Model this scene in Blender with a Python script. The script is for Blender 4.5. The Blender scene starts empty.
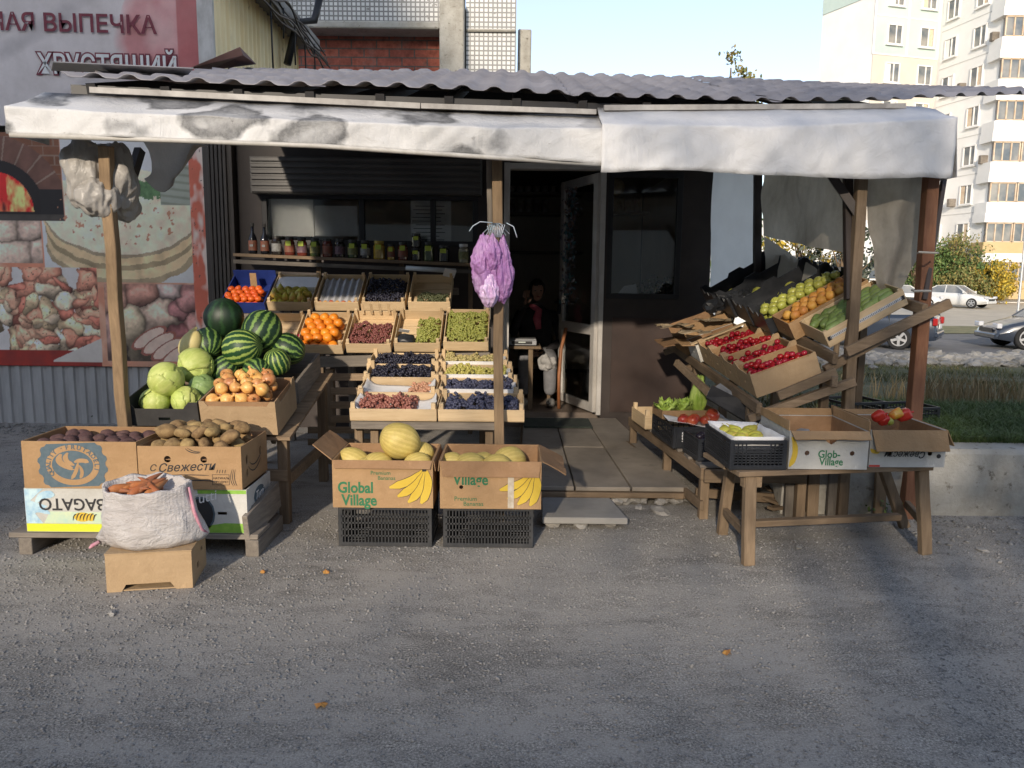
import bpy, bmesh, math, random
import numpy as np
from mathutils import Vector, Matrix, Euler, noise
random.seed(11)
rng = random.Random(5)
D = bpy.data; SC = bpy.context.scene; COL = SC.collection
R = math.radians; PI = math.pi
# ---------------------------------------------------------------- camera geometry
F = 773.0; H = 1.5; PITCH = R(8.1); ROLL = 0.010
def ray(x, y):
    a = (x-512)/F; b = (384-y)/F
    c, s = math.cos(ROLL), math.sin(ROLL)
    u = c*a-s*b; v = s*a+c*b
    cp, sp = math.cos(PITCH), math.sin(PITCH)
    return Vector((u, cp+v*sp, v*cp-sp))
def G(x, y, z=0.0):
    r = ray(x, y); t = (z-H)/r.z
    return Vector((r.x*t, r.y*t, z))
def P(x, y, Y):
    r = ray(x, y); t = Y/r.y
    return Vector((r.x*t, Y, H+r.z*t))
# ---------------------------------------------------------------- mesh helper
def T(x, y=None, z=None):
    return Matrix.Translation(Vector(x) if y is None else Vector((x, y, z)))
def RX(a): return Matrix.Rotation(a, 4, 'X')
def RY(a): return Matrix.Rotation(a, 4, 'Y')
def RZ(a): return Matrix.Rotation(a, 4, 'Z')
def SCL(x, y, z): return Matrix.Diagonal((x, y, z, 1))
class MB:
    def __init__(s): s.v = []; s.f = []; s.mi = []
    def add(s, vs, fs, M=None, mi=0):
        b = len(s.v)
        for p in vs:
            s.v.append((M @ Vector(p))[:] if M is not None else tuple(p))
        for f in fs:
            s.f.append(tuple(i+b for i in f)); s.mi.append(mi)
        return s
    def box(s, c, sz, M=None, mi=0, j=0.0):
        x, y, z = sz[0]/2, sz[1]/2, sz[2]/2
        vs = [(c[0]+a*x+rng.uniform(-j, j), c[1]+b*y+rng.uniform(-j, j), c[2]+d*z+rng.uniform(-j, j)) for a in (-1, 1) for b in (-1, 1) for d in (-1, 1)]
        return s.add(vs, [(0,1,3,2),(4,6,7,5),(0,4,5,1),(2,3,7,6),(0,2,6,4),(1,5,7,3)], M, mi)
    def beam(s, p0, p1, w, h, up=(0,0,1), mi=0, n=1, j=0.0):
        p0 = Vector(p0); p1 = Vector(p1); d = (p1-p0).normalized(); up = Vector(up)
        if abs(d.dot(up)) > .95: up = Vector((0,1,0))
        a = d.cross(up).normalized(); b = a.cross(d).normalized()
        vs = []; fs = []
        for k in range(n+1):
            c = p0.lerp(p1, k/n)
            if 0 < k < n: c = c + a*rng.uniform(-j, j) + b*rng.uniform(-j, j)
            for (i, q) in ((-1,-1),(1,-1),(1,1),(-1,1)):
                vs.append(c + a*i*w/2 + b*q*h/2)
        for k in range(n):
            o = k*4
            for i in range(4):
                fs.append((o+i, o+(i+1)%4, o+4+(i+1)%4, o+4+i))
        fs.append((3,2,1,0)); o = n*4; fs.append((o,o+1,o+2,o+3))
        return s.add(vs, fs, None, mi)
    def tube(s, pts, rad, n=8, M=None, mi=0, flat=1.0):
        pts = [Vector(p) for p in pts]; L = len(pts)
        if not isinstance(rad, (list, tuple)): rad = [rad]*L
        vs = []; fs = []; pa = None
        for k, p in enumerate(pts):
            d = (pts[min(k+1, L-1)]-pts[max(k-1, 0)])
            d = d.normalized() if d.length > 1e-9 else Vector((0,0,1))
            if pa is None:
                a = d.orthogonal().normalized()
            else:
                a = (pa - d*pa.dot(d)); a = a.normalized() if a.length > 1e-6 else d.orthogonal().normalized()
            pa = a; b = d.cross(a)
            for i in range(n):
                t = 2*PI*i/n
                vs.append(p + (a*math.cos(t) + b*math.sin(t)*flat)*rad[k])
        for k in range(L-1):
            for i in range(n):
                fs.append((k*n+i, k*n+(i+1)%n, (k+1)*n+(i+1)%n, (k+1)*n+i))
        fs.append(tuple(range(n-1, -1, -1))); fs.append(tuple((L-1)*n+i for i in range(n)))
        return s.add(vs, fs, M, mi)
    def lathe(s, prof, n=16, M=None, mi=0, wob=None):
        vs = []; fs = []
        for (r, z) in prof:
            for i in range(n):
                t = 2*PI*i/n; rr = r*(wob(t, z) if wob else 1)
                vs.append((rr*math.cos(t), rr*math.sin(t), z))
        L = len(prof)
        for k in range(L-1):
            for i in range(n):
                fs.append((k*n+i, k*n+(i+1)%n, (k+1)*n+(i+1)%n, (k+1)*n+i))
        fs.append(tuple(range(n-1, -1, -1))); fs.append(tuple((L-1)*n+i for i in range(n)))
        return s.add(vs, fs, M, mi)
    def plate(s, out, holes, t, M, mi=0):
        """flat plate in local XZ (2-D x,z), thickness t along +Y, with real holes"""
        bm = bmesh.new(); es = []
        for lp in [out]+list(holes):
            vv = [bm.verts.new((p[0], 0, p[1])) for p in lp]
            for i in range(len(vv)): es.append(bm.edges.new((vv[i], vv[(i+1)%len(vv)])))
        bmesh.ops.triangle_fill(bm, use_beauty=True, use_dissolve=False, edges=es, normal=(0,-1,0))
        bm.verts.index_update()
        n = len(bm.verts); vs = [v.co.copy() for v in bm.verts]; vs += [v+Vector((0,t,0)) for v in vs]
        fs = []
        for f in bm.faces:
            i = [v.index for v in f.verts]
            if f.normal.y > 0: i.reverse()
            fs.append(tuple(i)); fs.append(tuple(k+n for k in reversed(i)))
        bm.free(); o = 0
        for lp in [out]+list(holes):
            L = len(lp)
            for i in range(L): fs.append((o+i, o+(i+1)%L, o+(i+1)%L+n, o+i+n))
            o += L
        return s.add(vs, fs, M, mi)
    def blob(s, M=None, sub=2, mi=0, amp=0.0, fr=1.5, seed=0):
        vs, fs = ico(sub)
        o = Vector((seed*3.1, seed*1.7, seed*.9))
        return s.add([v*(1+amp*noise.noise(v*fr+o)) for v in vs], fs, M, mi)
    def build(s, name, mats, parent=None, smooth=False, bevel=0, M=None, seg=1, sol=0, norm=False):
        me = D.meshes.new(name); me.from_pydata([tuple(v) for v in s.v], [], s.f)
        if not isinstance(mats, (list, tuple)): mats = [mats]
        for m in mats: me.materials.append(m)
        if len(mats) > 1: me.polygons.foreach_set('material_index', s.mi)
        if smooth: me.polygons.foreach_set('use_smooth', [True]*len(me.polygons))
        if norm:
            bm = bmesh.new(); bm.from_mesh(me); bmesh.ops.recalc_face_normals(bm, faces=bm.faces); bm.to_mesh(me); bm.free()
        me.update()
        o = D.objects.new(name, me); COL.objects.link(o)
        if parent: o.parent = parent
        if M is not None: o.matrix_local = M
        if sol:
            md = o.modifiers.new('s', 'SOLIDIFY'); md.thickness = sol; md.offset = 0
        if bevel:
            md = o.modifiers.new('b', 'BEVEL'); md.width = bevel; md.segments = seg; md.limit_method = 'ANGLE'
        return o
_ico = {}
def ico(sub):
    if sub not in _ico:
        bm = bmesh.new(); bmesh.ops.create_icosphere(bm, subdivisions=sub, radius=1)
        _ico[sub] = ([v.co.copy() for v in bm.verts], [tuple(v.index for v in f.verts) for f in bm.faces]); bm.free()
    return _ico[sub]
def tag(o, label=None, cat=None, group=None, kind=None):
    if label: o['label'] = label
    if cat: o['category'] = cat
    if group: o['group'] = group
    if kind: o['kind'] = kind
    return o
def thing(name, label, cat, M=None, group=None):
    o = D.objects.new(name, None); COL.objects.link(o); o.empty_display_size = .05
    if M is not None: o.matrix_world = M
    return tag(o, label, cat, group)
def circ(cx, cz, rx, rz=None, n=14):
    rz = rz or rx
    return [(cx+rx*math.cos(2*PI*i/n), cz+rz*math.sin(2*PI*i/n)) for i in range(n)]
def rect(x0, z0, x1, z1): return [(x0,z0),(x1,z0),(x1,z1),(x0,z1)]
# ---------------------------------------------------------------- materials
class NT:
    def __init__(s, name):
        s.m = D.materials.new(name); s.m.use_nodes = True; s.t = s.m.node_tree; s.n = s.t.nodes; s.l = s.t.links
        s.b = s.n['Principled BSDF']
        s.tc = s.n.new('ShaderNodeTexCoord'); s.co = s.tc.outputs['Object']
    def node(s, k, **kw):
        n = s.n.new(k)
        for a, b in kw.items():
            if a.startswith('i_'):
                n.inputs[a[2:].replace('_', ' ')].default_value = b
            else: setattr(n, a, b)
        return n
    def link(s, a, b): s.l.new(a, b)
    def scaled(s, sc):
        mp = s.node('ShaderNodeMapping'); mp.inputs['Scale'].default_value = sc; s.link(s.co, mp.inputs[0]); return mp.outputs[0]
    def noise(s, scale=5, detail=4, rough=.6, co=None, dist=0):
        n = s.node('ShaderNodeTexNoise'); n.inputs['Scale'].default_value = scale; n.inputs['Detail'].default_value = detail
        n.inputs['Roughness'].default_value = rough; n.inputs['Distortion'].default_value = dist
        s.link(co or s.co, n.inputs['Vector']); return n.outputs['Fac']
    def ramp(s, fac, stops, interp='LINEAR'):
        r = s.node('ShaderNodeValToRGB'); r.color_ramp.interpolation = interp
        e = r.color_ramp.elements
        while len(e) < len(stops): e.new(0.5)
        for i, (p, c) in enumerate(stops): e[i].position = p; e[i].color = (*c, 1) if len(c) == 3 else c
        s.link(fac, r.inputs[0]); return r.outputs[0]
    def mix(s, fac, a, b, mode='MIX'):
        m = s.node('ShaderNodeMix', data_type='RGBA', blend_type=mode)
        for sock, val in ((m.inputs[0], fac), (m.inputs[6], a), (m.inputs[7], b)):
            if hasattr(val, 'is_output'): s.link(val, sock)
            elif isinstance(val, (int, float)): sock.default_value = val
            else: sock.default_value = (*val, 1)
        return m.outputs[2]
    def math(s, op, a, b=0.0):
        m = s.node('ShaderNodeMath', operation=op)
        for sock, val in ((m.inputs[0], a), (m.inputs[1], b)):
            if hasattr(val, 'is_output'): s.link(val, sock)
            else: sock.default_value = val
        return m.outputs[0]
    def bump(s, h, st=.3, d=.01):
        b = s.node('ShaderNodeBump'); b.inputs['Strength'].default_value = st; b.inputs['Distance'].default_value = d
        s.link(h, b.inputs['Height']); s.link(b.outputs[0], s.b.inputs['Normal'])
    def col(s, c):
        if hasattr(c, 'is_output'): s.link(c, s.b.inputs['Base Color'])
        else: s.b.inputs['Base Color'].default_value = (*c, 1)
    def rand(s): return s.node('ShaderNodeObjectInfo').outputs['Random']
def mat(name, c, c2=None, scale=6, rough=.8, bump=0.0, bscale=40, met=0, rnd=0.0, stretch=None, spec=.5, lo=.35, hi=.65, coat=0, detail=4, trans=0, sss=0, bd=.005, c3=None):
    n = NT(name)
    co = n.scaled(stretch) if stretch else None
    out = None
    if c2 is not None:
        st = [(lo, c), (hi, c2)]
        if c3 is not None: st.append((min(.95, hi+.15), c3))
        out = n.ramp(n.noise(scale, detail, .65, co), st)
    else: out = c
    if rnd:
        hs = n.node('ShaderNodeHueSaturation')
        r = n.rand()
        n.link(n.math('ADD', n.math('MULTIPLY', r, rnd*2), 1-rnd), hs.inputs['Value'])
        n.link(n.math('ADD', n.math('MULTIPLY', r, rnd*.12), .5-rnd*.06), hs.inputs['Hue'])
        if hasattr(out, 'is_output'): n.link(out, hs.inputs['Color'])
        else: hs.inputs['Color'].default_value = (*out, 1)
        out = hs.outputs[0]
    n.col(out)
    b = n.b; b.inputs['Roughness'].default_value = rough; b.inputs['Metallic'].default_value = met
    b.inputs['Specular IOR Level'].default_value = spec; b.inputs['Coat Weight'].default_value = coat
    if trans: b.inputs['Transmission Weight'].default_value = trans
    if sss: b.inputs['Subsurface Weight'].default_value = sss; b.inputs['Subsurface Radius'].default_value = (.01,.008,.004)
    if bump: n.bump(n.noise(bscale, 5, .6, co), bump, bd)
    return n.m
def woodmat(name, c, c2, ax, dark=None, rough=.8):
    st = [16, 16, 16]; st[ax] = 1.3
    n = NT(name); co = n.scaled(tuple(st))
    g = n.noise(3.0, 6, .7, co, .6)
    o = n.ramp(g, [(.3, c), (.7, c2)])
    big = n.noise(2.3, 3, .6)
    o = n.mix(n.ramp(big, [(.42, (0,0,0)), (.7, (.55,.55,.55))]), o, dark or tuple(k*.55 for k in c))
    hs = n.node('ShaderNodeHueSaturation'); n.link(n.math('ADD', n.math('MULTIPLY', n.rand(), .34), .83), hs.inputs['Value']); n.link(o, hs.inputs['Color'])
    n.col(hs.outputs[0]); n.b.inputs['Roughness'].default_value = rough; n.b.inputs['Specular IOR Level'].default_value = .25
    n.bump(g, .35, .003)
    return n.m
M = {}
for i, a in enumerate('xyz'):
    M['wood_'+a] = woodmat('weathered_wood_'+a, (.165,.115,.072), (.29,.21,.135), i)
    M['grey_'+a] = woodmat('grey_wood_'+a, (.15,.13,.11), (.27,.235,.195), i)
    M['pine_'+a] = woodmat('pale_pine_'+a, (.56,.41,.24), (.70,.54,.34), i, (.50,.34,.18))
    M['red_'+a] = woodmat('red_brown_timber_'+a, (.19,.085,.05), (.30,.15,.085), i)
    M['post_'+a] = woodmat('tan_timber_'+a, (.20,.135,.08), (.33,.23,.135), i)
M['card'] = mat('brown_cardboard', (.36,.225,.115), (.42,.27,.145), 9, .9, .25, 60, rnd=.06, spec=.15)
M['card_in'] = mat('cardboard_inside', (.29,.17,.09), (.35,.215,.12), 7, .95, .2, 60, spec=.1)
M['card_pale'] = mat('pale_cardboard', (.43,.30,.175), (.49,.35,.21), 9, .9, .2, 60, spec=.15)
M['card_white'] = mat('white_printed_card', (.54,.53,.48), (.62,.61,.57), 5, .75, .1, 60, spec=.3)
def cardmat(name, c, c2, dark):
    n = NT(name); a = n.ramp(n.noise(7, 4, .6), [(.3, c), (.7, c2)])
    a = n.mix(n.ramp(n.noise(2.6, 6, .7, None, .8), [(.50, (0,0,0)), (.72, (.55,.55,.55))]), a, dark)
    a = n.mix(n.ramp(n.noise(11, 7, .8, None, .5), [(.62, (0,0,0)), (.74, (.6,.6,.6))]), a, tuple(min(1, k*1.5) for k in c2))
    hs = n.node('ShaderNodeHueSaturation'); n.link(n.math('ADD', n.math('MULTIPLY', n.rand(), .22), .88), hs.inputs['Value']); n.link(a, hs.inputs['Color']); n.col(hs.outputs[0])
    n.b.inputs['Roughness'].default_value = .9; n.b.inputs['Specular IOR Level'].default_value = .15; n.bump(n.noise(8, 6, .7), .6, .02); return n.m
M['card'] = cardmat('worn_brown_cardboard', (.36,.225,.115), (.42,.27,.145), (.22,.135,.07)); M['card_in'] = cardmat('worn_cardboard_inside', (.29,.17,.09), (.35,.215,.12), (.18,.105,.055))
M['card_pale'] = cardmat('worn_pale_cardboard', (.41,.285,.165), (.47,.335,.20), (.28,.19,.105)); M['card_white'] = cardmat('worn_white_card', (.52,.51,.47), (.60,.59,.55), (.36,.33,.28))
M['card_black'] = mat('black_card', (.028,.027,.027), (.045,.043,.042), 9, .8, .2, 60)
M['plastic'] = mat('black_crate_plastic', (.016,.018,.022), (.03,.032,.037), 12, .42, .1, 50)
M['plastic_dust'] = mat('dusty_black_crate_plastic', (.016,.018,.021), (.040,.040,.042), 9, .6, .1, 50)
M['blue'] = mat('blue_crate_plastic', (.015,.03,.16), (.025,.05,.24), 8, .5)
M['white'] = mat('white_paint', (.68,.67,.64), (.78,.77,.74), 3, .6, .1, 30)
M['paper'] = mat('white_paper', (.74,.73,.72), (.82,.81,.80), 6, .8, .4, 18)
M['ink'] = mat('black_ink', (.03,.03,.032), rough=.8)
M['ink_green'] = mat('green_ink', (.02,.16,.07), rough=.7)
M['ink_blue'] = mat('slate_blue_ink', (.075,.115,.14), (.10,.14,.165), 40, .8)
M['ink_yellow'] = mat('yellow_ink', (.60,.40,.03), (.66,.46,.05), 8, .6)
M['ink_lime'] = mat('lime_ink', (.62,.68,.03), rough=.6)
M['ink_grass'] = mat('grass_green_ink', (.20,.42,.05), (.30,.52,.08), 20, .6)
M['ink_red'] = mat('red_ink', (.55,.05,.03), rough=.6)
M['hole'] = mat('dark_interior', (.01,.009,.008), rough=1)
M['dark'] = mat('dark_brown_panel', (.030,.021,.018), (.045,.032,.027), 3, .55, .1, 20)
M['darker'] = mat('black_trim', (.012,.011,.012), (.02,.019,.02), 3, .5)
M['brownpanel'] = mat('chocolate_panel', (.034,.018,.014), (.048,.026,.019), 3, .6)
M['upvc'] = mat('grimy_white_plastic_frame', (.52,.49,.45), (.64,.61,.57), 5, .45)
M['steel'] = mat('galvanised_steel', (.36,.37,.38), (.5,.5,.5), 6, .45, met=.6)
M['rope'] = mat('twine', (.45,.42,.36), rough=.9)
gl = NT('window_glass'); gl.b.inputs['Base Color'].default_value = (.85,.88,.88,1); gl.b.inputs['Roughness'].default_value = .03
gl.b.inputs['Transmission Weight'].default_value = 1; gl.b.inputs['IOR'].default_value = 1.5; M['glass'] = gl.m
gd = NT('far_window_glass'); gd.col(gd.ramp(gd.noise(.6,3), [(.4,(.10,.12,.14)),(.65,(.28,.27,.25))])); gd.b.inputs['Roughness'].default_value = .08; M['farglass'] = gd.m
def copy_tree(o, parent=None):
    c = o.copy(); COL.objects.link(c); c.parent = parent
    for ch in list(o.children): copy_tree(ch, c)
    return c
# ---------------------------------------------------------------- lettering
def text_mb(s, size, shear=0.0, off=0.0, ext=.0006, space=1.0, align='LEFT'):
    cu = D.curves.new('lettering', 'FONT'); cu.body = s; cu.size = size; cu.shear = shear; cu.offset = off; cu.extrude = ext
    cu.space_character = space; cu.align_x = align; cu.resolution_u = 3
    o = D.objects.new('lettering', cu); COL.objects.link(o)
    bpy.context.view_layer.update()
    me = D.meshes.new_from_object(o.evaluated_get(bpy.context.evaluated_depsgraph_get()))
    vs = [v.co.copy() for v in me.vertices]; fs = [tuple(p.vertices) for p in me.polygons]
    D.objects.remove(o); D.curves.remove(cu); D.meshes.remove(me)
    return vs, fs
# a frame whose local x,y lie on a wall facing -Y: text x -> X, text y -> Z
FACE = Matrix(((1,0,0,0),(0,0,-1,0),(0,1,0,0),(0,0,0,1)))
def lettering(parent, s, size, m, M0, sx=1.0, **kw):
    vs, fs = text_mb(s, size, **kw)
    b = MB(); b.add(vs, fs, M0 @ SCL(sx, 1, 1))
    return b.build('lettering', m, parent)
def arc_text(mb, s, size, cx, cz, r, a0, a1, y, q=1.0):
    n = len(s)
    for i, ch in enumerate(s):
        if ch == ' ': continue
        a = a0+(a1-a0)*(i+.5)/n
        vs, fs = text_mb(ch, size, off=size*.02, align='CENTER')
        mb.add(vs, fs, T(cx+r*math.cos(a), y, cz+q*r*math.sin(a)) @ RY(-(a-PI/2)) @ FACE)
# ================================================================= SETTING
def smooth(t): t = max(0, min(1, t)); return t*t*(3-2*t)
def gh(x, y):
    h = -.5*smooth((y-6)/7)*smooth((x-2.2)/2)
    return h + .3*smooth((y-38)/25)*smooth((x-2.2)/2)
def axis(segs):
    out = []
    for a, b, n in segs: out += [a+(b-a)*i/n for i in range(n)]
    return out+[segs[-1][1]]
def sheet(name, xs, ys, zf, m, kind='structure', dz=0):
    b = MB(); nx = len(xs)
    vs = [(x, y, zf(x, y)+dz) for y in ys for x in xs]
    fs = [(j*nx+i, j*nx+i+1, (j+1)*nx+i+1, (j+1)*nx+i) for j in range(len(ys)-1) for i in range(nx-1)]
    o = b.add(vs, fs).build(name, m, smooth=True); tag(o, kind=kind); return o
n = NT('gravelly_asphalt')
f1 = n.noise(1.3, 7, .7, n.scaled((.75,1.5,1)), .4); f2 = n.noise(9, 8, .75, n.scaled((.8,1.4,1))); f3 = n.noise(120, 4, .8)
c = n.ramp(f1, [(.34, (.29,.268,.238)), (.5, (.355,.33,.295)), (.68, (.43,.40,.36))])
st = n.ramp(n.noise(.55, 5, .65, None, .9), [(.56, (1,1,1)), (.72, (.66,.645,.62))]); c = n.mix(1, c, st, 'MULTIPLY')
dust = n.ramp(n.math('ADD', n.math('MULTIPLY', n.noise(3.4, 9, .78, n.scaled((.7,1.5,1)), .3), .6), n.math('MULTIPLY', f1, .4)), [(.45, (0,0,0)), (.56, (.85,.85,.85))])
grit = n.mix(1, c, n.ramp(f3, [(.30, (.02,.02,.02)), (.5, (.42,.42,.42)), (.68, (.98,.98,.97))]), 'OVERLAY')
grit = n.mix(.7, grit, n.ramp(f2, [(.32, (.30,.30,.30)), (.68, (.66,.66,.65))]), 'OVERLAY')
c = n.mix(dust, grit, n.mix(.5, (.39,.362,.322), n.ramp(f3, [(.3, (.35,.35,.35)), (.7, (.65,.65,.65))]), 'OVERLAY'))
for sc, pk, colr in ((95, .64, (.46,.45,.43)), (60, .62, (.12,.115,.11))):
    vo = n.node('ShaderNodeTexVoronoi'); vo.inputs['Scale'].default_value = sc; n.link(n.co, vo.inputs['Vector'])
    sp = n.ramp(vo.outputs['Distance'], [(.14, (1,1,1)), (.26, (0,0,0))]); pick = n.ramp(n.noise(31+sc*.3, 2, .5), [(pk, (0,0,0)), (pk+.05, (1,1,1))])
    c = n.mix(n.math('MULTIPLY', sp, pick), c, colr)
n.col(c); n.b.inputs['Roughness'].default_value = .92; n.b.inputs['Specular IOR Level'].default_value = .2
n.bump(n.math('ADD', n.math('MULTIPLY', f3, .8), n.math('MULTIPLY', f2, .4)), .6, .02)
M['asphalt'] = n.m
xs = axis([(-600,-40,6),(-40,-6,8),(-6,6,24),(6,30,12),(30,600,8)]); ys = axis([(-80,-4,8),(-4,0,6),(0,16,32),(16,80,16),(80,900,8)])
sheet('ground', xs, ys, gh, M['asphalt'])
n = NT('lawn_earth'); c = n.ramp(n.noise(3.2, 6, .7), [(.3, (.085,.078,.045)), (.5, (.10,.105,.045)), (.68, (.17,.15,.095))])
n.col(c); n.b.inputs['Roughness'].default_value = 1; n.bump(n.noise(40, 4), .6, .03); M['earth'] = n.m
def lh(x, y): return .44-.22*smooth((y-5.2)/6)-.75*smooth((y-13)/2.5)+.03*noise.noise(Vector((x*.9,y*.9,0)))
sheet('lawn', axis([(1.98,8,20),(8,40,16)]), axis([(4.9,9,16),(9,16,18)]), lh, M['earth'])
M['road'] = mat('old_road_asphalt', (.10,.10,.10), (.16,.155,.15), 1.5, .9, .2, 20)
M['paving'] = mat('dusty_pale_pavement', (.40,.35,.27), (.50,.44,.34), .8, .9, .2, 6)
M['verge'] = mat('dry_verge_grass', (.12,.12,.05), (.24,.21,.10), 3, 1, .5, 12)
sheet('road', axis([(3,60,14)]), axis([(16.5,28,6)]), gh, M['road'], dz=.012)
sheet('grass_verge', axis([(3,60,14)]), axis([(28,32.4,3)]), gh, M['verge'], dz=.03)
sheet('pavement', axis([(3,60,14)]), axis([(32.4,66,10)]), gh, M['paving'], dz=.02)
# retaining wall ------------------------------------------------------------
n = NT('weathered_concrete')
c = n.ramp(n.noise(2.2, 6, .7), [(.3, (.26,.24,.20)), (.5, (.40,.38,.33)), (.7, (.50,.48,.43))])
st = n.ramp(n.noise(14, 4, .7), [(.60, (1,1,1)), (.70, (.45,.42,.38))]); c = n.mix(1, c, st, 'MULTIPLY')
n.col(c); n.b.inputs['Roughness'].default_value = .95; n.bump(n.noise(24, 6, .7), .6, .02); M['concrete'] = n.m
w = thing('retaining_wall', 'low weathered concrete retaining wall holding up the grass bank', 'wall')
b = MB(); nx = 60; prof = [(4.78,-.05),(4.765,.2),(4.77,.40),(4.79,.43),(4.98,.435),(4.99,.2)]
vs = []; fs = []
for i in range(nx+1):
    x = 1.72+(14-1.72)*i/nx
    for k, (yy, zz) in enumerate(prof):
        q = .012*noise.noise(Vector((x*2.3, k*.7, 1)))
        vs.append((x, yy+q, zz+(q*1.2 if k in (2,3) else 0)))
L = len(prof)
for i in range(nx):
    for k in range(L-1): fs.append((i*L+k, (i+1)*L+k, (i+1)*L+k+1, i*L+k+1))
fs.append(tuple(range(L)))
b.add(vs, fs).build('wall_face', M['concrete'], w, norm=True)
b = MB(); b.box((1.86,6.2,.2), (.22,2.36,.46)); b.build('return_wall', M['concrete'], w, bevel=.01)
# ================================================================= KIOSK
YF = 7.4
def fx(px, py=250): return P(px, py, YF).x
def fz(py, px=500): return P(px, py, YF).z
k = thing('kiosk', 'dark brown shop kiosk with a wide shuttered window and open doorway behind the stall', 'kiosk')
XL, XR = -2.86, fx(711, 250); ZT = 3.05
xd0, xd1 = fx(503, 300), fx(603, 300); zt = fz(163, 560)
def wbox(b, x0, x1, z0, z1, y0=YF, t=.12): b.box(((x0+x1)/2, y0+t/2, (z0+z1)/2), (x1-x0, t, z1-z0))
xw0, xw1 = fx(262, 220), fx(478, 220); zw0, zw1 = fz(246, 370), fz(194, 370)
b = MB()
wbox(b, fx(240), xd0, .0, zw0); wbox(b, fx(240), xw0, zw0, zw1); wbox(b, xw1, xd0, zw0, zw1)
wbox(b, fx(240), xd0, zw1, ZT); wbox(b, xd0, xd1, zt, ZT)
xr0, xr1 = fx(607, 250), fx(681, 250); zr0, zr1 = fz(299, 640), fz(172, 640)
wbox(b, xd1, XR, -.3, zr0); wbox(b, xd1, XR, zr1, ZT); wbox(b, xr1, XR, zr0, zr1); wbox(b, xd1, xr0, zr0, zr1)
b.build('front_wall', M['dark'], k)
b = MB()
b.box((XR-.06, 9.1, 1.3), (.118, 3.16, 3.5)); b.box((XL+.06, 9.1, 1.5), (.118, 3.16, 3.1)); b.box(((XL+XR)/2, 10.75, 1.5), (XR-XL, .12, 3.1))
b.build('side_wall', M['dark'], k)
b = MB(); b.box(((XL+XR)/2, 10.68, 1.4), (XR-XL-.26, .01, 2.4)); b.box((XR-.125, 9.1, 1.4), (.01, 3.0, 2.4)); b.box((XL+.125, 9.1, 1.4), (.01, 3.0, 2.4)); b.build('inner_lining', mat('beige_lining', (.50,.45,.38), (.58,.52,.44), 2, .8), k)  # pale lining added so bounced light brightens the interior
b = MB(); b.box(((XL+XR)/2, 9.1, .075), (XR-XL-.24, 3.14, .15)); b.build('floor_slab', mat('worn_floor', (.16,.12,.09), (.24,.19,.15), 4, .6), k)
b = MB(); b.box(((XL+XR)/2, 9.05, ZT+.05), (XR-XL+.1, 3.6, .1)); b.build('roof', M['darker'], k)
b = MB(); b.box(((XL+XR)/2, 9.1, 2.62), (XR-XL-.24, 3.14, .04)); b.build('ceiling', M['dark'], k)
# ribbed corner pilaster on the left
b = MB(); x0, x1 = XL, fx(239)
b.box(((x0+x1)/2, YF-.03, 1.5), (x1-x0, .14, 3.1))
for i in range(5):
    xx = x0+.06+(x1-x0-.1)*i/4.6; b.box((xx, YF-.112, 1.5), (.028, .026, 3.1))
b.build('corner_pilaster', mat('brown_metal_cladding', (.055,.045,.038), (.08,.065,.055), 2, .5), k, bevel=.003)
# roller shutter box
b = MB(); z0, z1 = fz(196, 370), fz(160, 370)
b.box(((xw0+xw1)/2, YF-.09, (z0+z1)/2), (xw1-xw0+.08, .17, z1-z0)); nsl = 6
for i in range(nsl): b.box(((xw0+xw1)/2, YF-.182, z0+(z1-z0)*(i+.5)/nsl), (xw1-xw0+.06, .02, (z1-z0)/nsl*.62))
b.build('roller_shutter', mat('shutter_slats', (.06,.055,.052), (.085,.078,.072), 3, .4), k, bevel=.004)
def window(x0, x1, z0, z1, mull, fm, y=YF, bw=.05):
    b = MB()
    b.box(((x0+x1)/2, y+.03, z1-bw/2), (x1-x0, .07, bw)); b.box(((x0+x1)/2, y+.03, z0+bw/2), (x1-x0, .07, bw))
    b.box((x0+bw/2, y+.03, (z0+z1)/2), (bw, .07, z1-z0-2*bw)); b.box((x1-bw/2, y+.03, (z0+z1)/2), (bw, .07, z1-z0-2*bw))
    for m in mull: b.box((m, y+.03, (z0+z1)/2), (.05, .07, z1-z0-2*bw))
    fr = b.build('window', fm, k, bevel=.003)
    g = MB(); g.box(((x0+x1)/2, y+.03, (z0+z1)/2), (x1-x0-2*bw-.004, .008, z1-z0-2*bw-.004)); g.build('pane', M['glass'], fr)
window(xw0, xw1, zw0, zw1, [fx(362), fx(433)], M['darker'])
window(xr0, xr1, zr0, zr1, [], M['darker'])
b = MB(); wbox(b, fx(611, 360), fx(704, 360), fz(412, 650), fz(318, 650), YF-.014, .014); b.build('lower_panel', M['brownpanel'], k)
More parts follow.
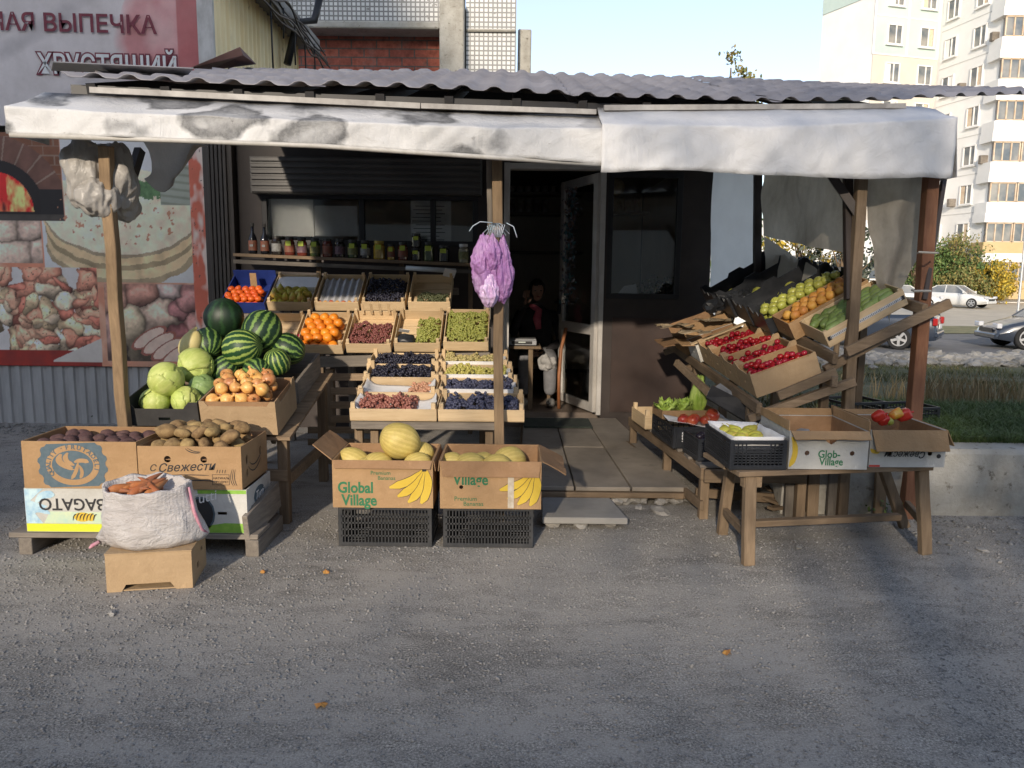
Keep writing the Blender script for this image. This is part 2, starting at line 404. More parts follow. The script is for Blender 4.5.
# door frame + inward door hinged on the right
b = MB()
b.box((xd0+.03, YF+.05, (.15+zt)/2), (.055, .13, zt-.15)); b.box((xd1-.02, YF+.05, (.15+zt)/2), (.045, .13, zt-.15)); b.box(((xd0+xd1)/2, YF+.05, zt-.03), (xd1-xd0-.1, .13, .055))
b.build('door_frame', M['upvc'], k, bevel=.004)
dm = T(xd1-.05, YF+.03, .17) @ RZ(PI-R(70))
dw, dh = .86, zt-.15-.1
b = MB(); st = .085
for zz, hh in ((st/2, st), (dh-st/2, st), (.80, .10)): b.box((dw/2, 0, zz), (dw-2*st, .05, hh))
b.box((st/2, 0, dh/2), (st, .055, dh)); b.box((dw-st/2, 0, dh/2), (st, .055, dh))
dr = b.build('door', M['upvc'], k, bevel=.004, M=dm)
g = MB(); g.box((dw/2, 0, (dh-st+.85)/2), (dw-2*st-.004, .01, dh-st-.85-.004)); g.box((dw/2, 0, (st+.75)/2), (dw-2*st-.004, .01, .75-st-.004)); g.build('pane', M['glass'], dr)
g = MB(); g.box((dw-.05, .045, 1.0), (.03, .03, .16)); g.tube([(dw-.05,.06,1.04),(dw-.05,.09,1.04),(dw-.16,.09,1.04)], .011)
g.box((dw-.05, -.045, 1.0), (.03, .03, .16)); g.tube([(dw-.05,-.06,1.04),(dw-.05,-.09,1.04),(dw-.16,-.09,1.04)], .011); g.build('handle', M['darker'], dr)
# pale notices fixed behind the left window
PAPN = mat('faded_notice_paper', (.58,.56,.54), (.68,.66,.64), 3, .8)
def notice(px0, py0, px1, py1, label):
    a, c = P(px0, py1, YF+.12), P(px1, py0, YF+.12)
    b = MB(); b.box(((a.x+c.x)/2, YF+.13, (a.z+c.z)/2), (c.x-a.x, .006, c.z-a.z))
    o = b.build('notice', PAPN); tag(o, label, 'notice', 'notices behind the kiosk window'); return a, c
notice(272, 195, 313, 236, 'tall plain pale notice at the left end of the kiosk window')
notice(315, 206, 357, 236, 'short plain pale notice beside the taller one behind the kiosk window')
a, c = notice(411, 201, 451, 245, 'lined printed price notice behind the right part of the kiosk window')
b = MB()
for i in range(11): b.box(((a.x+c.x)/2-rng.uniform(0,.06), YF+.125, c.z-.05-i*.035), ((c.x-a.x)*.72, .003, .007))
o = b.build('printed_lines', M['ink'], [x for x in D.objects if x.name.startswith('notice')][-1])
# interior shelves -------------------------------------------------------------
YS = 9.9
for (py, nm) in ((193,'top'),(213,'second'),(252,'lowest')):
    p0, p1 = P(500, py, YS), P(572, py, YS)
    s = MB(); s.box(((p0.x+p1.x)/2, YS+.16, p0.z), (p1.x-p0.x+.3, .32, .03))
    o = s.build('wall_shelf', M['grey_x'], bevel=.003); tag(o, 'grey %s shelf on the back wall seen through the kiosk doorway' % nm, 'shelf')
can = MB(); can.lathe([(.0,0),(.04,0),(.042,.01),(.042,.11),(.034,.125),(.034,.145),(.036,.147),(.036,.16),(.0,.16)], 12)
tin = mat('jar_mixed', (.20,.15,.11), (.35,.33,.30), 14, .35, rnd=.3)
proto = None
for row, py in enumerate((193, 213)):
    for i in range(7 if row == 0 else 5):
        p = P(512+i*8.2, py, YS)
        if proto is None: o = proto = can.build('preserve_jar', tin, smooth=True)
        else: o = proto.copy(); COL.objects.link(o)
        o.location = (p.x, YS+.12, p.z+.016)
        tag(o, 'small preserve jar on the %s of the back shelves inside the doorway' % ('top', 'second')[row], 'jar', 'jars on the %s back shelf' % ('top', 'second')[row])
p0, p1 = P(607, 213, 8.6), P(640, 213, 8.6)
s = MB(); s.box(((p0.x+p1.x)/2, 8.7, p0.z), (p1.x-p0.x+.2, .3, .03)); o = s.build('wall_shelf', M['grey_x']); tag(o, 'shelf with a few jars just inside the right kiosk window', 'shelf')
for i in range(4):
    o = proto.copy(); COL.objects.link(o); o.location = (p0.x+.04+i*.1, 8.7, p0.z+.016)
    tag(o, 'preserve jar standing on the shelf inside the right kiosk window', 'jar', 'jars behind the right kiosk window')
# ================================================================= PASTRY PAVILION with banners (left)
pv = thing('pavilion', 'pavilion with cream ribbed side wall and grey metal skirting left of the kiosk', 'building')
XP = XL-.02; YP = 7.5
b = MB(); b.box(((XP-9)/2, YP+1.5, 2.9), (9+XP, 2.9, 3.0)); b.build('wall', M['grey_x'], pv)
zb = P(100, 366, YP).z
b = MB(); xs_ = []; x = XP; i = 0
vs = []; cols = 0; per = .105
while x > -9.2:
    for dx, dy in ((0,0),(.03,0),(.042,-.018),(.085,-.018),(.097,0)):
        vs += [(x-dx, YP+dy, -.02), (x-dx, YP+dy, zb+.06)]; cols += 1
    x -= per
fs = [(2*i, 2*i+1, 2*i+3, 2*i+2) for i in range(cols-1)]
b.add(vs, fs).build('corrugated_skirting', mat('grey_profiled_sheet', (.34,.335,.33), (.44,.435,.43), 3, .5, met=.2, stretch=(3,3,.6)), pv, sol=.002)
# cream ribbed side wall going back
b = MB(); vs = []; y = YP+.06; c_ = 0; YB = 10.35
zt2 = P(303, 46, YB).z
while y < YB:
    for dy, dx in ((0,0),(.05,0),(.07,.022),(.10,.022),(.12,0)):
        yy = min(YB, y+dy); vs += [(XP+.09+dx, yy, 2.3), (XP+.09+dx, yy, zt2)]; c_ += 1
    y += .13
fs = [(2*i, 2*i+1, 2*i+3, 2*i+2) for i in range(c_-1)]
n = NT('cream_profiled_sheet'); cc = n.ramp(n.noise(1.6, 4, .6, n.scaled((1,3,.7))), [(.3, (.90,.70,.36)), (.65, (.95,.80,.48))])
dr_ = n.ramp(n.noise(5, 5, .7, n.scaled((1,2.2,.35))), [(.64, (1,1,1)), (.74, (.25,.2,.15))]); n.col(n.mix(1, cc, dr_, 'MULTIPLY')); n.b.inputs['Roughness'].default_value = .5
b.add(vs, fs).build('cream_side_wall', n.m, pv, sol=.002)
b = MB(); b.box((XP+.08, (YP+YB)/2, zt2+.06), (.5, YB-YP+.3, .12)); b.box((XP+.33, (YP+YB)/2+.02, zt2+.02), (.03, YB-YP+.34, .2))
b.build('roof_edge', mat('grey_fascia', (.20,.19,.18), (.32,.31,.29), 5, .8), pv)
b = MB(); b.box((XP+.045, YP-.035, 3.4), (.14, .05, 2.6)); b.build('corner_trim', mat('chipped_white_trim', (.40,.38,.35), (.6,.58,.55), 9, .6, stretch=(1,1,.4)), pv)
# cables along the roof edge
cb = MB()
for q in range(7):
    pts = []
    for i in range(22):
        t = i/21; pts.append((XP+.38+.05*math.sin(q*2+t*5)+.03*q/2, YP+t*(YB-YP)+.1, zt2+.02-.05*q+.14*noise.noise(Vector((t*4,q,3)))))
    cb.tube(pts, .011, 5)
for q in range(5):
    y0 = YP+.9+q*.45
    cb.tube([(XP+.36, y0+.02*math.sin(i*1.3+q), zt2-.02-i*.16) for i in range(2+q)] if q > 0 else [(XP+.36, y0, zt2),(XP+.36, y0+.03, zt2-.9)], .010, 5)
o = cb.build('cable_bundle', M['darker'], smooth=True); tag(o, 'tangle of black cables along the roof edge of the cream wall', 'cables')
pp = MB(); p0 = P(297, 22, 9.6); pp.tube([p0+Vector((-.1,-.1,-.5)), p0+Vector((0,0,0)), p0+Vector((.18,.1,.05)), p0+Vector((.25,.1,.3))], .045, 10)
o = pp.build('vent_pipe', M['darker'], smooth=True); tag(o, 'bent dark pipe above the cables at the pavilion roof', 'pipe')
# ---- painted prints -------------------------------------------------------------
def print_sheet(name, x0, x1, z0, z1, step, fn, sag=.0, th=.004, Yp=YP-.03, wave=.006):
    """a printed vinyl sheet: dense grid whose print is a colour attribute computed by fn(u,v) in metres"""
    nx = int((x1-x0)/step); nz = int((z1-z0)/step)
    X, Z = np.meshgrid(np.linspace(x0, x1, nx+1), np.linspace(z0, z1, nz+1))
    col = fn(X, Z)
    Yy = Yp - wave*(np.sin(X*3.1+Z)*np.sin(Z*2.3+1)+1)
    co = np.stack([X, Yy, Z], -1).reshape(-1, 3).astype(np.float32)
    idx = np.arange((nx+1)*(nz+1)).reshape(nz+1, nx+1)
    q = np.stack([idx[:-1,:-1], idx[:-1,1:], idx[1:,1:], idx[1:,:-1]], -1).reshape(-1, 4)
    me = D.meshes.new(name); me.vertices.add(len(co)); me.vertices.foreach_set('co', co.ravel())
    me.loops.add(q.size); me.loops.foreach_set('vertex_index', q.ravel().astype(np.int32))
    me.polygons.add(len(q)); me.polygons.foreach_set('loop_start', np.arange(0, q.size, 4, dtype=np.int32)); me.polygons.foreach_set('loop_total', np.full(len(q), 4, dtype=np.int32))
    me.update(calc_edges=True); me.validate()
    ca = me.color_attributes.new('print', 'FLOAT_COLOR', 'POINT')
    rgba = np.concatenate([np.clip(col, 0, 1), np.ones(col.shape[:2]+(1,))], -1).reshape(-1).astype(np.float32)
    ca.data.foreach_set('color', rgba)
    n = NT(name+'_print'); at = n.node('ShaderNodeVertexColor', layer_name='print'); 
    d = n.ramp(n.noise(4, 5, .7), [(.3, (.80,.79,.77)), (.7, (1,1,1))]); n.col(n.mix(1, at.outputs[0], d, 'MULTIPLY')); n.b.inputs['Roughness'].default_value = .65
    me.materials.append(n.m); me.polygons.foreach_set('use_smooth', [True]*len(q))
    o = D.objects.new(name, me); COL.objects.link(o)
    md = o.modifiers.new('s', 'SOLIDIFY'); md.thickness = th; md.offset = 1
    return o
def vnoise(X, Y, seed=0, oct=3):
    """tiny value-noise in numpy"""
    out = np.zeros_like(X); amp = 1; tot = 0
    for o in range(oct):
        x = X*2**o+seed*17.3; y = Y*2**o+seed*5.1
        xi = np.floor(x).astype(int); yi = np.floor(y).astype(int); xf = x-xi; yf = y-yi
        xf = xf*xf*(3-2*xf); yf = yf*yf*(3-2*yf)
        h = lambda a, b: np.modf(np.abs(np.sin(a*127.1+b*311.7+seed)*43758.5453))[0]
        out += amp*((h(xi,yi)*(1-xf)+h(xi+1,yi)*xf)*(1-yf)+(h(xi,yi+1)*(1-xf)+h(xi+1,yi+1)*xf)*yf); tot += amp; amp *= .5
    return out/tot
def C(*a): return np.array(a, float)
def mixc(base, c, m):
    m = np.clip(m, 0, 1)[..., None]; return base*(1-m)+(c if c.ndim == 3 else c[None, None, :])*m
def lumps(X, Y, pts, cols, edge=.35, seed=1, spin=False):
    """food lumps: distorted nearest-centre cells with pale middles and browner rims, colours of the printed picture"""
    Xw = X+.11*(vnoise(X*8, Y*8, seed)-.5); Yw = Y+.11*(vnoise(X*8, Y*8, seed+3)-.5)
    best = np.full(X.shape, 9.); sec = np.full(X.shape, 9.); ton = np.ones(X.shape); col = np.zeros(X.shape+(3,))
    for i, (px, py, rx, ry) in enumerate(pts):
        ra = (i*2.4 if spin else 0); du = (Xw-px)*math.cos(ra)+(Yw-py)*math.sin(ra); dw = -(Xw-px)*math.sin(ra)+(Yw-py)*math.cos(ra)
        if spin: dw = dw*(1+.55*du/rx)
        d = np.sqrt((du/rx)**2+(dw/ry)**2)
        near = d < best
        sec = np.where(near, best, np.minimum(sec, d)); best = np.where(near, d, best)
        c = np.array(cols[i % len(cols)]); ton = np.where(near, 1.05+.55*np.clip((Yw-py)/ry, -1, 1)-.25*np.clip((Xw-px)/rx, -1, 1), ton); col = np.where(near[..., None], c[None, None, :], col)
    rim = np.clip((best-.55)/.5, 0, 1); gap = np.clip((sec-best)/.30, 0, 1); col = col*(ton*(.75+.6*vnoise(X*17, Y*17, seed+2)))[..., None]
    tex = .72+.56*vnoise(X*45, Y*45, seed+7)
    out = col*(1-.55*rim[..., None])*tex[..., None]*(.45+.55*gap[..., None])
    return out, best
pxs = .0097                                            # metres per photo pixel on this wall
def wx(px): return P(px, 250, YP).x
def wz(py, px=100): return P(px, py, YP).z
def collage(X, Z):
    r = np.random.RandomState(4)
    base = np.zeros(X.shape+(3,))+C(.42,.27,.21)
    base = mixc(base, C(.50,.24,.17), (vnoise(X*3, Z*3, 2)-.3)*1.6)
    base = mixc(base, C(.58,.45,.36), (vnoise(X*5+4, Z*5, 6)-.55)*3)
    # oven: bricks, arch, fire, dough
    m = (X < wx(69)) & (Z > wz(222))
    rowv = np.floor(Z/.085); bx = X/.2+.5*(rowv % 2); fr = np.modf(np.abs(bx))[0]; fz_ = np.modf(Z/.085)[0]
    br = np.where((fr < .06) | (fz_ < .12), 0., 1.)[..., None]*C(.15,.075,.05)*(0.7+.7*vnoise(X*8, Z*8, 8))[..., None]+(1-np.where((fr < .06) | (fz_ < .12), 0., 1.))[..., None]*C(.20,.15,.12)
    base = np.where(m[..., None], br, base)
    cx, cz = wx(2), wz(212); d = np.hypot((X-cx), (Z-cz)*1.0); an = np.arctan2(Z-cz, X-cx)
    arch = (d > .47) & (d < .69) & (Z > cz-.1)
    seg = np.modf(np.abs(an*7.2/PI*1.6))[0]
    base = np.where((arch & m)[..., None], np.where(seg[..., None] < .1, C(.22,.17,.14), C(.13,.075,.06))*(.7+.6*vnoise(X*12, Z*12, 3))[..., None], base)
    base = np.where(((d < .47) & m)[..., None], C(.018,.015,.015), base)
    base = np.where((m & (X > wx(46)) & (Z < wz(190)))[..., None], C(.02,.018,.018), base)
    fire = (d < .36) & (Z > cz-.01)
    fl = vnoise(X*13, Z*6, 5, 4)
    fc = mixc(np.zeros(X.shape+(3,))+C(.50,.06,.06), C(.78,.62,.30), (fl-.5)*5*(X > wx(14))+np.clip((.1-(Z-cz))*2, 0, .4)); fc = mixc(fc, C(.08,.02,.02), (.36-fl)*8)
    base = np.where(fire[..., None], fc, base)
    base = np.where((m & (Z < cz-.03) & (Z > cz-.16))[..., None], (C(.05,.045,.04))*(.6+vnoise(X*9, Z*9, 4))[..., None], base)
    red = m & (Z < cz-.13) & (Z > cz-.17) & (X > wx(40)); base = np.where(red[..., None], C(.10,.03,.025), base)
    dough = (X < wx(45)) & (Z < wz(222)) & (Z > wz(264))
    dc, _ = lumps(X, Z, [(wx(8), wz(235), .16, .12), (wx(36), wz(232), .14, .10), (wx(14), wz(256), .22, .15), (wx(40), wz(254), .12, .13)], [(.62,.50,.42),(.50,.40,.34)], seed=12)
    base = np.where(dough[..., None], dc, base)
    # white plate with stacked flatbreads
    pl = (X > wx(46)) & (X < wx(195)) & (Z > wz(282)) & (Z < wz(140)) & ~((X < wx(70)) & (Z > wz(222)))
    base = np.where(pl[..., None], C(.50,.52,.53)*(.9+.25*vnoise(X*1.5, Z*2.5, 9))[..., None], base)
    gx, gz = wx(125), wz(212)
    for (dz, c, c2) in ((-.30, (.33,.28,.20), 0), (-.24, (.58,.48,.33), 0), (-.15, (.30,.25,.17), 0), (-.10, (.60,.49,.33), 0), (-.03, (.32,.27,.2), 0), (0, (.68,.62,.50), 1)):
        e = np.hypot((X-gx)/.73, (Z-gz-dz)/(.40))+.07*(vnoise(X*11, Z*11, 3)-.5)
        cc = C(*c)*(.65+.7*vnoise(X*9, Z*9, 4))[..., None]
        base = np.where(((e < 1) & pl)[..., None], cc, base)
    sp_ = (vnoise(X*24, Z*24, 21) > .72) & (np.hypot((X-gx)/.6, (Z-gz)/.32) < 1); base = np.where(sp_[..., None], C(.42,.24,.17), base)
    gm = np.hypot((X-wx(153))/.16, (Z-wz(190))/.10) < .55+.7*vnoise(X*30, Z*30, 2); base = np.where((gm & pl)[..., None], C(.10,.17,.09)*(.6+.8*vnoise(X*50, Z*50, 3))[..., None], base)
    gm2 = (X > wx(165)) & (X < wx(196)) & (Z > wz(205)) & (Z < wz(165)); base = np.where(gm2[..., None], mixc(np.zeros(X.shape+(3,))+C(.30,.33,.29), C(.10,.12,.09), (np.sin(Z*90+X*10)*.5)), base)
    # pastries
    m = (X < wx(97)) & (Z < wz(268)) & (Z > wz(352)); pts = []
    for i in range(64): pts.append((wx(r.uniform(-30, 98)), wz(r.uniform(266, 354)), r.uniform(.10,.17), r.uniform(.045,.08)))
    pc, bd = lumps(X, Z, pts, [(.62,.40,.30),(.44,.19,.15),(.74,.62,.48),(.55,.29,.22),(.66,.53,.37)], seed=5, spin=True)
    spk = vnoise(X*60, Z*60, 31) > .76; pc = np.where(spk[..., None], pc*.35, pc)
    pc = np.where((bd > 1.25)[..., None], C(.52,.52,.52)[None, None], pc)
    base = np.where(m[..., None], pc, base)
    base = np.where(((X < wx(97)) & (Z < wz(350)))[..., None], mixc(np.zeros(X.shape+(3,))+C(.30,.05,.04), C(.09,.03,.03), vnoise(X*7, Z*7, 4)), base)
    tri = (X > wx(48)) & (X < wx(98)) & (Z < wz(338)-(wx(98)-X)*.45+.0) & (Z > wz(362)); base = np.where(tri[..., None], C(.47,.46,.44), base)
    # cold meats
    m = (X > wx(103)) & (X < wx(196)) & (Z < wz(284)) & (Z > wz(360))
    mc, _ = lumps(X, Z, [(wx(112), wz(300), .13, .16), (wx(140), wz(293), .16, .11), (wx(168), wz(290), .10, .09), (wx(187), wz(298), .11, .12), (wx(176), wz(310), .11, .08), (wx(190), wz(322), .10, .10), (wx(160), wz(315), .17, .14), (wx(128), wz(322), .12, .19), (wx(110), wz(335), .08, .2), (wx(182), wz(334), .13, .13), (wx(192), wz(345), .08, .11)],
        [(.42,.27,.22),(.50,.30,.25),(.55,.45,.42),(.44,.26,.25),(.36,.20,.20),(.46,.28,.26),(.60,.48,.40),(.55,.47,.36),(.34,.24,.22),(.24,.12,.12),(.48,.38,.34)], seed=9)
    base = np.where(m[..., None], mc, base)
    for q in range(4):
        sx, sz = wx(146+q*9.5), wz(337+q*5.5)
        ca, sa = math.cos(.55), math.sin(.55); u = (X-sx)*ca+(Z-sz)*sa; v = -(X-sx)*sa+(Z-sz)*ca
        e = np.hypot(u/.20, v/.068)
        base = np.where(((e < 1) & m)[..., None], np.where((e < .84)[..., None], C(.60,.50,.44)*(.85+.3*vnoise(X*20, Z*20, q))[..., None], C(.26,.12,.10)), base)
    # torn right strip
    st = (X > wx(194)); base = np.where(st[..., None], mixc(np.zeros(X.shape+(3,))+C(.60,.54,.50), C(.46,.16,.12), (vnoise(X*9, Z*4, 14)-.45)*8), base)
    base = np.where((st & (vnoise(X*40, Z*30, 16) > .78))[..., None], C(.12,.08,.07), base)
    lum = base.mean(-1, keepdims=True); return np.clip(lum+(base-lum)*1.25, 0, 1)*C(1.62,1.50,1.42)
x1 = XP-.005
o = print_sheet('food_banner', -5.6, x1, zb, wz(134), .0075, collage)
tag(o, 'large vinyl collage banner of oven, flatbread, pastries and cold meats', 'banner')
def topban(X, Z):
    base = np.zeros(X.shape+(3,))+C(.60,.57,.56)
    w = np.sin((X*1.6-Z*2.6)*3+2*vnoise(X*1.3, Z*2, 2)); base = mixc(base, C(.40,.38,.38), (w-.6)*1.5)
    base = mixc(base, C(.70,.67,.66), (vnoise(X*1.2, Z*2.2, 5)-.45)*3)
    q = X-(wx(152)+.25*np.sin(Z*3)+.12*(vnoise(X*4, Z*4, 7)-.5)+(Z-wz(60))*.18)
    base = mixc(base, C(.55,.25,.25), q*9); base = mixc(base, C(.66,.42,.41), np.where(q > 0, (vnoise(X*4, Z*3, 11)-.5)*3, 0)); base = mixc(base, C(.38,.08,.08), np.where(X > wx(190), .7, 0))
    return np.clip(base*C(1.25,1.18,1.15), 0, .9)
o = print_sheet('text_banner', -5.6, x1, wz(128), wz(-14)+.15, .012, topban, Yp=YP-.04)
tag(o, 'faded pale banner with burgundy pastry wording above the canopy', 'banner')
ban = o
BURG = mat('burgundy_print', (.17,.03,.045), (.24,.05,.065), 8, .7)
yt = YP-.068
def banner_text(s, px0, px1, pyt, pyb, m, outline=None, skew=0):
    vs, fs = text_mb(s, 1.0, off=.018)
    x0_ = min(v.x for v in vs); x1_ = max(v.x for v in vs); h_ = max(v.y for v in text_mb('В', 1.0)[0])
    A = P(px0, pyb, yt); B = P(px1, pyb+(px1-px0)*.027, yt); hh = P(px0, pyt, yt).z-A.z
    sx = (B.x-A.x)/(x1_-x0_); sz = hh/h_
    MM = T(A.x, yt, A.z) @ Matrix(((1,0,0,0),(0,1,0,0),(-0.014,0,1,0),(0,0,0,1))) @ FACE @ SCL(sx, sz, 1) @ T(-x0_, 0, 0)
    if outline:
        vs2, fs2 = text_mb(s, 1.0, off=outline)
        b = MB(); b.add(vs2, fs2, T(0,.003,0) @ MM); b.build('lettering', BURG, ban)
    b = MB(); b.add(vs, fs, MM); b.build('lettering', m, ban)
banner_text('ГОРЯЧАЯ ВЫПЕЧКА', -70, 157, 10, 28, BURG)
banner_text('ХРУСТЯЩИЙ', 38, 177, 53, 73, M['white'], outline=.075)
# ================================================================= OLD BUILDING behind
ob = thing('old_building', 'old concrete building with mosaic tiled panels and red brick infill behind the kiosk', 'building')
YB2 = 14.0
def bx(px): return P(px, 40, YB2).x
def bz(py, px=400): return P(px, py, YB2).z
n = NT('mosaic_tile')
bt = n.node('ShaderNodeTexBrick'); bt.offset = 0; bt.inputs['Scale'].default_value = 1; bt.inputs['Brick Width'].default_value = .078; bt.inputs['Row Height'].default_value = .078
bt.inputs['Mortar Size'].default_value = .013; bt.inputs['Color1'].default_value = (.62,.62,.60,1); bt.inputs['Color2'].default_value = (.50,.51,.50,1); bt.inputs['Mortar'].default_value = (.17,.17,.165,1)
rot = n.node('ShaderNodeMapping'); rot.inputs['Rotation'].default_value = (PI/2, 0, 0); n.link(n.co, rot.inputs[0]); n.link(rot.outputs[0], bt.inputs['Vector'])
lost = n.ramp(n.noise(1.7, 5, .75), [(.60, (0,0,0)), (.61, (1,1,1))]); n.col(n.mix(lost, bt.outputs['Color'], (.20,.195,.185))); n.b.inputs['Roughness'].default_value = .5
MOS = n.m
n = NT('red_brick')
bt = n.node('ShaderNodeTexBrick'); bt.inputs['Scale'].default_value = 1; bt.inputs['Brick Width'].default_value = .44; bt.inputs['Row Height'].default_value = .145; bt.inputs['Mortar Size'].default_value = .012
bt.inputs['Color1'].default_value = (.34,.10,.065,1); bt.inputs['Color2'].default_value = (.24,.07,.05,1); bt.inputs['Mortar'].default_value = (.10,.085,.075,1)
rot = n.node('ShaderNodeMapping'); rot.inputs['Rotation'].default_value = (PI/2, 0, 0); n.link(n.co, rot.inputs[0]); n.link(rot.outputs[0], bt.inputs['Vector'])
c = n.mix(.8, bt.outputs['Color'], n.ramp(n.noise(9, 5, .7), [(.3, (.25,.25,.25)), (.7, (.75,.75,.75))]), 'OVERLAY')
c = n.mix(n.ramp(n.noise(1.5, 5, .7), [(.55, (0,0,0)), (.7, (.7,.7,.7))]), c, (.16,.14,.13)); n.col(c); n.b.inputs['Roughness'].default_value = .95; n.bump(bt.outputs['Fac'], -.6, .02)
BRK = n.m
xA = bx(255); xB = bx(519)
b = MB(); b.box(((xA+bx(441))/2, YB2+.3, (bz(31)+8)/2), (bx(441)-xA, .6, 8-bz(31))); b.box(((bx(466)+bx(516))/2, YB2+.3, 4), (bx(516)-bx(466), .6, 8)); b.build('mosaic_panel', MOS, ob)
b = MB(); b.box(((xA+bx(441))/2, YB2+.42, bz(31)/2), (bx(441)-xA, .5, bz(31))); b.build('brick_wall', BRK, ob)
b = MB(); b.box((bx(453), YB2+.05, 3), (bx(465)-bx(441), .7, bz(3)*2-6)); b.box(((xA+bx(441))/2, YB2+.02, bz(30)), (bx(441)-xA, .62, .12)); b.box(((bx(466)+bx(516))/2, YB2-.01, bz(31, 490)), (bx(516)-bx(466), .1, .05))
b.box((bx(453), YB2+.5, 6.8), (.34, .4, 2.4)); b.build('concrete_pillar', M['concrete'], ob, bevel=.02)
b = MB(); b.box((bx(524), YB2+.6, bz(24, 520)/2), (bx(531)-bx(517), .5, bz(24, 520)), j=.03); b.build('concrete_stub', M['concrete'], ob, bevel=.02)
# ================================================================= CANOPY
def interp(pts, x):
    if x <= pts[0][0]: a, b = pts[0], pts[1]
    elif x >= pts[-1][0]: a, b = pts[-2], pts[-1]
    else:
        for i in range(len(pts)-1):
            if pts[i][0] <= x <= pts[i+1][0]: a, b = pts[i], pts[i+1]; break
    t = (x-a[0])/(b[0]-a[0]); return [a[k]+(b[k]-a[k])*t for k in range(1, len(a))]
def line3(spec):
    out = [];
    for (x, y, Y) in spec:
        p = P(x, y, Y); out.append((p.x, p.y, p.z))
    return out
cn = thing('canopy', 'long lean-to canopy with corrugated roof, white fabric valance and wooden posts over the fruit stall', 'canopy')
FE = line3([(62,80,4.3),(180,85,4.36),(500,96,4.55),(770,105,4.83),(890,105,5.0),(1030,97,5.55)])
BE = line3([(190,71,7.55),(500,73,7.55),(750,82,7.55),(960,93,7.55)])
n = NT('brown_grey_metal_tile'); c = n.ramp(n.noise(1.2, 5, .65), [(.3, (.20,.195,.21)), (.7, (.33,.32,.34))])
c = n.mix(n.ramp(n.noise(6, 6, .75), [(.55, (0,0,0)), (.8, (.6,.6,.6))]), c, (.38,.36,.36)); n.col(c); n.b.inputs['Roughness'].default_value = .42; n.b.inputs['Metallic'].default_value = .25
ROOF = n.m
def roof_pt(x, v):
    fy, fz_ = interp(FE, x); xb = x*1.0+ (v*.0); by, bz_ = interp(BE, x)
    return Vector((x, fy+(by-fy)*v, fz_+(bz_-fz_)*v))
per = .178
def wavep(x):
    t = (x/per) % 1
    return .025*(smooth(t/.28) if t < .28 else 1 if t < .42 else 1-smooth((t-.42)/.28) if t < .70 else 0)
def roof_piece(name, x0, x1, v0=0, v1=1, dz=0, edgej=0):
    b = MB(); xs_ = []; x = x0
    while x <= x1+1e-6: xs_.append(x); x += per/10
    vv = [];
    k = max(2, int((v1-v0)*9))
    for i in range(k):
        a = v0+(v1-v0)*i/k; vv += [(a, 0), (a+(v1-v0)/k*.97, .016)]
    vs = []
    for (v, st) in vv:
        for x in xs_:
            p = roof_pt(x, v); s = noise.noise(Vector((x*.7, v*3, 2)))*.018
            e = edgej*noise.noise(Vector((x*9, 0, 0))) if v == v0 else 0
            vs.append((p.x, p.y+e, p.z+wavep(x)+.016-st+s+dz))
    nx = len(xs_)
    fs = [(j*nx+i, j*nx+i+1, (j+1)*nx+i+1, (j+1)*nx+i) for j in range(len(vv)-1) for i in range(nx-1)]
    return b.add(vs, fs).build(name, ROOF, cn, smooth=True, sol=.0025)
roof_piece('roof_sheet', -2.42, -1.1); roof_piece('roof_sheet', -1.12, .35, dz=.008); roof_piece('roof_sheet', .33, 1.62, dz=.002); roof_piece('roof_sheet', 1.60, 2.35, dz=.009)
roof_piece('roof_sheet', 2.3, 3.85, .0, 1, dz=.012, edgej=.05)
# thin loose strip sticking out at the far left and bent flashing
b = MB(); p = P(52, 66, 4.6); q = P(190, 72, 5.0); b.beam(p, q, .22, .006); b.build('loose_strip', ROOF, cn)
b = MB(); a0, a1, a2, a3 = P(190,68,6.6), P(240,47,6.6), P(256,64,6.9), P(210,70,7.2)
b.add([a0,a1,a2,a3,P(243,55,6.65)], [(0,1,4),(1,2,4),(2,3,4),(3,0,4)]); b.build('bent_flashing', mat('brown_flashing', (.10,.055,.05), (.14,.08,.075), 5, .6), cn, sol=.004)
# timber under the eave
b = MB()
for i in range(len(FE)-2):
    p, q = Vector(FE[i]), Vector(FE[i+1]); b.beam(p+Vector((0,.10,-.035)), q+Vector((0,.10,-.035)), .05, .06)
for i in range(13):
    x = -2.3+i*.385; p0 = roof_pt(x, .02); p1 = roof_pt(x, .98); b.beam(p0+Vector((0,0,-.05)), p1+Vector((0,0,-.05)), .05, .07)
for v in (.3, .6, .9):
    b.beam(roof_pt(-2.35, v)+Vector((0,0,-.02)), roof_pt(2.35, v)+Vector((0,0,-.02)), .08, .022)
b.build('rafters', M['darker'], cn)
# valance: left dirty reused banner, right clean white one
n = NT('dirty_white_tarpaulin_print')
cc = n.ramp(n.noise(2.2, 5, .6), [(.3, (.52,.515,.505)), (.65, (.66,.655,.645))])
vo = n.node('ShaderNodeTexVoronoi'); vo.inputs['Scale'].default_value = 1.9; vo.inputs['Randomness'].default_value = 1
wn = n.node('ShaderNodeTexNoise'); wn.inputs['Scale'].default_value = 3.5; wn.inputs['Detail'].default_value = 5; n.link(n.co, wn.inputs['Vector'])
wp = n.node('ShaderNodeVectorMath', operation='MULTIPLY_ADD'); wp.inputs[1].default_value = (.45,.2,.45); n.link(wn.outputs['Color'], wp.inputs[0]); n.link(n.scaled((1,.2,1.7)), wp.inputs[2]); n.link(wp.outputs[0], vo.inputs['Vector'])
bl = n.ramp(vo.outputs['Distance'], [(.10, (.45,.45,.45)), (.32, (1,1,1)), (.40, (0,0,0))])
sx = n.node('ShaderNodeSeparateXYZ'); n.link(n.co, sx.inputs[0])
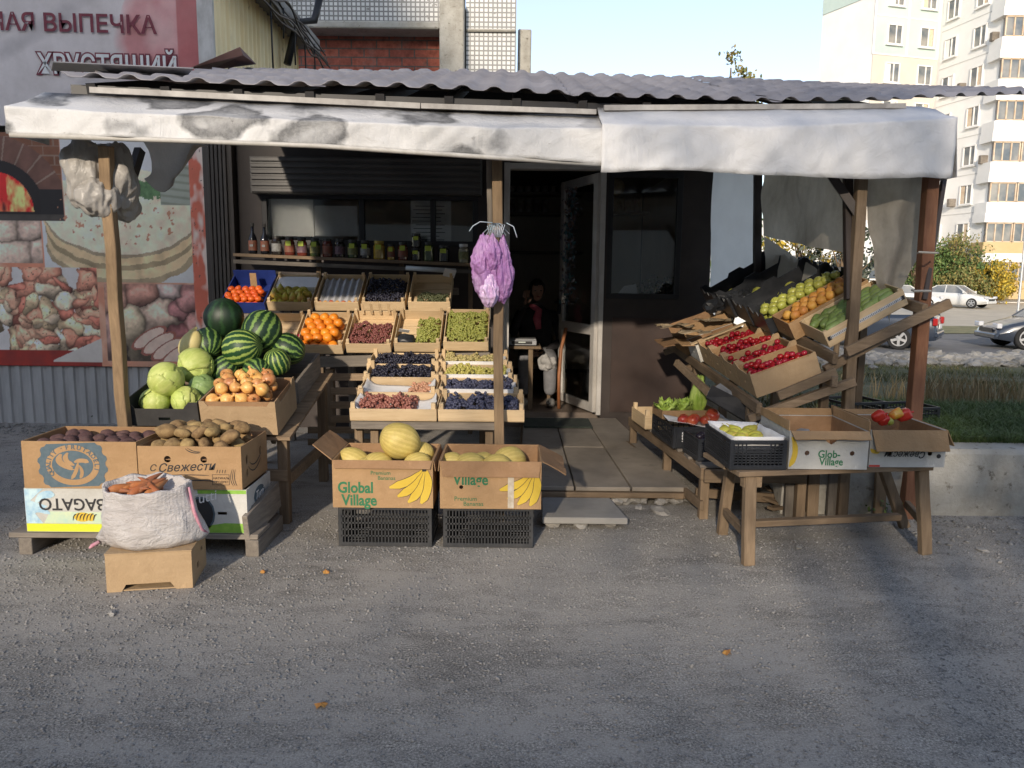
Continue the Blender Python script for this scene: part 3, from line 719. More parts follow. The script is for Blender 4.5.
left = n.ramp(n.math('MULTIPLY_ADD', sx.outputs[0], -.4), [(.28, (.25,.25,.25)), (.62, (1,1,1))])
bl = n.mix(1, bl, left, 'MULTIPLY')
grey = n.ramp(n.noise(40, 4, .8), [(.4, (.05,.052,.055)), (.7, (.20,.20,.20))])
cc = n.mix(n.math('MULTIPLY', bl, n.ramp(n.noise(3, 3), [(.30, (0,0,0)), (.40, (.9,.9,.9))])), cc, grey)
cr = n.ramp(n.noise(5, 7, .8, n.scaled((1,1,2)), 1.5), [(.635, (1,1,1)), (.66, (.42,.40,.38)), (.69, (1,1,1))]); n.col(n.mix(1, cc, cr, 'MULTIPLY')); n.b.inputs['Roughness'].default_value = .6
n.bump(n.math('ADD', n.noise(5, 7, .7, None, 2.2), n.math('MULTIPLY', n.noise(2.5, 3, .6, n.scaled((2.5,1,.6)), 1), 1.2)), .32, .04); VAL1 = n.m
n = NT('white_tarpaulin'); cc = n.ramp(n.noise(2.5, 5, .6), [(.3, (.54,.54,.54)), (.65, (.64,.64,.645))])
n.col(cc); n.b.inputs['Roughness'].default_value = .6; n.bump(n.math('ADD', n.noise(4, 7, .7, None, 2.4), n.math('MULTIPLY', n.noise(2, 3, .6, n.scaled((2.5,1,.6)), 1), 1.2)), .32, .04); VAL2 = n.m
def valance(top, fold, bot, m, y_in, scallop=0, seed=0):
    """top/fold/bot: (px,py,Y) lines"""
    tp, fo, bo = line3(top), line3(fold), line3(bot)
    x0, x1 = fo[0][0], fo[-1][0]; nx = int((x1-x0)/.02); vs = []; rows = 0
    sec = [('t', 0), ('t', .5), ('t', .94), ('f', 0), ('b', .04)]+[('b', i/9) for i in range(1, 10)]
    for (kk, t) in sec:
        rows += 1
        for i in range(nx+1):
            x = x0+(x1-x0)*i/nx
            a, f_, b_ = interp(tp, x), interp(fo, x), interp(bo, x)
            if kk == 't': y, z = a[0]+(f_[0]-a[0])*t, a[1]+(f_[1]-a[1])*t-.012*math.sin(t*PI)
            elif kk == 'f': y, z = f_
            else: y, z = f_[0]+(b_[0]-f_[0])*t, f_[1]+(b_[1]-f_[1])*t
            w = noise.noise(Vector((x*2.2, z*3, seed)))*.018-abs(noise.noise(Vector((x*3.1+z*4, z*2.5, seed+4))))*.014-abs(noise.noise(Vector((x*7-z*9, z*5, seed+8))))*.020
            ze = (noise.noise(Vector((x*1.6, seed, 0)))*.022*scallop if kk == 'b' and t == 1 else 0)
            vs.append((x, y+w*(1.0 if kk == 'b' else .5)-.006*math.sin(9*x)*(t if kk == 'b' else 0), z+ze+.006*noise.noise(Vector((x*6, 5, seed)))))
    n1 = nx+1
    fs = [(j*n1+i, j*n1+i+1, (j+1)*n1+i+1, (j+1)*n1+i) for j in range(rows-1) for i in range(nx)]
    return MB().add(vs, fs).build('valance', m, cn, smooth=True, sol=.0025)
v = valance([(30,92,4.36),(320,106,4.5),(500,113,4.66),(604,116,4.72)], [(5,106,4.02),(100,112,4.08),(320,121,4.22),(500,128,4.37),(611,128,4.46)],
            [(9,134,4.02),(190,140,4.13),(320,145,4.22),(500,157,4.37),(612,165,4.46)], VAL1, 0)
tag(v, 'dirty white fabric half of the valance with grey printed blotches')
v = valance([(596,108,4.72),(770,106,4.86),(923,107,5.02),(957,114,5.06)], [(602,124,4.44),(770,127,4.60),(930,120,4.74),(957,117,4.77)],
            [(605,172,4.44),(700,171,4.53),(788,178,4.60),(940,178,4.74),(957,177,4.77)], VAL2, 0, scallop=1, seed=9)
tag(v, 'cleaner white fabric half of the valance')
# rolled hem bar of the left valance, white slats over it, end cap of right valance
b = MB(); pts = line3([(10,135,4.01),(190,141,4.12),(320,146,4.21),(500,158,4.36),(606,165,4.45)]); b.tube(pts, .013, 8); b.build('hem_tube', mat('grimy_tube', (.42,.40,.36), (.55,.53,.49), 9, .6), cn, smooth=True)
b = MB(); b.beam(P(90,90,4.34), P(420,106,4.54), .02, .030); b.beam(P(421,106,4.545), P(596,112,4.66), .02, .028); b.beam(P(604,108,4.66), P(905,106,4.96), .02, .03)
b.build('fascia_slat', mat('cracked_white_slat', (.26,.24,.22), (.46,.44,.41), 5, .7), cn)
b = MB(); p = P(957,114,5.06); q = P(957,117,4.77); r_ = P(957,177,4.77); s_ = Vector((r_.x, 5.3, r_.z)); t_ = Vector((p.x, 5.3, p.z))
b.add([q, r_, s_, t_], [(0,1,2,3)]).build('valance_end', VAL2, cn, sol=.003)
b = MB(); p = P(4,106,4.02); q = P(9,134,4.02); b.add([p, q, q+Vector((0,.34,-.0)), p+Vector((.03,.34,.05))], [(0,1,2,3)]).build('valance_end', VAL1, cn, sol=.003)
# posts
def post(p_top, p_bot, w, m, n=6, j=.006): 
    return MB().beam(p_bot, p_top, w, w, n=n, j=j).build('post', m, cn, bevel=.004)
zl = G(131, 520)
post(P(106,146,4.25), zl+Vector((0,0,-.02)), .060, M['post_z'], 8, .010)
b = MB(); b.beam(P(117,205,4.32), P(78,150,4.3), .05, .05); b.build('brace', M['post_z'], cn)
b = MB(); b.beam(P(120,215,4.4), P(140,150,4.6), .04, .05); b.build('brace', M['dark'], cn)
pc = G(504, 500, 0); pc = Vector((P(501,440,4.6).x, 4.6, -.02))
post(P(497,152,4.62), pc, .058, M['post_z'], 8, .004)
post(P(489,152,4.70), P(490,262,4.70), .03, M['grey_z'], 4, .003)
pr = Vector((P(857,392,4.68).x, 4.68, 0))
pR = P(917,395,4.72); pr2 = P(849,392,4.68)
def down(p, z=-.02): return Vector((p.x-.0, p.y, z))
post(P(862,165,4.85), down(P(850,392,4.69)), .062, M['wood_z'], 6, .003)
post(P(848,165,4.95), P(849,300,4.8), .05, M['dark'], 4, .003)
post(P(932,165,4.92), down(P(917,396,4.72)), .075, M['red_z'], 6, .004)
post(P(946,165,4.98), P(924,300,4.80), .03, M['dark'], 4, .002)
post(P(758,160,6.6), P(757,330,6.6), .06, M['dark'], 4, .002)
b = MB(); b.beam(P(829,172,4.9), P(858,214,4.84), .045, .05); b.build('brace', M['dark'], cn)
b = MB(); b.tube([P(918,253,4.69), P(919,252,4.62), P(936,253,4.62), P(938,253,4.69)], .006, 6); b.tube([P(912,290,4.66), P(914,291,4.60), P(931,291,4.60)], .007, 6)
b.build('wire_tie', M['rope'], cn)
# ---- hanging sheets ----------------------------------------------------------------------
def cloth(name, f, nu, nv, m, amp=.03, fr=3, seed=0, sol=.002, parent=None):
    vs = []
    for j in range(nv+1):
        for i in range(nu+1):
            p = f(i/nu, j/nv)
            w = Vector((noise.noise(p*fr+Vector((seed,0,0))), noise.noise(p*fr+Vector((0,seed+5,0))), noise.noise(p*fr+Vector((0,0,seed+9)))*.4))*amp + Vector((noise.noise(p*fr*3+Vector((seed,0,0))), noise.noise(p*fr*3), 0))*amp*.4
            vs.append(p+w)
    fs = [(j*(nu+1)+i, j*(nu+1)+i+1, (j+1)*(nu+1)+i+1, (j+1)*(nu+1)+i) for j in range(nv) for i in range(nu)]
    return MB().add(vs, fs).build(name, m, parent, smooth=True, sol=sol)
def bil(a, b, c, d): return lambda u, v: (a.lerp(b, u)).lerp(d.lerp(c, u), v)
n = NT('grimy_brown_sheeting'); cc = n.ramp(n.noise(2.0, 6, .7, n.scaled((1,1,.6))), [(.3, (.28,.245,.20)), (.5, (.44,.395,.33)), (.72, (.62,.57,.49))]); n.col(cc)
n.b.inputs['Roughness'].default_value = .8; n.bump(n.noise(7, 5, .6), .5, .03)
tl = n.node('ShaderNodeBsdfTranslucent'); n.link(cc, tl.inputs[0]); ms = n.node('ShaderNodeMixShader'); ms.inputs[0].default_value = .5
n.link(n.b.outputs[0], ms.inputs[1]); n.link(tl.outputs[0], ms.inputs[2]); n.link(ms.outputs[0], n.n['Material Output'].inputs[0]); GRIME = n.m
def plasticmat(name, c, c2, tr=.4, rough=.35, bump=.5, bs=12):
    n = NT(name); cc = n.ramp(n.noise(3, 5, .6), [(.3, c), (.7, c2)]); n.col(cc); n.b.inputs['Roughness'].default_value = rough
    tl = n.node('ShaderNodeBsdfTranslucent'); n.link(cc, tl.inputs[0]); ms = n.node('ShaderNodeMixShader'); ms.inputs[0].default_value = tr
    n.link(n.b.outputs[0], ms.inputs[1]); n.link(tl.outputs[0], ms.inputs[2]); n.link(ms.outputs[0], n.n['Material Output'].inputs[0])
    n.bump(n.noise(bs, 5, .6, None, .8), bump, .02); return n.m
# dark sheeting: outer side wall of the stall, lower edge pulled up over the display
A, B = P(762,160,6.55), P(862,160,4.98)
o = cloth('side_sheet', bil(A, B, P(852,256,4.98), P(762,236,6.55)), 30, 18, GRIME, .05, 2.4, 3, 0); tag(o, 'grimy brown plastic sheet hanging between the rear dark post and the middle right post', 'sheet')
def f2(u, v):
    top = P(864,160,5.0).lerp(P(944,160,5.05), u); bl_ = P(868,300,5.0).lerp(P(912,300,5.05), u)
    p = top.lerp(bl_, v); k = v*v
    cx = P(893,300,5.0).x
    p.x = p.x+(cx-p.x)*k*.55; p.z -= .16*(1-abs(u-.55)*2)*k; p.y += .03*math.sin(u*9+v*2)
    return p
o = cloth('side_sheet', f2, 24, 30, GRIME, .045, 2.6, 7, 0); tag(o, 'grimy brown plastic sheet gathered to a point beside the outermost right post', 'sheet')
CLEAR = plasticmat('milky_plastic_sheet', (.80,.80,.80), (.90,.90,.90), .7, .3, .4, 6)
o = cloth('plastic_sheet', bil(P(713,160,7.3), P(754,160,6.7), P(754,282,6.7), P(709,305,7.3)), 14, 24, CLEAR, .015, 2.2, 5, 0); tag(o, 'milky plastic sheet stretched between the kiosk corner and the dark rear post', 'sheet')
WCL = plasticmat('white_cloth', (.50,.47,.42), (.62,.59,.54), .25, .8, .5, 20)
def f3(u, v):
    t = u; top = P(766+92*t, 236+ (26*math.sin(min(1,t*1.6)*PI/2)+6*t), 6.45-1.2*t*.9)
    bot = Vector((top.x, top.y, top.z-.34+.08*math.sin(t*9)))
    return top.lerp(bot, v)
o = cloth('drape', f3, 30, 8, WCL, .025, 4, 5, 0); tag(o, 'off-white cloth drape hanging in a curve behind the black apple crates', 'drape')
# crumpled plastic bundle tied under the left end
CRUMP = plasticmat('crumpled_grey_film', (.40,.375,.34), (.55,.52,.48), .3, .35, .6, 14)
b = MB()
for (px, py, rx, rz, Y) in ((86,172,.13,.19,4.32),(112,178,.14,.2,4.38),(98,196,.12,.12,4.3),(122,200,.09,.12,4.42)):
    p = P(px, py, Y); vs, fs = ico(5); s_ = px*.37
    b.add([Vector((q.x*rx, q.y*.11, q.z*rz))*(1+.25*noise.noise(q*1.5+Vector((s_,0,0)))-.22*abs(noise.noise(Vector((q.x*2.6,q.y*2.6,q.z*1.0))+Vector((0,s_,0))))-.07*abs(noise.noise(Vector((q.x*6,q.y*6,q.z*3))+Vector((0,0,s_)))))+p for q in vs], fs)
o = b.build('plastic_bundle', CRUMP, smooth=True); tag(o, 'crumpled grey plastic film bunched up around the top of the left post', 'plastic sheet')
def f4(u, v):
    top = P(142+58*u, 142, 4.7+.5*u); d = .27*math.sin(min(1, .25+u*.9)*PI)+.02
    return Vector((top.x, top.y+.12*math.sin(v*PI), top.z-d*v))
o = cloth('plastic_sheet', f4, 20, 12, CRUMP, .03, 4, 2, 0); tag(o, 'sagging fold of grey plastic film under the canopy right of the left post', 'plastic sheet')
# ================================================================= CRATES AND CARTONS
def box_walls(b, w, d, h, t, holes=None, outl=None, mi_in=0):
    holes = holes or {}; outl = outl or {}
    def out(k, L): return outl[k](L, h) if k in outl else rect(0, 0, L, h)
    b.plate(out('front', w), holes.get('front', []), t, T(-w/2, 0, 0))
    b.plate(out('back', w), holes.get('back', []), t, T(w/2, d, 0) @ RZ(PI))
    L = d-2*t-.001
    b.plate(out('right', L), holes.get('right', []), t, T(w/2, t+.0005, 0) @ RZ(PI/2))
    b.plate(out('left', L), holes.get('left', []), t, T(-w/2, d-t-.0005, 0) @ RZ(-PI/2))
    b.box((0, d/2, t/2+.001), (w-2*t-.001, d-2*t-.001, t))
def carton(label, Mx, w, d, h, m, m_in=None, holes=None, outl=None, flaps=None, name='carton', t=.006, group=None, flapm=None, cat='box', wob=True):
    o = thing(name, label, cat, Mx, group)
    b = MB(); box_walls(b, w, d, h, t, holes, outl)
    if m_in is None: b.build('body', m, o, bevel=0)
    else:
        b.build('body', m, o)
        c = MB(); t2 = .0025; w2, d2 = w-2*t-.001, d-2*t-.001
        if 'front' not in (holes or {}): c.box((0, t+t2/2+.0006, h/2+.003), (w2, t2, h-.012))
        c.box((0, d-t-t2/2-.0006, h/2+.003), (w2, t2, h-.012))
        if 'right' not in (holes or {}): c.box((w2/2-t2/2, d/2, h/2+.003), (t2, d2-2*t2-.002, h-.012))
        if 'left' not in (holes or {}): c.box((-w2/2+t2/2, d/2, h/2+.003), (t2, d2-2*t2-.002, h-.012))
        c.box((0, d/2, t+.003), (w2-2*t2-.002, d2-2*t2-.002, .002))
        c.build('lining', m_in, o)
    for (side, L, ang, *rest) in (flaps or []):
        e = .004
        F0 = {'front': T(0,0,h) , 'back': T(0,d,h) @ RZ(PI), 'right': T(w/2,d/2,h) @ RZ(PI/2), 'left': T(-w/2,d/2,h) @ RZ(-PI/2)}[side]
        W = (w if side in ('front', 'back') else d)-.006
        q = MB(); nx = 8; vs = []
        for j in range(4):
            for i in range(nx+1):
                x = -W/2+W*i/nx; s = j/3*L
                k = .010*noise.noise(Vector((x*9, s*9, L*31+len(label))))*(j/3)
                taper = 1-.04*j/3
                vs.append((x*taper, k, s))
        fs = [(j*(nx+1)+i, j*(nx+1)+i+1, (j+1)*(nx+1)+i+1, (j+1)*(nx+1)+i) for j in range(3) for i in range(nx)]
        q.add(vs, fs).build('flap', flapm or m_in or m, o, M=F0 @ T(0,-.003,.001) @ RX(R(ang)), sol=.005)
    return o
def wood_crate(label, Mx, w, d, h, group=None, m='pine', name='wooden_crate', posts=.03, board=None, tall=.02):
    o = thing(name, label, 'crate', Mx, group); t = .006; X, Y_, Z = M[m+'_x'], M[m+'_y'], M[m+'_z']
    board = board or h*.82
    for (y, nm) in ((t/2, 'front_board'), (d-t/2, 'back_board')): MB().box((0, y, .006+board/2), (w-.002, t, board), j=.0012).build(nm, X, o, bevel=.001)
    for s in (-1, 1): MB().box((s*(w/2-t/2-.001), d/2, .006+board/2), (t, d-2*t-.002, board), j=.0012).build('side_board', Y_, o, bevel=.001)
    b = MB()
    for i in range(4): b.box((0, d*(i+.5)/4, .002), (w-.004, d/4-.008, .005))
    b.build('base_slats', X, o)
    for sx_ in (-1, 1):
        for y in (t+posts/2+.001, d-t-posts/2-.001):
            MB().box((sx_*(w/2-t-.001-posts/2-.001), y, (h+tall)/2+.004), (posts, posts, h+tall), j=.001).build('corner_post', Z, o, bevel=.001)
    return o
def plastic_crate(label, Mx, w, d, h, group=None, rows=5, bars=20, m=None, name='plastic_crate', solidtop=.02, floor=True, handle=False, grid=False):
    o = thing(name, label, 'crate', Mx, group); m = m or M['plastic']; t = .005
    fr = MB(); la = MB()
    for (cx, cy, L, a) in ((0, 0, w, 0), (0, d, w, 0), (-w/2, d/2, d, 1), (w/2, d/2, d, 1)):
        def bx_(s, z, ls, lz, tt, bb):
            if a == 0: bb.box((cx+s, cy+(tt/2 if cy == 0 else -tt/2), z), (ls, tt, lz))
            else: bb.box((cx+(tt/2 if cx < 0 else -tt/2), cy+s, z), (tt, ls, lz))
        q = L-(0 if a == 0 else 2*t+.026)
        bx_(0, h-solidtop/2, q, solidtop, t+.006, fr); bx_(0, .012, q, .024, t+.005, fr)
        zz0, zz1 = .024, h-solidtop
        for k in range(1, rows): bx_(0, zz0+(zz1-zz0)*k/rows, q-.02, .009 if not grid else .007, t+.002, la)
        nb = int(bars*L/max(w, d))
        for k in range(1, nb):
            s = -L/2+L*k/nb
            if abs(s) > L/2-.015: continue
            if handle and a == 0 and abs(s) < .05: bx_(s, (zz0+zz1)/2-.03, .006, zz1-zz0-.06, t-.001, la)
            else: bx_(s, (zz0+zz1)/2, .006 if not grid else .005, zz1-zz0, t-.001, la)
    for sx_ in (-1, 1):
        for y in (.0127, d-.0127): fr.box((sx_*(w/2-.0127), y, h/2), (.0248, .0248, h-.002))
    fr.build('rim', m, o, bevel=.002); la.build('lattice', m, o)
    if floor:
        b = MB()
        for i in range(9): b.box((0, d*(i+.5)/9, .006), (w-.03, d/9*.6, .006))
        b.box((0, d/2, .012), (w*.5, d-.03, .004)); b.build('base', m, o)
    return o
def frameM(pl, pr, tilt=0, yaw=0):
    c = (pl+pr)/2; return T(c) @ RZ(yaw) @ RX(tilt), (pr-pl).length
# ================================================================= FRUIT LIBRARY
def fm(name, mb, m, smooth=True):
    o = mb.build(name, m, smooth=smooth); me = o.data; D.objects.remove(o); return me
def fruit_mats():
    m = {}
    m['orange'] = mat('orange_peel', (.72,.20,.012), (.80,.27,.02), 8, .42, .25, 90, rnd=.10)
    m['mandarin'] = mat('mandarin_peel', (.72,.11,.015), (.80,.16,.02), 8, .38, .2, 90, rnd=.10)
    m['pear'] = mat('pear_skin', (.52,.50,.07), (.50,.29,.07), 9, .45, .08, 80, rnd=.16, lo=.42, hi=.62)
    m['redapple'] = mat('red_apple_skin', (.34,.02,.02), (.50,.13,.05), 9, .3, rnd=.12)
    m['greenapple'] = mat('yellow_green_apple_skin', (.33,.35,.06), (.42,.41,.10), 9, .32, rnd=.10)
    m['peach'] = mat('peach_skin', (.52,.20,.04), (.60,.34,.07), 9, .6, rnd=.14, c3=(.6,.12,.05))
    m['cucumber'] = mat('pale_green_skin', (.15,.22,.06), (.24,.31,.09), 14, .45, rnd=.15)
    m['tomato'] = mat('tomato_skin', (.30,.010,.02), (.36,.02,.03), 9, .22, rnd=.1)
    m['potato'] = mat('potato_skin', (.17,.105,.045), (.34,.23,.10), 24, .85, .5, 60, rnd=.14, c3=(.16,.10,.05))
    m['beet'] = mat('beetroot_skin', (.075,.035,.035), (.125,.07,.06), 12, .85, .5, 60, rnd=.14)
    m['onion'] = mat('onion_skin', (.50,.19,.055), (.68,.38,.14), 11, .4, .15, 60, rnd=.32, stretch=(3,3,.5), c3=(.72,.64,.34))
    m['carrot'] = mat('carrot_skin', (.42,.13,.035), (.30,.14,.07), 14, .8, .4, 60, rnd=.12)
    m['radish'] = mat('radish_skin', (.45,.02,.08), (.55,.05,.12), 8, .4, rnd=.1)
    m['pepperred'] = mat('red_pepper_skin', (.45,.02,.02), (.55,.04,.02), 6, .22)
    m['peppermix'] = mat('yellow_red_pepper_skin', (.65,.42,.03), (.55,.08,.03), 9, .25)
    m['cabbage'] = mat('cabbage_leaf', (.40,.49,.11), (.56,.62,.20), 10, .5, .5, 26, stretch=(2.4,2.4,.5), rnd=.08)
    m['cabdark'] = mat('darker_cabbage_leaf', (.16,.25,.09), (.28,.40,.14), 10, .5, .5, 26, stretch=(2.4,2.4,.5))
    m['squash'] = mat('squash_skin', (.55,.46,.16), (.62,.52,.24), 6, .5, .2, 30)
    m['lettuce'] = mat('lettuce_leaf', (.34,.50,.07), (.52,.64,.16), 12, .5, .5, 30)
    m['stem'] = mat('brown_stem', (.10,.07,.03), rough=.9)
    for nm, dk, lt, k, w in (('melonstripe', (.008,.030,.012), (.16,.27,.06), 14, 1.9), ('melonpale', (.012,.055,.016), (.30,.40,.09), 15, 1.5), ('melondark', (.008,.024,.010), (.018,.055,.018), 10, 2.0), ('honeydew', (.52,.40,.11), (.59,.46,.14), 21, .9)):
        n = NT(nm); s = n.node('ShaderNodeSeparateXYZ'); n.link(n.co, s.inputs[0])
        a = n.math('ARCTAN2', s.outputs[1], s.outputs[0]); wv = n.math('SINE', n.math('ADD', n.math('MULTIPLY', a, k), n.math('MULTIPLY', n.noise(13, 6, .8), w*5.5)))
        if nm == 'honeydew': c = n.ramp(wv, [(.0, dk), (.12, lt)]); n.bump(n.noise(30,4), .25, .01)
        else: c = n.ramp(n.math('MULTIPLY_ADD', wv, .5), [(.0, dk), (.0, dk)]) if False else n.ramp(n.math('ADD', n.math('MULTIPLY', wv, .5), .5), [(.56, dk), (.88, lt)])
        c = n.mix(.5, c, n.ramp(n.noise(26, 5, .7), [(.3, (.35,.35,.35)), (.7, (.65,.65,.65))]), 'OVERLAY')
        n.col(c); n.b.inputs['Roughness'].default_value = .5 if nm != 'honeydew' else .55; m[nm] = n.m
    return m
FM = fruit_mats()
def globe(r, m, dimple=.0, ez=1., amp=.03, sub=3, seed=0):
    vs, fs = ico(sub); out = []
    for v in vs:
        q = Vector((v.x, v.y, v.z*ez)); ax = math.hypot(v.x, v.y)
        q.z *= 1-dimple*math.exp(-(ax*3.2)**2)
        out.append(q*r*(1+amp*noise.noise(v*1.3+Vector((seed*7.3,seed,0)))))
    return MB().add(out, fs)
LIB = {}
def reg(kind, r, mbs, m): LIB[kind] = (r, [fm(kind, mb, m) for mb in mbs])
reg('orange', .038, [globe(.038, 0, .12, .96, .03, 3, s) for s in range(3)], FM['orange'])
reg('mandarin', .029, [globe(.029, 0, .25, .80, .04, 3, s) for s in range(3)], FM['mandarin'])
def pear(s):
    b = MB(); pr = [(.002,-.034),(.015,-.034),(.027,-.026),(.034,-.010),(.034,.004),(.028,.020),(.019,.034),(.013,.046),(.007,.053),(.001,.055)]
    b.lathe(pr, 14, wob=lambda t, z: 1+.05*math.sin(t*2+s)); b.tube([(0,0,.052),(.004,0,.062),(.010,0,.070)], .0022, 5); return b
reg('pear', .034, [pear(s) for s in range(3)], FM['pear'])
def apple(s, r=.037):
    b = globe(r, 0, .35, .90, .05, 3, s); b.tube([(0,0,r*.5),(.002,0,r*.85),(.006,0,r*1.05)], .0018, 5); return b
reg('red_apple', .037, [apple(s) for s in range(3)], FM['redapple']); reg('green_apple', .035, [apple(s+4, .035) for s in range(3)], FM['greenapple'])
reg('peach', .033, [globe(.033, 0, .2, .95, .04, 3, s) for s in range(3)], FM['peach'])
reg('tomato', .021, [globe(.021, 0, .3, .9, .04, 2, s) for s in range(3)], FM['tomato'])
def spud(r, s, ex=1.35, amp=.22): return MB().add([Vector((v.x*ex, v.y, v.z*.85))*r*(1+amp*noise.noise(v*1.1+Vector((s*5.1,3,s)))) for v in ico(3)[0]], ico(3)[1])
reg('potato', .036, [spud(.036, s) for s in range(5)], FM['potato']); reg('beetroot', .034, [spud(.034, s+9, 1.2, .18) for s in range(4)], FM['beet'])
def onion(s):
    b = MB(); b.lathe([(.001,-.036),(.008,-.034),(.022,-.030),(.034,-.018),(.038,-.002),(.034,.014),(.022,.027),(.010,.034),(.006,.042),(.008,.050),(.003,.056)], 16, wob=lambda t, z: 1+.04*math.sin(t*3+s)); return b
reg('onion', .037, [onion(s) for s in range(3)], FM['onion'])
def cuc(s): return MB().tube([(-.05,0,0),(-.045,0,.0),(-.03,.002,0),(0,.004,0),(.03,.002,0),(.046,0,0),(.052,0,0)], [.004,.016,.023,.026,.024,.015,.003], 12)
reg('squash_small', .024, [cuc(0)], FM['cucumber'])
def carrot(s): return MB().tube([(-.085,0,0),(-.07,.002*s,0),(-.03,.004,0),(.03,-.002*s,.003),(.075,.004,0),(.10,.01,-.005)], [.006,.020,.021,.015,.008,.002], 10)
reg('carrot', .021, [carrot(s) for s in (-2,0,2)], FM['carrot'])
reg('radish', .022, [globe(.03, 0, 0, 1.0, .05, 3, s) for s in range(2)], FM['radish'])
def pepper(s):
    b = MB(); b.lathe([(.001,-.045),(.014,-.046),(.028,-.036),(.034,-.010),(.037,.015),(.034,.032),(.020,.036),(.006,.030)], 24, wob=lambda t, z: 1+.10*math.cos(t*4+s)); b.tube([(0,0,.028),(.002,0,.042),(.008,0,.056)], [.007,.005,.006], 6); return b
reg('red_pepper', .037, [pepper(0)], FM['pepperred']); reg('mixed_pepper', .037, [pepper(1)], FM['peppermix'])
def melon(r, ex, s): return globe(r, 0, .03, ex, .04, 4, s)
reg('watermelon_striped', .145, [melon(.145, 1.10, 1)], FM['melonstripe']); reg('watermelon_pale', .145, [melon(.145, 1.05, 2)], FM['melonpale']); reg('watermelon_dark', .145, [melon(.145, 1.05, 3)], FM['melondark'])
reg('melon', .10, [melon(.10, 1.25, 4), melon(.10, 1.15, 5)], FM['honeydew'])
NAMES = {'tomato': 'small_tomato', 'squash_small': 'green_vegetable', 'watermelon_striped': 'watermelon', 'watermelon_pale': 'watermelon', 'watermelon_dark': 'watermelon', 'mixed_pepper': 'bell_pepper', 'red_pepper': 'bell_pepper', 'red_apple': 'apple', 'green_apple': 'apple'}
def put(kind, Mx, label, cat, group=None, sc=1.0, rot=None, name=None):
    me = rng.choice(LIB[kind][1]); o = D.objects.new(name or NAMES.get(kind, kind), me); COL.objects.link(o)
    if rot is None: rot = Euler((rng.uniform(-.5,.5), rng.uniform(-.5,.5), rng.uniform(0,6.28))).to_matrix().to_4x4()
    o.matrix_world = Mx @ rot @ SCL(sc, sc, sc)
    return tag(o, label, cat, group)
def hexfill(x0, x1, y0, y1, r, z0, layers=1, jit=.15, drop=0.0, hf=None, sp=1.0):
    out = []; s = 2*r*sp
    for L in range(layers):
        off = (L % 2)*r*sp; y = y0+r+off*.6; row = 0
        while y <= y1-r+1e-6:
            x = x0+r+((row+L) % 2)*r*sp
            while x <= x1-r+1e-6:
                if rng.random() >= drop*(1 if L == layers-1 else .3):
                    jx, jy = rng.uniform(-jit, jit)*r, rng.uniform(-jit, jit)*r
                    z = z0+r+L*1.45*r+(hf(x, y) if hf else 0)
                    out.append(Vector((x+jx, y+jy, z)))
                x += s
            y += s*.88; row += 1
    return out
def berries(name, pts, r, m, label, M0, el=1.0, sub=1):
    vs, fs = ico(sub); V = np.array([v[:] for v in vs])*[1, 1, el]; Fc = np.array(fs); n = len(pts); rs = np.random.RandomState(len(pts))
    Rm = rs.normal(size=(n, 3, 3)); Rm = np.linalg.qr(Rm)[0]
    sc = r*rs.uniform(.85, 1.12, (n, 1, 1)); co = np.einsum('vk,nkj->nvj', V, Rm)*sc+np.array([p[:] for p in pts])[:, None, :]
    fc = (Fc[None]+(np.arange(n)*len(V))[:, None, None]).reshape(-1, 3)
    me = D.meshes.new(name); me.vertices.add(n*len(V)); me.vertices.foreach_set('co', co.astype(np.float32).ravel())
    me.loops.add(fc.size); me.loops.foreach_set('vertex_index', fc.astype(np.int32).ravel()); me.polygons.add(len(fc))
    me.polygons.foreach_set('loop_start', np.arange(0, fc.size, 3, dtype=np.int32)); me.polygons.foreach_set('loop_total', np.full(len(fc), 3, dtype=np.int32))
    me.polygons.foreach_set('use_smooth', [True]*len(fc)); me.update(calc_edges=True); me.materials.append(m)
    o = D.objects.new(name, me); COL.objects.link(o); o.matrix_world = M0
    return tag(o, label, 'grapes', kind='stuff')
def heap(x0, x1, y0, y1, z0, ztop, r, seed, thin=0.0, dens=1.0):
    """berry centres piled as bunches: surface height from noise"""
    out = []; A = (x1-x0)*(y1-y0); n = int(A/(r*r*2.6)*dens); rr = random.Random(seed)
    for i in range(n*2):
        x, y = rr.uniform(x0, x1), rr.uniform(y0, y1)
        e = min(1, min(x-x0, x1-x, y-y0, y1-y)/.03+.35)
        hh = z0+(ztop-z0)*e*(.66+.45*noise.noise(Vector((x*13+seed, y*13, seed)))+.25*noise.noise(Vector((x*34, y*34, seed))))
        if thin and noise.noise(Vector((x*7+seed, y*7, 3)))+.35 < thin: continue
        out.append(Vector((x, y, max(z0+r, hh-rr.choice((0, 0, r*1.3, r*2.4))*rr.random()))))
    return out
GR = {
 'black': mat('black_grape_skin', (.010,.010,.018), (.035,.035,.060), 70, .4, rnd=0),
 'blue': mat('dusty_blue_grape_skin', (.025,.028,.06), (.10,.105,.17), 60, .5),
 'red': mat('red_grape_skin', (.13,.035,.035), (.28,.10,.08), 60, .4),
 'rose': mat('rose_grape_skin', (.20,.055,.045), (.42,.18,.13), 60, .4),
 'pink': mat('pink_grape_skin', (.50,.24,.15), (.62,.36,.22), 60, .4),
 'green': mat('green_grape_skin', (.20,.23,.045), (.36,.36,.09), 60, .35),
 'lime': mat('yellow_green_grape_skin', (.38,.36,.07), (.56,.50,.16), 60, .35),
 'pale': mat('pale_green_grape_skin', (.36,.34,.12), (.54,.42,.20), 60, .35),
 'dull': mat('dull_dark_green_grape_skin', (.05,.06,.025), (.10,.11,.05), 60, .45)}
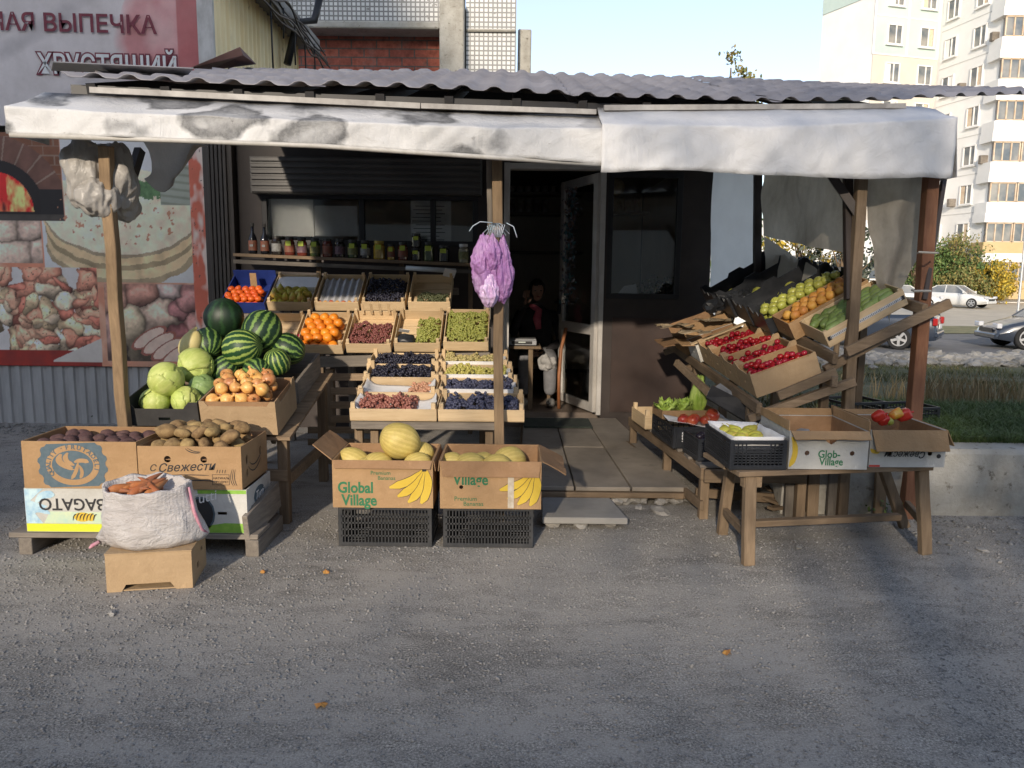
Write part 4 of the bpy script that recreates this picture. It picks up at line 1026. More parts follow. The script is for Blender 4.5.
# ================================================================= PORCH
M['slab'] = mat('worn_tan_board', (.21,.18,.145), (.30,.26,.21), 2.6, .85, .3, 30, c3=(.15,.13,.105))
pt = thing('porch', 'low worn board platform leading up to the kiosk doorway', 'porch')
zp = .125
for (a, b_) in ((0,.33),(.335,.66),(.665,1.0)):
    x0a, x1a = .05, 1.17; x0b, x1b = .12, 1.02
    xa, xb = x0a+(x1a-x0a)*a, x0a+(x1a-x0a)*b_; ya, yb = x0b+(x1b-x0b)*a, x0b+(x1b-x0b)*b_
    q = MB()
    for (y0, y1) in ((4.92, 6.1), (6.106, 7.39)):
        t0, t1 = (y0-4.92)/2.47, (y1-4.92)/2.47
        X = lambda p, r_, t: p+(r_-p)*t
        pts = [(X(xa,ya,t0),y0),(X(xb,yb,t0)-.006,y0),(X(xb,yb,t1)-.006,y1),(X(xa,ya,t1),y1)]
        q.add([(p[0],p[1],z) for z in (zp-.03, zp+rng.uniform(-.003,.004)) for p in pts], [(3,2,1,0),(4,5,6,7),(0,1,5,4),(1,2,6,5),(2,3,7,6),(3,0,4,7)])
    q.build('board', M['slab'], pt, bevel=.004)
q = MB(); q.beam((.02,4.94,.072),(1.19,4.94,.072),.07,.035); q.beam((1.10,4.9,.07),(.98,7.38,.07),.06,.04); q.beam((.08,4.98,.07),(.12,7.38,.07),.06,.04); q.build('frame_beam', M['wood_x'], pt, bevel=.003)
def rubble(name, pts, r0, r1, m, label=None, cat=None, kind='stuff', parent=None, sub=2):
    b = MB()
    for i, p in enumerate(pts):
        r = rng.uniform(r0, r1); b.blob(T(p) @ RZ(rng.uniform(0,6)) @ SCL(r*rng.uniform(.8,1.5), r*rng.uniform(.8,1.2), r*rng.uniform(.55,.85)), sub, 0, .55, 1.7, i)
    return b.build(name, m, parent)
STONE = mat('grey_rubble', (.24,.225,.20), (.38,.36,.33), 7, .95, .5, 30)
pts = [Vector((.05+1.12*i/16+rng.uniform(-.03,.03), 4.96+rng.uniform(-.02,.05), .028)) for i in range(17)]
rubble('stone', pts, .03, .045, STONE, parent=pt)
pts = [G(585,505), G(600,510), G(560,512), G(640,508), G(660,512)]
o = rubble('loose_stones', pts, .03, .06, STONE); tag(o, kind='stuff'); o['label'] = 'loose pale stones at the foot of the porch'
st = MB(); st.add([(x, y, z) for z in (.035,.075) for (x, y) in ((.185,4.42),(.695,4.42),(.64,4.84),(.20,4.84))], [(3,2,1,0),(4,5,6,7),(0,1,5,4),(1,2,6,5),(2,3,7,6),(3,0,4,7)])
s_ = thing('step', 'small grey board step on stones in front of the porch', 'step'); st.build('board', mat('grey_step_board', (.25,.24,.22), (.33,.315,.29), 3, .85, .2, 30), s_, bevel=.005)
rubble('stone', [Vector((x, y, .018)) for (x, y) in ((.25,4.48),(.42,4.47),(.6,4.49),(.25,4.75),(.58,4.75),(.42,4.62))], .03, .045, STONE, parent=s_)
b = MB(); p = G(502,405,zp); b.box((.42, 7.05, zp+.012), (.62,.42,.012)); o = b.build('door_mat', mat('dark_green_mat', (.025,.035,.028), (.05,.06,.045), 30, 1, .5, 60)); tag(o, 'dark green mat on the porch before the doorway', 'mat')
# ================================================================= PRINT HELPERS
def bez(p0, p1, p2, n=10): return [((1-t)**2*p0[0]+2*(1-t)*t*p1[0]+t*t*p2[0], (1-t)**2*p0[1]+2*(1-t)*t*p1[1]+t*t*p2[1]) for t in [i/n for i in range(n+1)]]
def banana2d(p0, p1, p2, w):
    c = bez(p0, p1, p2, 12); L = []; Rr = []
    for i, p in enumerate(c):
        a = c[max(0,i-1)]; b = c[min(len(c)-1,i+1)]; dx, dz = b[0]-a[0], b[1]-a[1]; l = math.hypot(dx, dz) or 1
        t = i/(len(c)-1); ww = w*(min(1, .34+2.2*t, .28+4.5*(1-t)))
        L.append((p[0]-dz/l*ww, p[1]+dx/l*ww)); Rr.append((p[0]+dz/l*ww, p[1]-dx/l*ww))
    return L+Rr[::-1]
def stroke2d(pts, w): return banana2d(*pts, w) if len(pts) == 3 else None
def decal(parent, polys, m, y, name='print', M0=None, t=.0006):
    b = MB()
    for i, p in enumerate(polys):
        b.plate(p, [], t, (M0 if M0 is not None else Matrix.Identity(4)) @ T(0, y-.00008*i, 0))
    return b.build(name, m, parent)
def bananas(parent, ox, oz, s, fl=1, M0=None, y=-.0012):
    yl, dk = [], []
    spec = [((0,0),(-.10,-.30),(-.95,-.52)), ((.03,-.02),(.0,-.42),(-.72,-.78)), ((.06,-.02),(.12,-.48),(-.42,-.95)), ((.1,-.02),(.26,-.5),(-.06,-.98))]
    tr = lambda p: (ox+fl*p[0]*s, oz+p[1]*s)
    for i, c in enumerate(spec):
        q = [tr(p) for p in c]; decal(parent, [banana2d(*q, s*.125)], M['ink'], y-i*.0004, M0=M0); decal(parent, [banana2d(*q, s*.11)], M['ink_yellow'], y-i*.0004-.0002, M0=M0)
    decal(parent, [rect(ox-.02*s, oz-.04*s, ox+.10*s, oz+.10*s)], M['ink'], y-.002, M0=M0)
# ================================================================= BANANA CARTONS ON BLACK CRATES
def px_frame(xl, xr, yb, Y): return P(xl, yb, Y), P(xr, yb, Y)
for (xl, xr, lab, nm) in ((338,432,'left','left banana box'),(443,533,'right','right banana box')):
    a, c = G(xl, 547.5), G(xr, 547.5); w = c.x-a.x
    plastic_crate('black slatted plastic crate on the ground under the '+nm, T((a.x+c.x)/2, 4.10, .002), w, .38, .228, rows=5, bars=28, m=M['plastic_dust'], group=None)
cz = .236
def melonbox(xl, xr, yt, label, flaps, hl):
    a, c = P(xl, 507, 4.06), P(xr, 507, 4.06); w = c.x-a.x; h = P(xl, yt, 4.06).z-cz
    o = carton(label, T((a.x+c.x)/2, 4.06, cz), w, .42, h, M['card'], M['card_in'], holes=hl, flaps=flaps)
    return o, T((a.x+c.x)/2, 4.06, cz), w, h
o, Mx, w, h = melonbox(333, 433, 460, 'brown printed banana box of melons with its left flap sticking out, left of the pair', [('front', .045, 165), ('left', .13, 52), ('right', .06, 170), ('back', .05, 172)], {})
X_ = lambda px: (px-383)/100*w
Z_ = lambda py: (507-py)/47*h
lettering(o, 'Global', .085, M['ink_green'], T(X_(338), -.0015, Z_(492)) @ FACE, sx=.86, off=.0022)
lettering(o, 'Village', .085, M['ink_green'], T(X_(342), -.0015, Z_(504.5)) @ FACE, sx=.86, off=.0022)
lettering(o, 'Premium', .030, M['ink_green'], T(X_(371), -.0015, Z_(474)) @ FACE); lettering(o, 'Bananas', .030, M['ink_green'], T(X_(378), -.0015, Z_(479)) @ FACE)
decal(o, [banana2d((X_(368),Z_(492)),(X_(371),Z_(486)),(X_(378),Z_(487)),.012)], M['ink_green'], -.0015, 'leaf_print') if False else None
bananas(o, X_(423), Z_(469), .19)
for (px, py, sc, rz, ry) in ((354,456,.80,0,.2),(378,461,.85,1,.1),(400,439,1.03,.25,.15),(418,459,.72,.5,0),(422,448,.7,2,0),(366,462,.6,1.2,0)):
    Y = {354:4.26,378:4.24,400:4.30,418:4.22,422:4.38,366:4.2}[px]; p = P(px, py+(6 if px != 400 else 2), Y)
    if px == 400: lab = 'largest ribbed yellow melon perched on top of the left banana box'
    else: lab = 'pale yellow melon lying inside the left banana box'
    put('melon', T(p), lab, 'melon', 'melons in the left banana box' if px != 400 else None, sc, RZ(rz) @ RY(PI/2+ry*2.5))
o, Mx, w, h = melonbox(440, 541, 461, 'brown printed banana box of melons with drooping front and right flaps, right of the pair', [('front', .085, 172), ('right', .15, 118), ('left', .06, 172), ('back', .04, 170)], {'front': [circ(.115, .12, .011)]})
X_ = lambda px: (px-490)/100*w
lettering(o, 'Village', .085, M['ink_green'], T(X_(453), -.0015, Z_(483)) @ FACE, sx=.86, off=.0018)
lettering(o, 'Premium', .034, M['ink_green'], T(X_(454), -.0015, Z_(499)) @ FACE); lettering(o, 'Bananas', .034, M['ink_green'], T(X_(463), -.0015, Z_(504)) @ FACE)
bananas(o, X_(531), Z_(471), .185)
TAPE = mat('shiny_clear_tape', (.48,.40,.30), (.62,.56,.46), 25, .15, .6, 50)
decal(o, [rect(X_(507), Z_(506), X_(513), Z_(470))], TAPE, -.004, 'tape')
for (px, py, Y, sc, rz, nm) in ((452,457,4.24,.62,0,'peachy'),(470,461,4.22,.82,.3,''),(497,461,4.22,.75,.2,''),(509,455,4.36,.85,.6,''),(483,458,4.36,.7,.5,'')):
    put('melon', T(P(px, py+6, Y)), 'pale yellow melon inside the right banana box', 'melon', 'melons in the right banana box', sc, RZ(rz) @ RY(PI/2))
# ================================================================= LEFT GROUND STACK
pb = thing('pallet_bench', 'low grey plank bench under the stacked vegetable boxes', 'bench')
a, c = P(9, 540, 3.94), P(258, 541, 3.94)
q = MB(); q.box(((a.x+c.x)/2, 4.04, .105), (c.x-a.x, .20, .028), j=.002); q.box(((a.x+c.x)/2, 4.26, .105), (c.x-a.x-.08, .20, .028), j=.002); q.build('plank', M['grey_x'], pb, bevel=.003)
for x in (a.x+.09, c.x-.03): MB().box((x, 4.15, .045), (.07, .44, .09)).build('leg', M['grey_y'], pb, bevel=.003)
MB().beam(P(246,530,3.93), P(258,512,4.0)+Vector((0,.35,0)), .03, .16).build('side_plank', M['grey_y'], pb, bevel=.003)
zb0 = .121; hb = .238
def pxx(px, Y, py=480): return P(px, py, Y).x
def frontbox(xl, xr, z, h, Y, d, label, m, min_=None, **kw):
    x0, x1 = pxx(xl, Y), pxx(xr, Y); w = x1-x0; Mx = T((x0+x1)/2, Y, z)
    return carton(label, Mx, w, d, h, m, min_, **kw), w
ob, w = frontbox(23, 138, zb0, hb, 3.95, .40, 'white, blue and yellow fruit box lying upside down under the box with the bird emblem', M['card_white'], M['card_in'], holes={'front': [circ(.29*.0+.175, .075, .019), circ(.345, .075, .019)]})
wf = w
decal(ob, [rect(-w/2+.002, .002, w/2-.002, .045)], M['ink_lime'], -.0012)
LB = mat('washed_blue_print', (.30,.48,.62), (.52,.68,.72), 14, .8, lo=.4, hi=.6); GB = mat('mint_print', (.42,.58,.48), (.60,.66,.42), 12, .8)
decal(ob, [[(-w/2+.002,.046),(-w/2+.09,.046),(-w/2+.05,.10),(-w/2+.12,.14),(-w/2+.03,.17),(-w/2+.10,hb-.004),(-w/2+.002,hb-.004)]], LB, -.0012)
decal(ob, [[(-w/2+.095,.048),(w/2-.003,.048),(w/2-.003,.108),(-w/2+.13,.112)]], GB, -.0012)
decal(ob, [banana2d((-w/2+.06,.16),(-w/2+.10,.22),(-w/2+.16,.20),.02), banana2d((-w/2+.02,.10),(-w/2+.06,.14),(-w/2+.13,.10),.014)], LB, -.0022)
vs, fs = text_mb('BAGATO', .092, off=.001); q = MB(); q.add(vs, fs, T(.125, -.0022, .182) @ RY(PI) @ FACE @ SCL(.95,1,1)); q.build('lettering', M['ink'], ob)
decal(ob, [circ(-w/2+.30,.083,.045,.026)], M['ink_yellow'], -.0024); decal(ob, [circ(-w/2+.345,.083,.02,.022)], M['ink_yellow'], -.0032)
for i in range(7): decal(ob, [banana2d((-w/2+.25+i*.018,.065),(-w/2+.255+i*.018,.10),(-w/2+.27+i*.018,.098+.006*(i%2)),.0025)], M['ink'], -.0040-.0002*i)
vs, fs = text_mb('fresh fruit', .022); MB().add(vs, fs, T(.10, -.0022, .228) @ RY(PI) @ FACE).build('lettering', M['ink_blue'], ob) if False else None
o2, w = frontbox(140, 246, zb0, hb, 3.955, .40, 'white and grass green fruit box beneath the potato carton', M['card_white'], M['card_in'], holes={'front': [rect(.40,.10,.45,.116)], 'right': [rect(.06,.10,.11,.13), rect(.24,.10,.29,.13)]})
decal(o2, [[(-w/2+.002,.002),(w/2-.002,.002),(w/2-.002,.052),(w/2-.12,.055),(w/2-.24,.035),(-w/2+.002,.03)]], M['ink_grass'], -.0012)
decal(o2, [rect(-w/2+.30,.215,w/2-.002,.235)], M['ink_grass'], -.0012)
decal(o2, [circ(w/2-.245,.105,.075,.095)], M['ink_blue'], -.0012); decal(o2, [circ(w/2-.245,.105,.066,.085)], M['ink'], -.0020)
lettering(o2, 'Tutti', .075, M['paper'], T(w/2-.30, -.003, .15) @ RY(-.25) @ FACE, shear=.3)
SD = T(w/2, .002, 0) @ RZ(PI/2)
decal(o2, [[(.002,.002),(.39,.002),(.39,.10),(.25,.085),(.12,.03),(.002,.04)]], M['ink_grass'], -.0012, M0=SD); decal(o2, [circ(.20,.16,.09,.05)], M['ink_blue'], -.0012, M0=SD)
lettering(o2, 'Tutti', .07, M['paper'], SD @ T(.13, -.0022, .14) @ FACE, shear=.3)
# upper left : bird emblem box of beetroot
ZU = zb0+hb+.003; hu = P(24, 441, 3.94).z-ZU
ob, w = frontbox(24, 138, ZU, hu, 3.94, .40, 'brown fruit box with a round blue bird emblem, full of dark beetroots', M['card'], M['card_in'], holes={'front': [circ(w*.0+.158, hu*.42, .021, .016), circ(.368+.03, hu*.42, .021, .016)]})
cx, cz2 = .262-w/2, hu*.50
clampz = lambda pts: [(x, min(max(z, .003), hu-.003)) for x, z in pts]
gear = [(cx+(.172+(.012 if (i//2) % 2 else 0))*math.cos(2*PI*i/72), cz2+(.172+(.012 if (i//2) % 2 else 0))*math.sin(2*PI*i/72)) for i in range(72)]
def cutband(pts):  # keep only the part of a round print that lies on the box face
    zs = [(x, z) for x, z in pts if .003 < z < hu-.003]
    up = sorted([p for p in zs if p[0] > cx], key=lambda p: p[1]); lo_ = sorted([p for p in zs if p[0] <= cx], key=lambda p: -p[1])
    return up+lo_
decal(ob, [cutband(gear)], M['ink_blue'], -.0012, 'emblem')
decal(ob, [cutband(circ(cx, cz2, .140, .108, n=72))], M['card'], -.0020, 'emblem')
decal(ob, [circ(cx, cz2, .108, hu/2*.62, n=40)], M['ink_blue'], -.0028, 'emblem')
q = MB(); arc_text(q, 'QUALITY', .034, cx, cz2, .116, R(215), R(130), -.0032, .74); q.build('lettering', M['ink_blue'], ob)
q = MB(); arc_text(q, '·FRUTADELI', .034, cx, cz2, .116, R(122), R(-20), -.0032, .74); q.build('lettering', M['ink_blue'], ob)
q = MB(); arc_text(q, 'QUALITY', .040, cx, cz2, .115, R(-10), R(-50), -.0032); q.build('lettering', M['ink_blue'], ob) if False else None
KZ = lambda L_: [(x, cz2+(z-cz2)*.78) for x, z in L_]
bird = [KZ(b_) for b_ in [banana2d((cx-.055,cz2+.075),(cx-.10,cz2+.01),(cx+.0,cz2-.02),.018), banana2d((cx-.02,cz2+.085),(cx-.06,cz2+.03),(cx+.01,cz2+.0),.014), banana2d((cx+.01,cz2+.02),(cx+.05,cz2+.045),(cx+.085,cz2+.02),.014), banana2d((cx+.03,cz2+.02),(cx+.02,cz2-.05),(cx-.01,cz2-.095),.010), banana2d((cx+.035,cz2),(cx+.06,cz2-.05),(cx+.035,cz2-.09),.009), banana2d((cx-.08,cz2+.04),(cx-.05,cz2-.03),(cx+.01,cz2-.03),.006)]]
decal(ob, bird, M['card'], -.0034, 'emblem')
for p in hexfill(-w/2+.05, w/2-.02, .03, .37, .036, hu-.075, 1, .3, .04, lambda x, y: .02*noise.noise(Vector((x*9, y*9, 0)))):
    put('beetroot', T(pxx(81, 3.94), 3.94, ZU) @ T(p), 'dark dusty beetroot in the box with the bird emblem', 'beetroot', 'beetroots in the bird emblem box', rng.uniform(.95, 1.25))
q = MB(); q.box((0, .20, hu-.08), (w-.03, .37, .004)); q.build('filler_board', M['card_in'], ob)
# upper right : potatoes
hu2 = P(139, 446, 3.945).z-ZU
o3, w = frontbox(139, 242, ZU, hu2, 3.945, .42, 'brown carton with hand-written style lettering, heaped with potatoes', M['card'], M['card_in'],
     holes={'front': [circ(.155, hu2*.70, .018), circ(.345, hu2*.70, .018)], 'right': [circ(.08, hu2*.62, .016, .028), circ(.08, hu2*.3, .014, .024), circ(.30, hu2*.62, .016, .028)]})
lettering(o3, 'Свежести', .062, M['ink'], T(-.17, -.0015, hu2*.40) @ RY(-.05) @ FACE, shear=.35, off=.0004)
lettering(o3, 'С', .05, M['ink'], T(-.215, -.0015, hu2*.42) @ FACE, shear=.3)
decal(o3, [banana2d((-.10,hu2*.33),(.0,hu2*.35),(.10,hu2*.33),.0022), banana2d((-.03,hu2*.20),(.06,hu2*.23),(.14,hu2*.19),.003)], M['ink'], -.0014)
decal(o3, [banana2d((-.02,hu2*.95),(.01,hu2*.82),(.06,hu2*.86),.0025), banana2d((-.01,hu2*.97),(.025,hu2*.86),(.06,hu2*.88),.002)], M['ink'], -.0014)
decal(o3, [rect(.115,.025,.205,.027), rect(.115,.080,.205,.082), rect(.115,.027,.117,.08), rect(.203,.027,.205,.08)]+[banana2d((.14+.014*i,.088),(.142+.014*i,.098),(.145+.014*i,.108),.0014) for i in range(4)], M['ink'], -.0014)
lettering(o3, 'НАТУРАЛЬ', .016, M['ink'], T(.120, -.0015, .056) @ FACE); lettering(o3, 'ПРОДУКТ', .016, M['ink'], T(.123, -.0015, .036) @ FACE)
for k in range(3): decal(o3, [banana2d((.222+.008*k,.11),(.20+.012*k,.055),(.225+.010*k,.02),.0016)], M['ink'], -.0014-.0003*k)
SD = T(w/2, .002, 0) @ RZ(PI/2)
decal(o3, [banana2d((.10,.10),(.19,.02),(.30,.10),.003), banana2d((.12,.12),(.2,.06),(.31,.13),.003)], M['ink'], -.0014, M0=SD)
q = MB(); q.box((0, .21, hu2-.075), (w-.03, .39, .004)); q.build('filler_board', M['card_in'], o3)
for p in hexfill(-w/2+.03, w/2-.03, .035, .39, .042, hu2-.072, 2, .35, .16, lambda x, y: .02*math.cos(x*5)+.02*noise.noise(Vector((x*8, y*8, 4)))):
    put('potato', T(pxx(190.5, 3.945), 3.945, ZU) @ T(p), 'earthy yellow potato heaped in the lettered brown carton', 'potato', 'potatoes in the lettered carton', rng.uniform(.85, 1.25))
# carton stool + sack of carrots
a, c = G(107, 593), G(193, 588); yaw = math.atan2(c.y-a.y, c.x-a.x); wst = (c-a).length; hst = .182
arch = lambda L, h: [(0,0),(.065,0),(.085,.034),(L-.10,.036),(L-.075,0),(L,0),(L,h),(0,h)]
Mst = T((a.x+c.x)/2, (a.y+c.y)/2, .001) @ RZ(yaw)
sto = carton('plain tan carton with arched cut-outs, upside down as a stand for the white sack', Mst, wst, .31, hst, M['card_pale'], None, holes={'right': [rect(.10,.055,.14,.085), rect(.19,.11,.23,.13)]}, outl={'front': arch, 'back': arch})
MB().box((0, .155, hst+.004), (wst+.004, .314, .006)).build('top_panel', M['card_pale'], sto)
n = NT('woven_white_sack'); w1_ = n.node('ShaderNodeTexWave'); w1_.inputs['Scale'].default_value = 60; n.link(n.co, w1_.inputs[0])
n.col(n.ramp(n.noise(6, 5, .6), [(.3, (.50,.46,.44)), (.7, (.66,.63,.61))])); n.b.inputs['Roughness'].default_value = .7; n.bump(n.math('ADD', n.noise(9, 6, .65, n.scaled((1,1,2.2)), 1.2), n.math('MULTIPLY', w1_.outputs[0], .06)), .9, .03); SACK = n.m
sk = thing('sack', 'open white woven sack of carrots standing on the plain tan carton', 'sack', Mst @ T(-.005, .15, hst+.008))
prof = [(.10,.0),(.90,.002),(1.0,.03),(1.03,.08),(1.01,.14),(.95,.19),(.88,.235),(.86,.265),(.87,.285),(.84,.292),(.80,.280),(.78,.255),(.66,.235),(.02,.23)]
nn = 72; vs = []
for j, (r, z) in enumerate(prof):
    for i in range(nn):
        t = 2*PI*i/nn; k = 1+.07*noise.noise(Vector((math.cos(t)*2.2, math.sin(t)*2.2, z*9)))-.05*abs(noise.noise(Vector((math.cos(t)*3, math.sin(t)*3, z*26))))+.025*noise.noise(Vector((math.cos(t)*7, math.sin(t)*7, z*16)))+(.02*math.sin(t*9+z*22) if j < 9 else 0)
        ear = 0
        if z < .06 and math.cos(t) < -.97: ear = .045
        if z < .08 and math.cos(t) > .95: ear = .02
        tz = -.018*math.sin(t)*(-1)*(z/.3) + .012*noise.noise(Vector((math.cos(t)*3, math.sin(t)*3, 9)))*(1 if z > .2 else 0)
        vs.append(((r*.225*k+ear)*math.cos(t)-.03*(z/.3), (r*.145*k)*math.sin(t), z+tz))
fs = [(j*nn+i, j*nn+(i+1)%nn, (j+1)*nn+(i+1)%nn, (j+1)*nn+i) for j in range(len(prof)-1) for i in range(nn)]+[tuple(range(nn-1,-1,-1))]
MB().add(vs, fs).build('bag', SACK, sk, smooth=True)
q = MB(); q.tube([(.17,-.02,.27),(.195,-.05,.16),(.22,-.03,.06),(.235,.0,.03)], [.006,.009,.009,.012], 6); q.tube([(-.245,-.03,.02),(-.275,-.04,.005),(-.285,-.05,-.004)], [.010,.010,.004], 6)
q.build('seam', mat('pink_sack_seam', (.45,.16,.24), (.60,.34,.38), 20, .8), sk, smooth=True)
for i in range(17):
    t = rng.uniform(0, 6.28); r = rng.uniform(0, 1); p = Mst @ T(-.035+.125*r*math.cos(t), .15+.075*r*math.sin(t), hst+.268+.028*(1-r)+rng.uniform(-.008,.012))
    put('carrot', p, 'muddy carrot piled in the mouth of the white sack', 'carrot', 'carrots in the white sack', rng.uniform(.7, 1.0), RZ(rng.choice((.5,.7,.9,-.5,2.6))+rng.uniform(-.3,.3)) @ RY(rng.uniform(-.5,.1)))
# ================================================================= LEFT TABLE : cabbages, onions, watermelons
tilt = R(12)
tb = thing('produce_table', 'rough timber table under the onions, cabbages and watermelons', 'table')
pO = P(203, 435, 4.42); pO2 = P(278, 434, 4.42); zt0 = pO.z-.012; XA_, XB_ = P(122, 430, 4.5).x, P(284, 434, 4.42).x
bk = 1.15; q = MB()
for i in range(6):
    s = (i+.5)/6*bk; q.add([], []); q.box((0,0,0), (XB_-XA_+.06, bk/6-.012, .02), T((XA_+XB_)/2, 4.43+s*math.cos(tilt), zt0-.012+s*math.sin(tilt)) @ RX(tilt), j=.001)
q.build('tabletop', M['wood_x'], tb)
for (x, y) in ((XA_+.05,4.5),(XB_-.03,4.5),(XA_+.05,5.45),(XB_-.03,5.45)):
    MB().beam((x,y,0), (x,y,zt0-.035+(y-4.43)*math.tan(tilt)), .06, .06, n=3, j=.003).build('leg', M['wood_z'], tb, bevel=.003)
q = MB(); q.beam((XA_,4.48,.30),(XB_,4.48,.30),.03,.07); q.beam((XB_-.03,4.5,.25),(XB_-.03,5.45,.25),.03,.07); q.build('stretcher', M['wood_x'], tb, bevel=.002)
Mo = T((pO+pO2)/2) @ RX(tilt); wo = (pO2-pO).length; ho = .205
o = carton('tan carton heaped with onions on the left table', Mo, wo, .42, ho, M['card_pale'], M['card_in'], outl={'front': lambda L, h: [(0,0),(L,0),(L,h),(L-.03,h),(L-.05,h-.03),(.05,h-.03),(.03,h),(0,h)], 'right': lambda L, h: [(0,0),(L,0),(L,h+.01),(L-.05,h+.01),(L-.08,h-.03),(.10,h-.045),(.06,h),(0,h)]})
MB().box((0, .21, ho-.085), (wo-.03, .39, .004)).build('filler_board', M['card_in'], o)
for p in hexfill(-wo/2+.02, wo/2-.02, .02, .40, .041, ho-.08, 2, .25, .04, lambda x, y: .03*math.cos(x*4.5)+.035*y):
    put('onion', Mo @ T(p), 'golden brown onion heaped in the tan carton', 'onion', 'onions in the tan carton', rng.uniform(.9, 1.15), Euler((rng.uniform(-1.3,1.3), rng.uniform(-1.3,1.3), rng.uniform(0,6))).to_matrix().to_4x4())
pC, pC2 = P(126, 426, 4.50), P(200, 426, 4.50); Mc = T((pC+pC2)/2) @ RX(tilt); wc = (pC2-pC).length
notch = lambda L, h: [(0,0),(L,0),(L,h),(L*.88,h),(L*.80,h*.72),(L*.16,h*.72),(L*.08,h),(0,h)]
o = carton('dark grey carton of cabbages on the left table', Mc, wc, .42, .15, M['card_black'], None, outl={'front': notch, 'back': notch}, holes={'front': [rect(.20,.035,.27,.055)]})
def cabbage(label, c, r, m, seed, group=None):
    t = thing('cabbage', label, 'cabbage', T(c) @ Euler((seed*.7, seed*.4, seed*1.3)).to_matrix().to_4x4(), group)
    globe(r*.95, 0, .1, .92, .05, 4, seed).build('head', m, t, smooth=True)
    for k in range(5):
        q = MB(); vs = []; n1 = 14
        for j in range(n1+1):
            for i in range(n1+1):
                u, v = (i/n1-.5)*2, (j/n1-.5)*2; rr = max(abs(u), abs(v)) and math.hypot(u, v)
                a, b_ = u*.95, v*.95+.1; lift = 1.0+.012*k+.05*max(0, rr-.75)+.02*noise.noise(Vector((u*3+seed, v*3, k)))
                d = Vector((math.sin(a), math.sin(b_), math.cos(a)*math.cos(b_))).normalized(); vs.append(d*r*lift*.985+Vector((0,0,0)))
        fs = [(j*(n1+1)+i, j*(n1+1)+i+1, (j+1)*(n1+1)+i+1, (j+1)*(n1+1)+i) for j in range(n1) for i in range(n1)]
        fs = [f for f in fs if math.hypot((f[0] % (n1+1))/n1-.5, (f[0]//(n1+1))/n1-.5) < .52]
        q.add(vs, fs, Euler((k*1.35+seed, k*2.1, k)).to_matrix().to_4x4()).build('outer_leaf', m, t, smooth=True, sol=.0015)
    return t
cabbage('round pale green cabbage at the upper left of the cabbage pile', P(166,379,4.64), .103, FM['cabbage'], 1)
cabbage('big pale cabbage resting against the watermelons behind the others', P(195,366,4.86), .112, FM['cabbage'], 2)
cabbage('cabbage at the left front corner of the dark carton', P(155,402,4.62), .085, FM['cabbage'], 3)
cabbage('cabbage at the front right of the dark carton beside the onions', P(187,400,4.64), .088, FM['cabbage'], 4)
cabbage('darker green cabbage wedged behind the front cabbages beside the onions', P(203,387,4.78), .085, FM['cabdark'], 5)
cabbage('cabbage mostly hidden behind the pile at its left edge', P(170,388,4.88), .09, FM['cabdark'], 6)
bn = thing('melon_bin', 'low dark timber bin holding the watermelons on the left table', 'bin')
y0_, x0_, x1_ = 4.93, P(205,380,5.0).x, P(299,380,5.0).x; zbn = zt0+(y0_-4.43)*math.tan(tilt)
for yy, zz in ((y0_,zbn+.08),(y0_+.62,zbn+.2)): MB().beam((x0_,yy,zz),(x1_,yy,zz),.02,.15).build('end_board', M['grey_x'], bn)
for xs2 in (x0_, x1_): MB().beam((xs2,y0_+.012,zbn+.08),(xs2,y0_+.60,zbn+.2),.02,.15).build('side_board', M['grey_y'], bn)
WM = [(224,318,5.20,19.5,'watermelon_dark','darkest watermelon at the top of the pile'),(242,348,4.98,19,'watermelon_pale','light striped watermelon at the front of the pile, its end facing out'),
 (262,331,5.16,20,'watermelon_striped','striped watermelon at the upper right of the pile'),(208,344,5.10,16,'watermelon_striped','striped watermelon at the left shoulder of the pile'),
 (288,349,5.20,16,'watermelon_striped','striped watermelon at the far right of the pile'),(277,362,5.0,13.5,'watermelon_pale','pale striped watermelon low on the right side of the pile'),
 (257,372,4.93,14.5,'watermelon_striped','striped watermelon just behind the onion carton'),(225,370,4.98,14.5,'watermelon_striped','striped watermelon low on the left behind the cabbages'),
 (236,352,5.36,19,'watermelon_dark','dark watermelon buried in the middle of the pile'),(268,356,5.38,18,'watermelon_dark','dark watermelon buried at the back right of the pile')]
for i, (px, py, Y, rp, kd, lab) in enumerate(WM):
    r = rp*Y/780; put(kd, T(P(px, py, Y)), lab, 'watermelon', 'watermelons piled on the left table', r/.145, RZ(i*1.1+.3) @ RX([.3,1.35,.6,.9,1.2,.4,1.6,.8,.2,.9][i]) )
sq = MB(); sq.add([Vector((v.x*.07, v.y*.07, v.z*.10+.012*v.z*v.z))*(1+.05*noise.noise(v)) for v in ico(3)[0]], ico(3)[1], RY(.5)); sq.tube([(-.0,0,.09),(.05,0,.12)], .010, 6)
o = sq.build('squash', FM['squash'], smooth=True); o.location = P(190,346,5.0); tag(o, 'yellow-tan squash at the left edge of the watermelon pile', 'squash')
